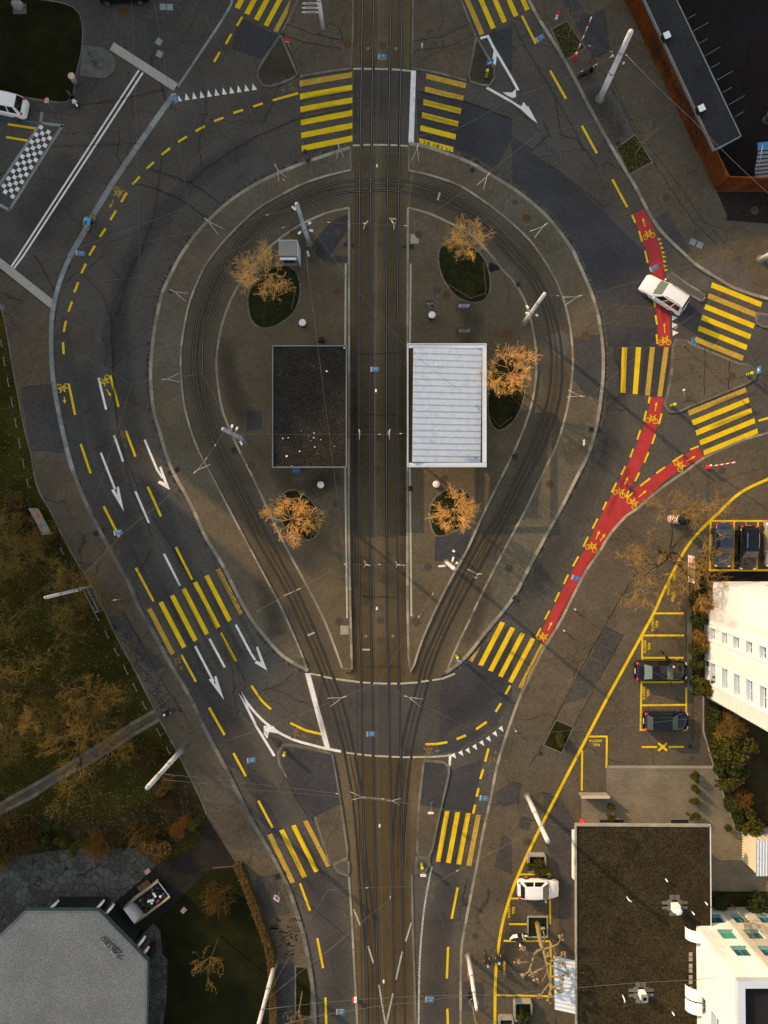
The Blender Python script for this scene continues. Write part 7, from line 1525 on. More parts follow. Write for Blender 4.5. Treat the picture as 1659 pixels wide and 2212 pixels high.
t = thing('billboard', 'long graffiti covered poster wall at the park edge', 'billboard', W(*P1(0, 2, 300, 60), .1), math.radians(-62)); 
mb = MB(); mb.box((0, 0, 1.1), (2.7, .1, 1.6)); mb.build('panel', MT['zinc'], t); mb = MB(); mb.add([(-1.3, .055, .35), (1.3, .055, .35), (1.3, .055, 1.85), (-1.3, .055, 1.85)], [(0, 1, 2, 3)]); mb.build('poster', surf('torn poster', (.55, .5, .35), alt=(.4, .12, .08), grain=.2, gs=6, alts=1.4, blotch=.2), t)
mb = MB(); mb.add([(-.1, .06, .5), (1.1, .06, .5), (1.1, .06, 1.2), (-.1, .06, 1.2)], [(0, 1, 2, 3)]); mb.build('spray_paint', surf('spray paint', (.5, .55, .5), alt=(.02, .35, .4), grain=.2, gs=6, alts=7, altlo=-.5, althi=1.5), t)
for s in (-1.2, 1.2): mb = MB(); mb.tube([(s, -.08, 0), (s, -.08, 1.9)], .05, 6); mb.build('post', MT['galv'], t)
t = thing('glass_display_case', 'empty glass framed display at the park edge beside the slim mast', 'display case', W(*P1(0, 2, 640, 558), .1), math.radians(-63))
for a, b in (((-1.15, 0, .3), (1.15, 0, .3)), ((-1.15, 0, 2.2), (1.15, 0, 2.2)), ((-1.15, 0, 0), (-1.15, 0, 2.2)), ((1.15, 0, 0), (1.15, 0, 2.2)), ((-1.15, .35, 2.2), (1.15, .35, 2.2)), ((-1.15, 0, 2.2), (-1.15, .35, 2.2)), ((1.15, 0, 2.2), (1.15, .35, 2.2))): mb = MB(); mb.tube([a, b], .04, 6); mb.build('frame', MT['zinc'], t)
mb = MB(); mb.box((0, 0, 1.25), (2.2, .03, 1.8)); mb.build('glass_panel', MT['glass'], t)
# kiosk
p = W(*P1(1, 0, 207, 1620), 2.3); t = thing('kiosk', 'small grey roofed kiosk with striped front under the orange tree', 'kiosk', (p.x, p.y, Z_PLAT))
mb = MB(); mb.box((0, 0, 1.1), (1.45, 1.35, 2.2)); mb.build('wall', MT['zinc'], t); mb = MB(); mb.box((0, .1, 2.28), (1.6, 1.35, .1)); mb.build('roof', MT['concrete'], t, bevel=.02); mb = MB(); mb.box((.02, -.72, 2.12), (1.45, .3, .12)); mb.build('awning', MT['sign_white'], t)
mb = MB(); mb.box((-.05, -.88, 2.13), (.12, .03, .14)); mb.build('awning_stripe', MT['cloth_red'], t); mb = MB(); mb.box((.86, 0, 1.15), (.05, 1.5, 2.3)); mb.build('glass_screen', MT['tin_trim'], t); mb = MB(); mb.box((0, .82, 1.15), (1.7, .05, 2.3)); mb.build('glass_screen', MT['tin_trim'], t)
mb = MB(); mb.box((0, -.7, 1.2), (1.1, .04, .7)); mb.build('window', MT['glass'], t)
def bollard(label, c, r, x, y, h=.9, mat='white_plastic', rr=.09, z=Z_PLAT, name='bollard'):
    p = W(*P1(c, r, x, y), h); t = thing(name, label, 'bollard', (p.x, p.y, z), 0, 'bollards'); mb = MB(); mb.lathe((0, 0, 0), [(rr * 1.3, 0), (rr, .05), (rr, h)], 14); mb.build('post', MT[mat], t); mb = MB(); mb.ball((0, 0, h), (rr, rr, rr * .5), 12, 6); mb.build('cap', MT['sign_white'], t)
bollard('pale bollard with white cap beside the kiosk mast', 1, 0, 335, 1636); bollard('white capped bollard on the dark patch above the camera mast', 1, 2, 1285, 256)
for k, (x, y) in enumerate(((410, 632), (338, 770), (-60, 1980 - 560))): bollard('small white capped post on the pavement ' + ('beside the first zebra bars', 'above the last zebra bars', 'near the small palm bed')[k], 2, 2, x if k < 2 else 25, y, .5, 'galv', .07, .1)
for c, r, x, y, ph in ((1, 2, 1305, 942, 'at the tip of the ring below the slanted zebra'), (2, 1, 1545, 763, 'on the triangular island tip beside the blue sign'), (2, 1, 1048, 965, 'on the cobbled corner of the triangular island'), (1, 2, 185, 1570, 'on the dark lower island'), (1, 3, 1077, 638, 'on the lowest cobbled corner'), (1, 0, 1497, 470, 'on the planted upper island')):
    p = W(*P1(c, r, x, y), .8); t = thing('beacon_post', 'black and yellow ringed beacon post ' + ph, 'beacon post', (p.x, p.y, .1), 0, 'ringed beacon posts')
    for k in range(6): mb = MB(); mb.lathe((0, 0, .18 * k), [(.15, 0), (.15, .18)], 14); mb.build('band', MT['safety' if k % 2 else 'black'], t)
    mb = MB(); mb.ball((0, 0, 1.08), (.15, .15, .06), 12, 6); mb.build('cap', MT['safety'], t)
def sign(label, base, top, h, kind, face, zb=.1, w_=.62):
    b, p = W(base[0], base[1], zb), W(top[0], top[1], h); t = thing('traffic_sign', label, 'traffic sign', b, 0)
    mb = MB(); mb.tube([(0, 0, 0), (p.x - b.x, p.y - b.y, h - zb)], .04, 8); mb.build('post', MT['galv'], t)
    M_ = Matrix.Translation(Vector((p.x - b.x, p.y - b.y, h - zb))) @ Matrix.Rotation(face, 4, 'Z'); pl = lambda z: None
    def plate(nm, w, hh, d, m, parent, dx=0, dz=0): mb = MB(); mb.box((.05 + dx, 0, dz), (d, w, hh), M=M_); return mb.build(nm, MT[m], parent)
    if kind == 'ped':
        f = plate('plate', w_, w_, .03, 'sign_blue', t); mb = MB(); mb.add([M_ @ Vector(q) for q in ((.075, -.2, -.2), (.075, .2, -.2), (.075, 0, .2))], [(0, 1, 2)]); mb.build('white_triangle', MT['sign_white'], f)
        mb = MB(); mb.tube([M_ @ Vector((.085, 0, .06)), M_ @ Vector((.085, .0, -.06)), M_ @ Vector((.085, .06, -.16))], .02, 4); mb.build('walker_symbol', MT['black'], f)
    elif kind == 'zone':
        mb = MB(); mb.lathe((0, 0, 0), [(.3, -.015), (.3, .015)], 24); R_ = M_ @ Matrix.Rotation(math.pi / 2, 4, 'Y') ; mb.v = [tuple(R_ @ Vector((q[0], q[1], q[2] + .05))) for q in mb.v]; f = mb.build('plate', MT['sign_red'], t)
        mb = MB(); mb.lathe((0, 0, 0), [(.22, -.02), (.22, .02)], 24); mb.v = [tuple(R_ @ Vector((q[0], q[1], q[2] + .055))) for q in mb.v]; mb.build('inner_disc', MT['sign_white'], f)
        cu = bpy.data.curves.new('t', 'FONT'); cu.body = '30'; cu.size = .3; cu.align_x = 'CENTER'; cu.align_y = 'CENTER'; o = bpy.data.objects.new('t', cu); me = bpy.data.meshes.new_from_object(o); bpy.data.objects.remove(o); me.materials.clear(); me.materials.append(MT['black'])
        q = bpy.data.objects.new('lettering', me); col.objects.link(q); q.parent = f; q.matrix_local = M_ @ Matrix(((0, 0, 1, .09), (1, 0, 0, 0), (0, 1, 0, 0), (0, 0, 0, 1)))
    elif kind == 'nopark':
        f = plate('plate', .55, .7, .03, 'sign_white', t); mb = MB(); mb.lathe((0, 0, 0), [(.2, -.02), (.2, .02)], 20); R_ = M_ @ Matrix.Rotation(math.pi / 2, 4, 'Y'); mb.v = [tuple(R_ @ Vector((q[0], q[1], q[2] + .055))) for q in mb.v]; g = mb.build('red_disc', MT['sign_red'], f)
        mb = MB(); mb.lathe((0, 0, 0), [(.15, -.025), (.15, .025)], 20); mb.v = [tuple(R_ @ Vector((q[0], q[1], q[2] + .057))) for q in mb.v]; mb.build('blue_disc', MT['sign_blue'], g)
    elif kind == 'white': f = plate('plate', .5, .4, .03, 'sign_white', t); plate('printed_line', .3, .05, .034, 'black', f)
    elif kind == 'redarrow': f = plate('plate', .62, .45, .03, 'sign_red', t); plate('white_bar', .4, .08, .034, 'sign_white', f)
    elif kind == 'pole': plate('plate', .12, .5, .05, 'sign_white', t)
    mb = MB(); mb.lathe((0, 0, 0), [(.12, 0), (.1, .06)], 12); mb.build('base', MT['concrete_dark'], t)
    return t
sign('blue pedestrian crossing sign on the planted upper island', P1(1, 0, 1500, 455), P1(1, 0, 1516, 398), 3.0, 'ped', DOWN + .2)
sign('blue pedestrian crossing sign at the tip of the triangular island', P1(2, 1, 1560, 755), P1(2, 1, 1604, 738), 2.8, 'ped', LEFT)
sign('blue pedestrian crossing sign at the ring tip by the slanted zebra', P1(1, 2, 1308, 945), P1(1, 2, 1315, 970), 2.2, 'ped', UP)
sign('round 30 speed sign on a leaning post beside the white van', P1(0, 0, 380, 743), P1(0, 0, 298, 648), 3.3, 'zone', -.7, .02)
sign('white no-parking sign with round disc on the pavement beside the lower zebra', P1(1, 3, 180, 752), P1(1, 3, 132, 848), 3.0, 'nopark', 1.0)
sign('white sign panel above the ringed beacon on the lowest island corner', P1(1, 3, 1077, 655), P1(1, 3, 1083, 700), 2.6, 'white', UP)
sign('red arrow sign on a post at the planted upper island', P1(1, 0, 243, 385), P1(1, 0, 202, 265), 3.2, 'redarrow', DOWN - .2)
sign('narrow sign on a post with dark square foot above the white line', P1(1, 0, 1068, 398), P1(1, 0, 1076, 290), 3.3, 'pole', DOWN)
sign('white road sign on the dark lower island', P1(1, 3, 1138, 228), P1(1, 3, 1132, 135 + 160), 1.6, 'white', UP)
sign('slim white post with small plate on the triangular island', P1(2, 1, 1116, 935), P1(2, 1, 1117, 868), .6, 'pole', LEFT)
sign('blue edged no-entry sign stack on the cobbled nose of the triangular island', P1(2, 1, 1115, 585), P1(2, 1, 1175, 552), 3.0, 'ped', 0.5)
sign('small red plate sign beside the white mast at the walkers', P1(1, 3, 1372, 1300), P1(1, 3, 1378, 1338), 1.6, 'redarrow', LEFT)
sign('leaning thin signpost beside the kerb below the slim mast', P1(0, 2, 835, 545), P1(0, 2, 742, 573), 2.9, 'pole', UP)
sign('white and blue bus stop flag beside the ring kerb', P1(2, 1, 440, 1232), P1(2, 1, 470, 1208), 2.4, 'white', LEFT)
def poster(label, u, v, sz, rot, z=.14):
    p = W(u, v, z); mb = MB(); a = sz / 2; mb.add([(-a, -a * .8, 0), (a, -a * .7, .02), (a * .9, a * .8, 0), (-a, a * .7, .03)], [(0, 1, 2, 3)]); o = mb.build('paper_sheet', surf('printed paper', (.55, .5, .45), alt=(.5, .15, .1), grain=.1, alts=5, blotch=.1), label=label, cat='litter', loc=(p.x, p.y, z)); o.rotation_euler = (0, 0, rot)
poster('crumpled printed sheet lying on the flagstones beside the driveway', *P1(0, 3, 955, 670), .55, .6, .16); poster('printed sheet lying on the dark lawn beside the driveway', *P1(0, 3, 1190, 922), .55, .8, .16)
def barrier(label, a, b, h):
    A, Bp = W(a[0], a[1], .1), W(b[0], b[1], h); t = thing('barrier_pole', label, 'barrier', A, 0, 'red and white barrier poles'); d_ = Bp - A
    for k in range(10): mb = MB(); mb.tube([d_ * (k / 10), d_ * ((k + 1) / 10)], .055, 8); mb.build('band', MT['sign_red' if k % 2 == 0 else 'sign_white'], t)
    mb = MB(); mb.box((0, 0, .35), (.3, .3, .7)); mb.build('base', MT['sign_red'], t)
    mb = MB(); mb.ball((.02, .1, .75), (.12, .1, .1), 8, 5); mb.build('warning_lamp', MT['sign_white'], t)
barrier('raised red and white barrier pole beside the upper moss square', P1(2, 0, 402, 385), P1(2, 0, 515, 110), 4.4)
barrier('raised red and white barrier pole beside the exit road kerb', P1(2, 1, 1265, 1368), P1(2, 1, 1445, 1337), 3.4)
p = W(*P1(2, 0, 288, 118), .1); t = thing('hydrant', 'white and red hydrant post on the upper pavement', 'hydrant', p); mb = MB(); mb.lathe((0, 0, 0), [(.14, 0), (.11, .05), (.11, .6)], 14); mb.build('column', MT['sign_white'], t); mb = MB(); mb.lathe((0, 0, .6), [(.13, 0), (.14, .12), (.05, .22)], 14); mb.build('head', MT['sign_red'], t); mb = MB(); mb.tube([(-.18, 0, .45), (.18, 0, .45)], .05, 8); mb.build('outlet', MT['sign_red'], t)
p = W(*P1(2, 2, 1035, 48), .1); t = thing('advertising_column', 'round advertising column with red and white posters under the bare tree', 'advertising column', p)
mb = MB(); mb.lathe((0, 0, 0), [(.45, 0), (.45, .25)], 20); mb.build('plinth', MT['concrete'], t); mb = MB(); mb.lathe((0, 0, .25), [(.4, 0), (.4, 2.4)], 20); mb.build('drum', MT['sign_white'], t)
for k in range(5): mb = MB(); mb.lathe((0, 0, .4 + .45 * k), [(.405, 0), (.405, .22)], 20); mb.build('poster', MT[('sign_red', 'black', 'sign_red', 'leaf_orange', 'black')[k]], t)
mb = MB(); mb.lathe((0, 0, 2.65), [(.5, 0), (.5, .1), (.1, .3)], 20); mb.build('cap', MT['dark_wall'], t)
# drinking fountain
p = W(*P1(0, 0, 645, 405), .1); t = thing('drinking_fountain', 'stone drinking fountain with dark round basin on a paved apron', 'fountain', p)
mb = MB(); mb.lathe((0, 0, 0), [(.42, 0), (.4, .15), (.34, .25), (.36, .9)], 10, 0, False); mb.build('pedestal', MT['concrete_dark'], t); mb = MB(); mb.lathe((-.05, .05, .85), [(.4, 0), (.52, .18), (.53, .28), (.46, .28), (.42, .16)], 10, 0, False); mb.build('basin', MT['concrete_dark'], t); mb = MB(); mb.disc((-.05, .05, 1.1), .45, 20); mb.build('water', plain('fountain water', (.01, .02, .02), .05, 0, .6), t); mb = MB(); mb.box((-.5, -.02, .5), (.3, .35, .8)); mb.build('side_trough', MT['concrete_dark'], t); mb = MB(); mb.tube([(-.45, .05, .9), (-.45, .05, 1.4), (-.25, .05, 1.42)], .03, 6); mb.build('spout', MT['dark_wall'], t)
p = W(*P1(0, 0, 490, 540), .05); q = W(*P1(0, 0, 462, 492), 2.2); t = thing('round_pillar', 'pale topped round pillar at the corner of the dark lawn', 'pillar', p)
mb = MB(); mb.tube([(0, 0, 0), q - p], .24, 16); mb.build('shaft', MT['concrete'], t); mb = MB(); mb.lathe(tuple(q - p), [(.3, 0), (.3, .05), (.05, .09)], 18); mb.build('cap', surf('cream cap', (.6, .48, .32), grain=.1, blotch=.1), t)
p = W(*P1(0, 0, 95, 12), 1.0); t = thing('stone_sculpture', 'pale stone block on the dark lawn at the top edge', 'sculpture', (p.x, p.y, .06)); mb = MB(); mb.ball((0, 0, .5), (.5, .3, .6), 12, 8); mb.ball((.35, .05, .6), (.25, .25, .4), 10, 6); mb.build('stone', MT['concrete'], t); mb = MB(); mb.box((0, 0, .05), (1.2, .9, .1)); mb.build('plinth', MT['concrete_dark'], t)
# direction signs on the top mast
t = thing('direction_sign', 'white arrow shaped direction signs with black lettering on the top mast', 'direction sign', W(*P1(1, 0, 410, 60), 5.0))
for k in range(3):
    mb = MB(); q = [(-.1, -.1), (-1.35, -.1), (-1.55, .0), (-1.35, .1), (-.1, .1)]; mb.add([(x + .05 * k, -.25 + .2 * k, y * 1.1 + .25 * k) for x, y in q], [tuple(range(5))]); a = mb.build('arrow_panel', MT['sign_white'], t); mb = MB(); mb.box((-.7, -.26 + .2 * k, .25 * k), (.9, .01, .06)); mb.build('lettering', MT['black'], a)
# skip full of rubble, pallets
p = W(*P1(0, 3, 968, 845), .6); t = thing('waste_skip', 'open pale waste skip filled with rubbish on the dark driveway', 'skip', (p.x, p.y, .11), math.radians(37))
Ls, Ws, hs_ = 4.0, 1.75, 1.25
def slabq(nm, vs, m): mb = MB(); mb.add(vs, [(0, 1, 2, 3)]); o = mb.build(nm, MT[m], t); o.modifiers.new('thick', 'SOLIDIFY').thickness = .05; return o
for s in (-1, 1): slabq('side_wall', [(-Ls / 2 + .7, s * Ws / 2 * .94, .1), (Ls / 2 - .5, s * Ws / 2 * .94, .1), (Ls / 2, s * Ws / 2, hs_), (-Ls / 2, s * Ws / 2, hs_)], 'concrete')
slabq('end_wall', [(-Ls / 2 + .9, -Ws / 2 * .94, .1), (-Ls / 2 + .9, Ws / 2 * .94, .1), (-Ls / 2, Ws / 2, hs_), (-Ls / 2, -Ws / 2, hs_)], 'pole'); slabq('end_wall', [(Ls / 2 - .6, -Ws / 2 * .94, .1), (Ls / 2 - .6, Ws / 2 * .94, .1), (Ls / 2, Ws / 2, hs_), (Ls / 2, -Ws / 2, hs_)], 'pole')
mb = MB(); mb.box((0, 0, .12), (Ls - 1.2, Ws * .93, .06)); mb.build('floor_plate', MT['dark_wall'], t)
for s in (-1, 1): mb = MB(); mb.tube([(-Ls / 2, s * Ws / 2, hs_ + .02), (Ls / 2, s * Ws / 2, hs_ + .02)], .05, 6); mb.build('rim', MT['bark_plane'], t)
mb = MB(); rr = random.Random(3)
for k in range(240):
    c_ = (rr.uniform(-1.1, 1.5), rr.uniform(-.75, .75), .6 + rr.uniform(0, .45)); s = rr.uniform(.05, .22); mb.box(c_, (s * rr.uniform(.6, 3), s, s * .5), rr.choice((0, 0, 0, 1, 2, 3, 4)) if k % 3 == 0 else rr.choice((0, 0, 4)), rr.uniform(0, 3))
mb.box((.2, 0, .45), (2.6, 1.5, .4), 0); o = mb.build('rubble', [MT['dark_wall'], MT['sign_white'], MT['sign_blue'], MT['sign_red'], MT['bark_dark']], label='mixed rubbish and white scraps heaped in the open waste skip', cat='rubbish', kind='stuff'); o.location = t.location; o.rotation_euler = t.rotation_euler
p = W(*P1(0, 3, 940, 768), .3); t = thing('pallet', 'wooden pallet leaning against the waste skip', 'pallet', (p.x, p.y, .11), math.radians(37))
for k in range(5): mb = MB(); mb.box((0, -.35 + .17 * k, .3), (1.2, .12, .03)); mb.build('slat', MT['wood'], t)
for k in range(3): mb = MB(); mb.box((-.5 + .5 * k, 0, .22), (.1, .8, .1)); mb.build('bearer', MT['wood'], t)
# planters
def planter(label, c, r, x, y, w_, h_, soil='leaf'):
    p = W(*P1(c, r, x, y), .5); t = thing('planter', label, 'planter', (p.x, p.y, .1), 0)
    for q in ((0, h_ / 2, w_, .14), (0, -h_ / 2, w_, .14), (w_ / 2, 0, .14, h_ - .14), (-w_ / 2, 0, .14, h_ - .14)): mb = MB(); mb.box((q[0], q[1], .32), (q[2], q[3], .64)); mb.build('side', MT['concrete'], t)
    mb = MB(); mb.box((0, 0, .25), (w_ - .14, h_ - .14, .5)); mb.build('soil', MT['soil'], t)
planter('square concrete planter with overhanging shrub above the small white car', 2, 3, 160, 615, 1.5, 1.45); planter('concrete planter with dark shrub at the bottom edge of the car park', 2, 3, 70, 1570, 1.5, 1.6); planter('long concrete box at the bottom edge beside the planter', 1, 3, 1620, 1640, 1.2, .6)
p = W(*P1(2, 3, 165, 1027), .1); t = thing('tree_pit_frame', 'square stone frame around the foot of the pollarded tree', 'tree pit', p)
for q in ((0, .93, 1.9, .12), (0, -.93, 1.9, .12), (.89, 0, .12, 1.74), (-.89, 0, .12, 1.74)): mb = MB(); mb.box((q[0], q[1], .06), (q[2], q[3], .14)); mb.build('edge_stone', MT['concrete'], t)
mb = MB(); mb.box((0, 0, .02), (1.66, 1.74, .06)); mb.build('soil', MT['soil'], t)
p = W(*P1(1, 3, 1405, 1480), .1); t = thing('tree_pit_frame', 'dark square tree grate at the foot of the mast with a red plate', 'tree pit', p); mb = MB(); mb.box((0, 0, .01), (1.9, 2.6, .02)); mb.build('plate', MT['road_mid'], t); mb = MB(); mb.lathe((-.05, .1, .02), [(.45, 0), (.45, .02), (.38, .02)], 20); mb.build('soil', MT['soil'], t); mb = MB(); mb.tube([(.4 * math.cos(a), .4 * math.sin(a) - .1, .7) for a in [k * math.pi / 8 for k in range(17)]], .03, 6); mb.build('guard_ring', MT['galv'], t)
p = W(*P1(2, 3, 535, 180), .7); t = thing('low_wall', 'low pale garden wall at the edge of the brick paving', 'wall', (p.x, p.y, .1)); mb = MB(); mb.box((0, 0, .45), (2.5, .14, .9)); mb.build('masonry', MT['concrete'], t); mb = MB(); mb.box((0, 0, .93), (2.6, .24, .07)); mb.build('coping', surf('pink coping', (.55, .45, .38), grain=.1, blotch=.1), t)
p = W(*P1(2, 3, 460, 345), .9); t = thing('parasol', 'folded bright red parasol beside the gravel roof corner', 'parasol', (p.x, p.y, .1)); mb = MB(); mb.add([(-.35, .3, 1.0), (-.1, .33, 1.05), (.2, .1, 1.1), (.42, -.25, .95), (-.35, -.25, 1.0), (0, 0, 1.25)], [(0, 5, 1), (1, 5, 2), (2, 5, 3), (3, 5, 4), (4, 5, 0)]); mb.build('cloth', MT['cloth_red'], t); mb = MB(); mb.tube([(0, 0, 0), (0, 0, 1.3)], .03, 6); mb.build('pole', MT['galv'], t)
for k, (x, w_) in enumerate(((645, 2.2), (1085, 1.55))):
    p = W(*P1(2, 3, x, 346), .1); t = thing('light_well', ('dark grated light well beside the red parasol', 'dark grated light well under the spray lettering')[k], 'light well', p); mb = MB(); mb.box((0, 0, .02), (w_, .4, .04)); mb.build('grating', MT['dark_wall'], t); mb = MB(); mb.box((0, .22, .03), (w_ + .1, .06, .06)); mb.build('frame', MT['zinc'], t)
p = W(*P1(2, 3, 82, 357), .1); t = thing('access_hatch', 'rectangular iron access hatch beside the yellow line below the thick mast', 'access hatch', (p.x, p.y, .106), -.35)
for i in range(2):
    for j in range(3): mb = MB(); mb.box((-.26 + .52 * i, -.4 + .4 * j, .006), (.48, .36, .012)); mb.build('plate', MT['iron'], t)
for c, r, x, y, rz, ph in ((0, 0, 1055, 42, 0, 'first of a pair, near the upper kerb'), (0, 0, 1100, 44, 0, 'second of a pair, near the upper kerb'), (0, 0, 1030, 268, -.6, 'turned, beside the pale stripe'), (0, 0, 1033, 348, -.5, 'turned, next to the kerb band'), (2, 0, 1172, 1568, -.4, 'first of a pair by the exit road bend'), (2, 0, 1217, 1588, -.4, 'second of a pair by the exit road bend')):
    p = W(*P1(c, r, x, y), .1); t = thing('utility_cover', 'pale square utility cover ' + ph, 'utility cover', (p.x, p.y, .056 if c == 0 else .106), rz, 'pale utility covers'); mb = MB(); mb.box((0, 0, .004), (.62, .62, .008)); mb.build('frame', MT['concrete_dark'], t); mb = MB(); mb.box((0, 0, .008), (.54, .54, .01)); mb.build('plate', MT['zinc'], t)
# low railings along the park
for k, (x0, y0, x1, y1, ) in enumerate(((5, 540, 12, 585), (22, 650, 33, 715), (47, 785, 60, 850), (72, 915, 83, 980), (97, 1048, 108, 1112), (122, 1180, 133, 1245), (147, 1312, 158, 1377), (174, 1445, 188, 1505))): 
    a, b = W(*P1(0, 1, x0, y0), .5), W(*P1(0, 1, x1, y1), .5); m_ = (a + b) / 2; t = thing('low_railing', 'low teal rail at the grass edge, stretch %s along the park' % ('first', 'second', 'third', 'fourth', 'fifth', 'sixth', 'seventh', 'eighth')[k], 'railing', (m_.x, m_.y, .13), math.atan2(b.y - a.y, b.x - a.x), 'low park rails'); L_ = (b - a).length / 2
    mb = MB(); mb.tube([(-L_, 0, .42), (L_, 0, .42)], .035, 6); mb.build('rail', MT['zinc'], t)
    for s in (-.8, .8): mb = MB(); mb.tube([(L_ * s, 0, 0), (L_ * s, 0, .42)], .03, 6); mb.build('post', MT['zinc'], t)
for k, (x0, y0, x1, y1) in enumerate(((390, 230, 412, 275), (612, 648, 642, 705), (680, 765, 703, 820), (738, 880, 770, 935), (803, 997, 830, 1052), (862, 1108, 888, 1163), (920, 1225, 950, 1282), (1015, 1402, 1043, 1455), (1077, 1520, 1103, 1570))):
    a, b = W(*P1(0, 2, x0, y0), .5), W(*P1(0, 2, x1, y1), .5); m_ = (a + b) / 2; t = thing('low_railing', 'low dark rail beside the park pavement, stretch %s below the poster wall' % ('first', 'second', 'third', 'fourth', 'fifth', 'sixth', 'seventh', 'eighth', 'ninth')[k], 'railing', (m_.x, m_.y, .13), math.atan2(b.y - a.y, b.x - a.x), 'low park rails'); L_ = (b - a).length / 2
    mb = MB(); mb.tube([(-L_, 0, .42), (L_, 0, .42)], .035, 6); mb.build('rail', MT['zinc'], t)
    for s in (-.8, .8): mb = MB(); mb.tube([(L_ * s, 0, 0), (L_ * s, 0, .42)], .03, 6); mb.build('post', MT['zinc'], t)
for c, r, x, y in ((1, 0, 783, 1075), (1, 1, 777, 873), (1, 2, 783, 625), (1, 3, 801, 374), (1, 3, 827, 1383)):
    p = W(*P1(c, r, x, y), 5.7); mb = MB(); mb.box((0, 0, 0), (.14, .26, .06)); mb.build('track_sign', MT['sign_white'], label='small white plate on the contact wire above the tracks', cat='wire plate', group='white plates on the contact wire', loc=(p.x, p.y, 5.72), bevel=.01)
p = W(*P1(1, 3, 638, 1490), .05); t = thing('track_sign', 'small red and white number plate on the lowest kerb', 'wire plate', (p.x, p.y, .06)); mb = MB(); mb.box((.1, 0, .25), (.25, .22, .5)); mb.build('plate', MT['sign_white'], t); mb = MB(); mb.box((-.1, 0, .25), (.14, .22, .5)); mb.build('red_band', MT['sign_red'], t)
p = W(*P1(1, 1, 263, 1388), 1.2); t = thing('ticket_machine', 'blue ticket machine under the lower edge of the dark roof', 'ticket machine', (p.x, p.y, Z_PLAT)); mb = MB(); mb.box((0, 0, .8), (.62, .45, 1.6)); mb.build('cabinet', MT['lamp_blue'], t, bevel=.02); mb = MB(); mb.box((0, -.235, 1.15), (.35, .02, .3)); mb.build('screen', MT['glass'], t)
# island log fences
for k, pts in enumerate((T(1, 1, [(1247, 185), (1390, 273), (1490, 243), (1475, 40)]), T(1, 1, [(1505, 1020), (1578, 1108), (1659, 1045)]), T(1, 1, [(258, 200), (232, 340)]), T(1, 2, [(385, 75), (355, 170)]))):
    t = thing('low_bed_rail', 'thin wooden rail around the bed ' + ('with the upper tree beside two notice boards', 'beside the pale metal roof', 'beside the kiosk tree', 'below the dark shelter')[k], 'bed rail', (0, 0, 0))
    q = [W(a[0], a[1], .5) for a in pts]
    mb = MB(); mb.tube([(a.x, a.y, .5) for a in q], .035, 6); mb.build('rail', MT['wood'], t)
    for a in q: mb = MB(); mb.tube([(a.x, a.y, .15), (a.x, a.y, .52)], .04, 6); mb.build('post', MT['wood'], t)
# ---------------------------------------------------------------- trees and shrubs
def grow(mb, p, d_, L, r, depth, R, spread=.75, kids=(3, 4), upb=.12, nseg=3, minr=.014, tips=None, fall=.66, m=0, wob=.22):
    pts, rad = [p], [r]
    for i in range(nseg):
        d_ = (d_ + Vector((R.gauss(0, wob), R.gauss(0, wob), R.gauss(0, wob) + upb * .5))).normalized(); p = p + d_ * (L / nseg); pts.append(p); rad.append(max(minr * .7, r * (1 - .45 * (i + 1) / nseg)))
    mb.tube(pts, rad, 6 if r > .06 else (4 if r > .025 else 3), 2 if r > .032 else m, cap=False)
    if depth == 0:
        if tips is not None: tips.append(p)
        return
    n = R.randint(*kids)
    for k in range(n):
        i = nseg if k == 0 else R.randint(1, nseg); q = pts[i]
        a = d_.orthogonal().normalized(); a = Matrix.Rotation(R.uniform(0, 6.283), 3, d_) @ a
        nd = (d_ + a * R.uniform(.35, 1.0) * spread * 1.3 + Vector((0, 0, upb))).normalized()
        grow(mb, q, nd, L * R.uniform(fall * .8, fall * 1.15), max(minr, rad[i] * R.uniform(.5, .68)), depth - 1, R, spread, kids, upb, nseg, minr, tips, fall, m, wob)
def tree_meshes(seed, trunk_h, limbs, limb_l, depth, r0, lean=(0, 0), spread=.75, kids=(3, 4), minr=.014, buds=0, upb=.12, out=.7, fall=.66, wob=.22):
    R = random.Random(seed); tr = MB(); top = Vector((lean[0], lean[1], trunk_h)); tr.tube([(0, 0, -.05), (lean[0] * .2, lean[1] * .2, trunk_h * .35), (lean[0] * .6, lean[1] * .6, trunk_h * .7), top], [r0 * 1.35, r0, r0 * .85, r0 * .7], 10, 0)
    cr_ = MB(); tips = []
    for k in range(limbs):
        a = 2 * math.pi * (k + R.uniform(-.3, .3)) / limbs; h = R.uniform(.75, 1.0); d_ = Vector((math.cos(a) * out, math.sin(a) * out, 1 - out * .55)).normalized()
        grow(cr_, Vector((lean[0] * h, lean[1] * h, trunk_h * h)), d_, limb_l * R.uniform(.8, 1.15), r0 * .5, depth, R, spread, kids, upb, 3, minr, tips, fall, 0, wob)
    for q in tips:
        for _ in range(buds if R.random() < .4 else 0):
            c_ = q + Vector((R.gauss(0, .08), R.gauss(0, .08), R.gauss(0, .05))); s = R.uniform(.02, .045); a = R.uniform(0, 6.3); u_ = Vector((math.cos(a), math.sin(a), R.uniform(-.4, .4))) * s; v_ = Vector((-math.sin(a), math.cos(a), R.uniform(-.4, .4))) * s
            cr_.add([c_ - u_, c_ + v_ * .6, c_ + u_, c_ - v_ * .6], [(0, 1, 2, 3)], 1)
    return tr, cr_
def tree(name, label, u, v, z0, meshes, mats, rz=0, scale=1.0, group=None):
    p = W(u, v, z0); t = thing(name, label, 'tree', (p.x, p.y, z0), rz, group); t.scale = (scale,) * 3
    meshes[0].build('trunk', MT[mats[0]], t); meshes[1].build('crown', [MT[m] for m in mats[1:]] + [MT[mats[0]]], t); return t
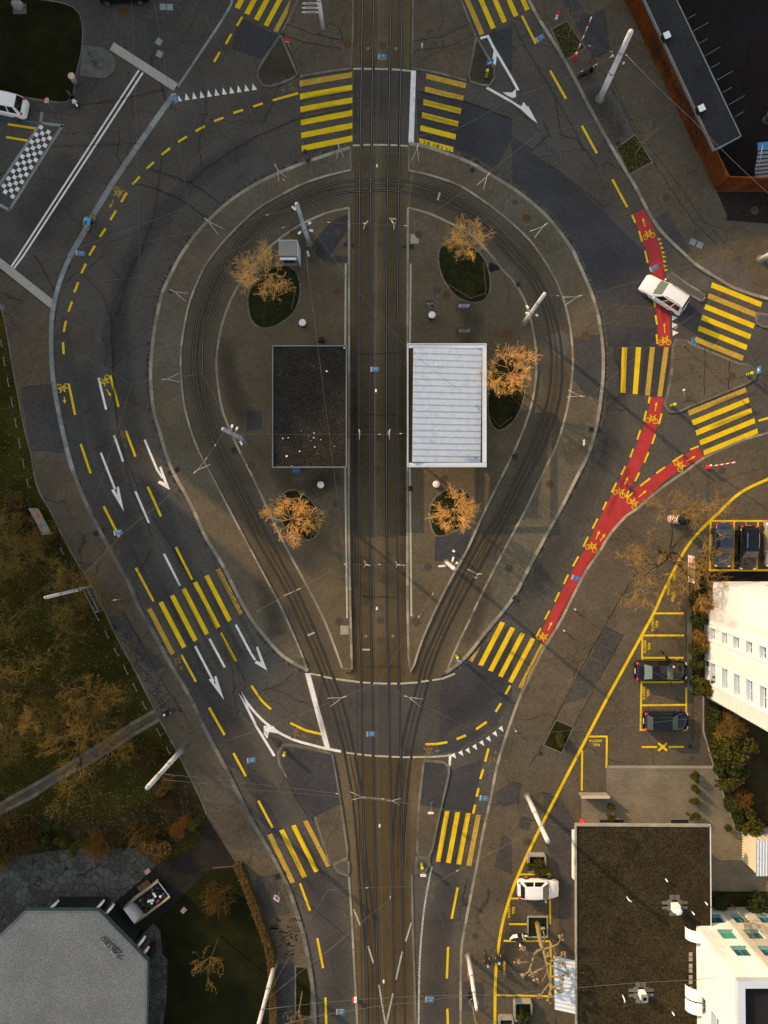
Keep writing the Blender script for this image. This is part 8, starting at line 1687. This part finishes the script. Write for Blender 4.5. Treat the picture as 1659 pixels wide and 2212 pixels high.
IT = [tree_meshes(k, 2.3, 9, 1.05, 5, .12, lean=(.1, .1), kids=(3, 3), minr=.0085, buds=1, out=.85, spread=.66, fall=.74, upb=.05, wob=.13) for k in (11, 12, 13)]
tl = ['orange-brown bare tree standing beside the kiosk', 'orange-brown bare tree in the bed at the upper right of the loop', 'orange-brown bare tree overlapping the edge of the pale roofed shelter bed', 'orange-brown bare tree in the bed below the dark shelter', 'orange-brown bare tree in the bed below the pale shelter']
spots = [(579, 614, 0, 0, 1.0), (1000, 543, 1, 1.2, .86), (1096, 820, 2, 2.2, 1.02), (637, 1118, 0, 3.4, .95), (978, 1100, 1, 4.4, .90)]
first = {}
for lb, (u, v, k, rz, s) in zip(tl, spots):
    p = W(u, v, .15)
    if k not in first: first[k] = tree('plaza_tree', lb, u, v, .15, IT[k], ('bark', 'twig', 'bud'), rz, s, 'trees on the tram loop island')
    else: copy_thing(first[k], lb, p, rz, s, 'trees on the tram loop island')
# park trees
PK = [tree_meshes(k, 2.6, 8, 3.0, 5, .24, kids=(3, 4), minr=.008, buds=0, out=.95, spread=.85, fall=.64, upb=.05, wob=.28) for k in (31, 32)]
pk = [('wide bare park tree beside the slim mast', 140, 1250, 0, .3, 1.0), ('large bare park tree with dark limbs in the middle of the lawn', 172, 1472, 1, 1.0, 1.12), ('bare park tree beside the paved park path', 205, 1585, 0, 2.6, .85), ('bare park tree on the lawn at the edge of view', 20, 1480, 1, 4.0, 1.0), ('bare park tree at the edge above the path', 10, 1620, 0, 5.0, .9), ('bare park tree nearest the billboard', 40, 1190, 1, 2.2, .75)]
f2 = {}
for lb, u, v, k, rz, s in pk:
    p = W(u, v, .13)
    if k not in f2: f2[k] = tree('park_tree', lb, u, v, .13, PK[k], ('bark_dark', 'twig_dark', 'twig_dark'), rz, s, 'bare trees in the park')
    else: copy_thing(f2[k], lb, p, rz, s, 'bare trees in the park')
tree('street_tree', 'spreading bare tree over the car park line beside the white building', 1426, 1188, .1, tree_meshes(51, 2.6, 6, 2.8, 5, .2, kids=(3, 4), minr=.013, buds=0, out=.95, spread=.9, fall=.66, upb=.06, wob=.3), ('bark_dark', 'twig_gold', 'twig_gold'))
SAP = tree_meshes(61, 2.6, 5, .9, 3, .045, kids=(3, 3), minr=.012, out=.55, fall=.6)
s1 = tree('sapling', 'thin bare sapling in the upper moss square', *P1(2, 0, 358, 248), .1, SAP, ('bark_plane', 'bark_plane', 'twig_dark'), 0, .9, 'young street saplings')
copy_thing(s1, 'thin bare sapling leaning in the lower moss square', W(*P1(2, 0, 795, 1002), .1), 1.4, 1.05, 'young street saplings')
tree('young_tree', 'bare young tree on the dark lawn beside the pavilion', *P1(0, 3, 1425, 1085), .13, tree_meshes(62, 2.6, 5, .9, 4, .045, kids=(3, 3), minr=.008, out=.55, fall=.6), ('bark_dark', 'twig_dark', 'twig_dark'), 2.4, 1.5)
copy_thing(s1, 'bare young tree in the narrow bed by the lowest manhole', W(*P1(1, 3, 300, 1450), .1), .4, 1.1, 'young street saplings')
copy_thing(s1, 'bare young tree inside the ring guard by the mast with a red plate', W(*P1(1, 3, 1400, 1520), .1), 3.0, 1.1, 'young street saplings')
copy_thing(s1, 'thin bare tree in front of the panelled building', W(*P1(2, 3, 1400, 860), .1), 3.9, 1.3, 'young street saplings')
# pollarded plane tree, traced limbs with fists
t = thing('pollarded_tree', 'pollarded plane tree with knobbly fists above the corrugated canopy', 'tree', (0, 0, 0), 0)
def G(x, y, z): return W(*P1(2, 3, x, y), z)
mb = MB(); mb.tube([G(165, 1005, .1), G(170, 1040, 1.2), G(178, 1095, 2.3), G(192, 1155, 3.2), G(203, 1175, 3.4)], [.26, .22, .2, .18, .17], 12); mb.build('trunk', MT['bark_plane'], t)
LM = [[(203, 1175, 3.4), (165, 1185, 3.5), (140, 1215, 3.7), (130, 1260, 3.9), (110, 1320, 4.1), (70, 1345, 4.2)], [(140, 1215, 3.7), (105, 1220, 3.9), (72, 1165, 4.3)], [(130, 1255, 3.9), (85, 1260, 4.1), (42, 1258, 4.2)], [(203, 1175, 3.4), (215, 1230, 3.7), (228, 1290, 4.0), (240, 1350, 4.3), (262, 1420, 4.6), (310, 1450, 4.7)], [(203, 1175, 3.4), (255, 1160, 3.6), (300, 1140, 3.8), (322, 1095, 4.1)],
      [(212, 1215, 3.7), (265, 1240, 3.9), (310, 1225, 4.1), (345, 1200, 4.3)], [(222, 1260, 3.9), (280, 1295, 4.1), (350, 1330, 4.3)], [(232, 1320, 4.1), (190, 1390, 4.3), (160, 1375, 4.5)], [(228, 1290, 4.0), (170, 1310, 4.2), (132, 1330, 4.3)], [(240, 1350, 4.3), (290, 1352, 4.4), (322, 1355, 4.5)], [(250, 1390, 4.4), (215, 1430, 4.6), (182, 1480, 4.8)], [(262, 1420, 4.6), (240, 1460, 4.7), (238, 1500, 4.8)], [(205, 1165, 3.3), (212, 1090, 3.4), (200, 1045, 3.6)], [(262, 1420, 4.6), (300, 1415, 4.7), (318, 1410, 4.8)], [(235, 1240, 3.9), (300, 1262, 4.1), (345, 1268, 4.2)], [(215, 1230, 3.7), (228, 1215, 4.0)]]
for L_ in LM:
    q = [G(*a) for a in L_]; n = len(q); big = .12 if n > 4 else .085
    mb = MB(); mb.tube(q, [big * (1 - .5 * i / (n - 1)) for i in range(n)], 8); lm = mb.build('limb', MT['bark_plane'], t)
    mb = MB(); R = random.Random(int(L_[-1][0]))
    for k in range(9): mb.ball(tuple(q[-1] + Vector((R.gauss(0, .12), R.gauss(0, .12), R.gauss(0, .1)))), R.uniform(.06, .13), 7, 5)
    mb.build('fist', MT['bark_plane'], lm)
# shrubs
def shrub_mesh(seed, r, h, n, s, stems=12):
    R = random.Random(seed); mb = MB(); lob = [(Vector((R.gauss(0, .38), R.gauss(0, .38), R.uniform(.35, .85))), R.uniform(.3, .55)) for _ in range(9)]
    for k in range(n):
        c_, rr = R.choice(lob); d_ = Vector((R.gauss(0, 1), R.gauss(0, 1), R.gauss(0, .8))).normalized() * rr * (R.random() ** .35); p = c_ + d_; p = Vector((p.x * r, p.y * r, max(.05, p.z) * h))
        a = R.uniform(0, 6.3); u_ = Vector((math.cos(a), math.sin(a), R.uniform(-.6, .6))) * s * R.uniform(.6, 1.3); v_ = Vector((-math.sin(a), math.cos(a), R.uniform(-.6, .6))) * s * R.uniform(.4, .8)
        mb.add([p - u_, p + v_, p + u_, p - v_], [(0, 1, 2, 3)])
    st = MB()
    for k in range(stems): a = R.uniform(0, 6.3); q = R.uniform(.3, .85) * r; st.tube([(0, 0, 0), (math.cos(a) * q * .5, math.sin(a) * q * .5, h * .45), (math.cos(a) * q, math.sin(a) * q, h * .75)], [.03, .02, .01], 4, cap=False)
    return mb, st
def twiggy_mesh(seed, r, h, n):
    R = random.Random(seed); mb = MB()
    for k in range(n):
        a = R.uniform(0, 6.3); e = R.uniform(.1, 1.0); p = Vector((R.gauss(0, .12) * r, R.gauss(0, .12) * r, 0)); d_ = Vector((math.cos(a) * e * r, math.sin(a) * e * r, h * R.uniform(.6, 1.1))); q = p + d_ * .55 + Vector((R.gauss(0, .1), R.gauss(0, .1), 0)); e_ = p + d_ + Vector((R.gauss(0, .15), R.gauss(0, .15), -.1 * e * h)); mb.tube([p, q, e_], [.02, .014, .009], 3, cap=False)
        for j in range(3): b = q.lerp(e_, R.random()); mb.tube([b, b + Vector((R.gauss(0, .2), R.gauss(0, .2), R.uniform(0, .25))) * r], [.011, .007], 3, cap=False)
    st = MB(); st.lathe((0, 0, 0), [(.16 * r, 0), (.1 * r, .25), (.03, .4)], 8); return mb, st
SM = {('leaf', k): shrub_mesh(70 + k, 1, 1, 1500, .09) for k in range(3)}
for k in range(3): SM[('twig', k)] = twiggy_mesh(90 + k, 1, 1, 260)
cache = {}
def shrub(label, u, v, r, h, mat, kind='leaf', z=.12, name='shrub'):
    k = rnd.randrange(3); p = W(u, v, z); key = (kind, k, mat); rz = rnd.uniform(0, 6.3)
    if key not in cache:
        t = thing(name, label, 'shrub', (p.x, p.y, z), rz); t.scale = (r, r, h); a, b = SM[(kind, k)]
        a.build('foliage' if kind == 'leaf' else 'crown', MT[mat], t); b.build('stem', MT['bark_dark'], t); cache[key] = t
    else:
        t = copy_thing(cache[key], label, p, rz, (r, r, h)); t.name = name
    return t
SH = [('rounded green shrub against the corner of the white building', *P1(2, 2, 1212, 1115), 1.3, 1.9, 'leaf', 'leaf'), ('green shrub in the strip beside the slot windows', *P1(2, 2, 1200, 890), 1.2, 1.6, 'leaf', 'leaf'), ('brownish shrub in the strip near the open-door car', *P1(2, 2, 1200, 800), 1.1, 1.5, 'leaf_orange', 'leaf'), ('dark shrub in the strip between two green ones', *P1(2, 2, 1195, 990), 1.0, 1.3, 'leaf_dark', 'leaf'),
      ('dark shrub under the spreading bare tree beside the wall', *P1(2, 2, 1200, 690), 1.0, 1.3, 'leaf_dark', 'leaf'), ('bare brown shrub in the strip under the tree', *P1(2, 2, 1210, 590), 1.2, 1.6, 'twig_dark', 'twig'), ('dark shrub behind the lower poster board', *P1(2, 2, 1225, 480), 1.0, 1.3, 'leaf_dark', 'leaf'),
      ('large green shrub in the dark garden of the white building', *P1(2, 2, 1370, 1520), 2.0, 2.6, 'leaf', 'leaf'), ('dark green shrub below the large garden shrub', *P1(2, 2, 1400, 1625), 1.5, 1.8, 'leaf_dark', 'leaf'), ('brown twiggy shrub above the large garden shrub', *P1(2, 2, 1370, 1370), 1.7, 2.0, 'twig_dark', 'twig'), ('dark shrub below the diagonal wall corner', *P1(2, 2, 1300, 1290), 1.2, 1.4, 'leaf_dark', 'leaf'),
      ('orange twiggy shrub in the dark garden', *P1(2, 3, 1465, 180), 1.15, 1.3, 'leaf_orange', 'twig'), ('green shrub beside the ribbed shed', *P1(2, 3, 1520, 345), 1.3, 1.8, 'leaf', 'leaf'), ('olive shrub at the garden edge above the orange one', *P1(2, 3, 1410, 70), 1.4, 1.7, 'leaf', 'leaf'), ('dark shrub at the garden edge beside the paving', *P1(2, 3, 1390, 210), 1.0, 1.2, 'leaf_dark', 'leaf'), ('dark shrub near the corner of the garden edging', *P1(2, 3, 1430, 300), 1.0, 1.2, 'leaf_dark', 'leaf'),
      ('first small box shrub of the paving row, topmost', *P1(2, 3, 1172, 40), .55, .9, 'leaf', 'leaf'), ('second small box shrub of the paving row', *P1(2, 3, 1175, 118), .55, .9, 'leaf', 'leaf'), ('third small box shrub of the paving row', *P1(2, 3, 1176, 205), .5, .85, 'leaf', 'leaf'), ('fourth small box shrub of the paving row, lowest', *P1(2, 3, 1173, 295), .5, .85, 'leaf', 'leaf'), ('small box shrub below the low garden wall', *P1(2, 3, 628, 235), .45, .9, 'leaf', 'leaf'), ('small box shrub nearest the gravel roof edge', *P1(2, 3, 630, 305), .45, .9, 'leaf', 'leaf'),
      ('overhanging shrub growing in the square planter', *P1(2, 3, 165, 622), 1.0, 1.3, 'leaf', 'leaf'), ('dark shrub growing in the bottom planter', *P1(2, 3, 70, 1590), .95, 1.2, 'leaf_dark', 'leaf'), ('small green palm in the square earth bed', *P1(2, 2, 312, 1455), .75, .8, 'leaf', 'leaf'),
      ('round bare brown shrub beside the driveway', *P1(0, 3, 1430, 805), 1.8, 1.5, 'leaf_brown', 'twig'), ('yellow-green shrub in the dark bed above the flagstones', *P1(0, 3, 430, 475), 1.0, 1.1, 'leaf', 'leaf'), ('second yellow-green shrub above the flagstones', *P1(0, 3, 560, 455), .8, 1.0, 'leaf', 'leaf'), ('fanned orange grass shrub above the flagstones', *P1(0, 3, 650, 480), 1.6, 1.2, 'leaf_orange', 'twig'), ('brown twiggy shrub beside the fanned grass', *P1(0, 3, 740, 450), 1.2, 1.0, 'leaf_brown', 'twig'),
      ('brown round shrub at the corner of flagstones and driveway', *P1(0, 3, 1040, 510), 1.6, 1.5, 'leaf_brown', 'leaf'), ('bare brown shrub in the bed by the driveway', *P1(0, 3, 960, 400), 1.8, 1.6, 'leaf_brown', 'twig'), ('golden grass clump near the driveway mouth', *P1(0, 3, 1155, 385), .9, .9, 'leaf_orange', 'twig'), ('second golden grass clump near the driveway mouth', *P1(0, 3, 1215, 330), .8, .8, 'leaf_orange', 'twig'), ('dark shrub at the park corner beside the pavement', *P1(0, 3, 1260, 350), .8, .9, 'leaf_dark', 'leaf'), ('brown shrub under the leaning white mast', *P1(0, 3, 1110, 90), 1.3, 1.2, 'leaf_brown', 'leaf'), ('reddish shrub in the bed beside the white mast', *P1(0, 3, 1080, 200), 1.2, 1.0, 'leaf_brown', 'twig'),
      ('wide brown thicket at the edge above the flagstones', *P1(0, 3, 60, 430), 2.4, 1.8, 'leaf_brown', 'twig'), ('brown thicket beside the yellow-green shrubs', *P1(0, 3, 210, 420), 2.0, 1.7, 'leaf_brown', 'twig'), ('dark shrub between brown thicket and yellow-green shrub', *P1(0, 3, 335, 440), 1.1, 1.1, 'leaf_dark', 'leaf'), ('olive shrub at the edge of the flagstones', *P1(0, 3, 20, 560), 1.5, 1.3, 'twig_dark', 'twig'), ('dark shrub beside the long poster wall', *P1(0, 2, 160, 60), 1.5, 1.6, 'leaf_brown', 'leaf'), ('brown shrub above the long poster wall', *P1(0, 1, 130, 1590), 1.4, 1.4, 'leaf_brown', 'leaf'),
      ('reddish bare shrub beside the park path', *P1(0, 2, 940, 1560), 1.7, 1.3, 'leaf_brown', 'twig'), ('green shrub in front of the panelled building', *P1(2, 3, 1560, 870), 1.4, 1.3, 'leaf_dark', 'leaf'), ('dark shrub at the wall foot by the gravel roof', *P1(2, 3, 1330, 850), 1.0, 1.0, 'leaf_dark', 'leaf'), ('low shrub in the narrow bottom bed', *P1(1, 3, 280, 1620), .8, .6, 'leaf_brown', 'twig')]
for lb, u, v, r, h, m, k in SH: shrub(lb, u, v, r * .88, h * .9, m, k)
# clipped hedge along the lawn of the pavilion
t = thing('hedge', 'brown clipped hedge between the dark lawn and the pavement', 'hedge', (0, 0, 0)); hp = cr([(512, 1872), (530, 1912), (548, 1960), (566, 2010), (582, 2060), (588, 2140), (590, 2260)], 6); R = random.Random(5)
mb = MB(); q = [W(a[0], a[1], .9) for a in hp]
for k in range(9000):
    i = R.randrange(len(q) - 1); c_ = q[i].lerp(q[i + 1], R.random()); c_ = Vector((c_.x + R.uniform(-.32, .32), c_.y + R.uniform(-.3, .3), R.uniform(.2, 1.05))); s = R.uniform(.04, .1); a = R.uniform(0, 6.3); u_ = Vector((math.cos(a), math.sin(a), R.uniform(-.5, .5))) * s; v_ = Vector((-math.sin(a), math.cos(a), R.uniform(-.5, .5))) * s * .6
    mb.add([c_ - u_, c_ + v_, c_ + u_, c_ - v_], [(0, 1, 2, 3)])
mb.build('foliage', MT['leaf_brown'], t); mb = MB(); mb.strip([(a.x, a.y) for a in q], .7, .85, depth=.7); mb.build('core', MT['bark_dark'], t)
# leaf litter on the lawns (small scattered leaves)
mb = MB(); R = random.Random(8)
def litter(n, poly, z, s0=.03, s1=.08, m=0):
    xs = [p[0] for p in poly]; ys = [p[1] for p in poly]; k = 0
    while k < n:
        u, v = R.uniform(min(xs), max(xs)), R.uniform(min(ys), max(ys)); c_ = False; j = len(poly) - 1
        for i in range(len(poly)):
            if (poly[i][1] > v) != (poly[j][1] > v) and u < (poly[j][0] - poly[i][0]) * (v - poly[i][1]) / (poly[j][1] - poly[i][1]) + poly[i][0]: c_ = not c_
            j = i
        k += 1
        if not c_: continue
        p = W(u, v, z); s = R.uniform(s0, s1); a = R.uniform(0, 6.3); mb.add([(p.x + s * math.cos(a + b), p.y + s * math.sin(a + b) * .8, z + R.uniform(0, .02)) for b in (0, 1.6, 3.2, 4.7)], [(0, 1, 2, 3)], m)
litter(5200, [(max(0, p[0]), p[1]) for p in PARK] + [(420, 1830), (330, 1872), (0, 1850), (0, 600)], .142); litter(900, T(0, 3, [(0, 300), (1200, 60), (1250, 400), (1000, 640), (0, 600)]), .145, .03, .09, 0)
for b in BEDS: litter(120, b, .16, .02, .05)
litter(500, T(2, 0, [(255, 190), (355, 135), (475, 310), (345, 390)]), .113, .02, .06, 1); litter(500, T(2, 0, [(675, 960), (800, 870), (910, 1050), (760, 1130)]), .113, .02, .06, 1)
mb.build('fallen_leaves', [plain('fallen leaf', (.16, .1, .035), .9), plain('moss tuft', (.11, .12, .02), .9)], kind='stuff')
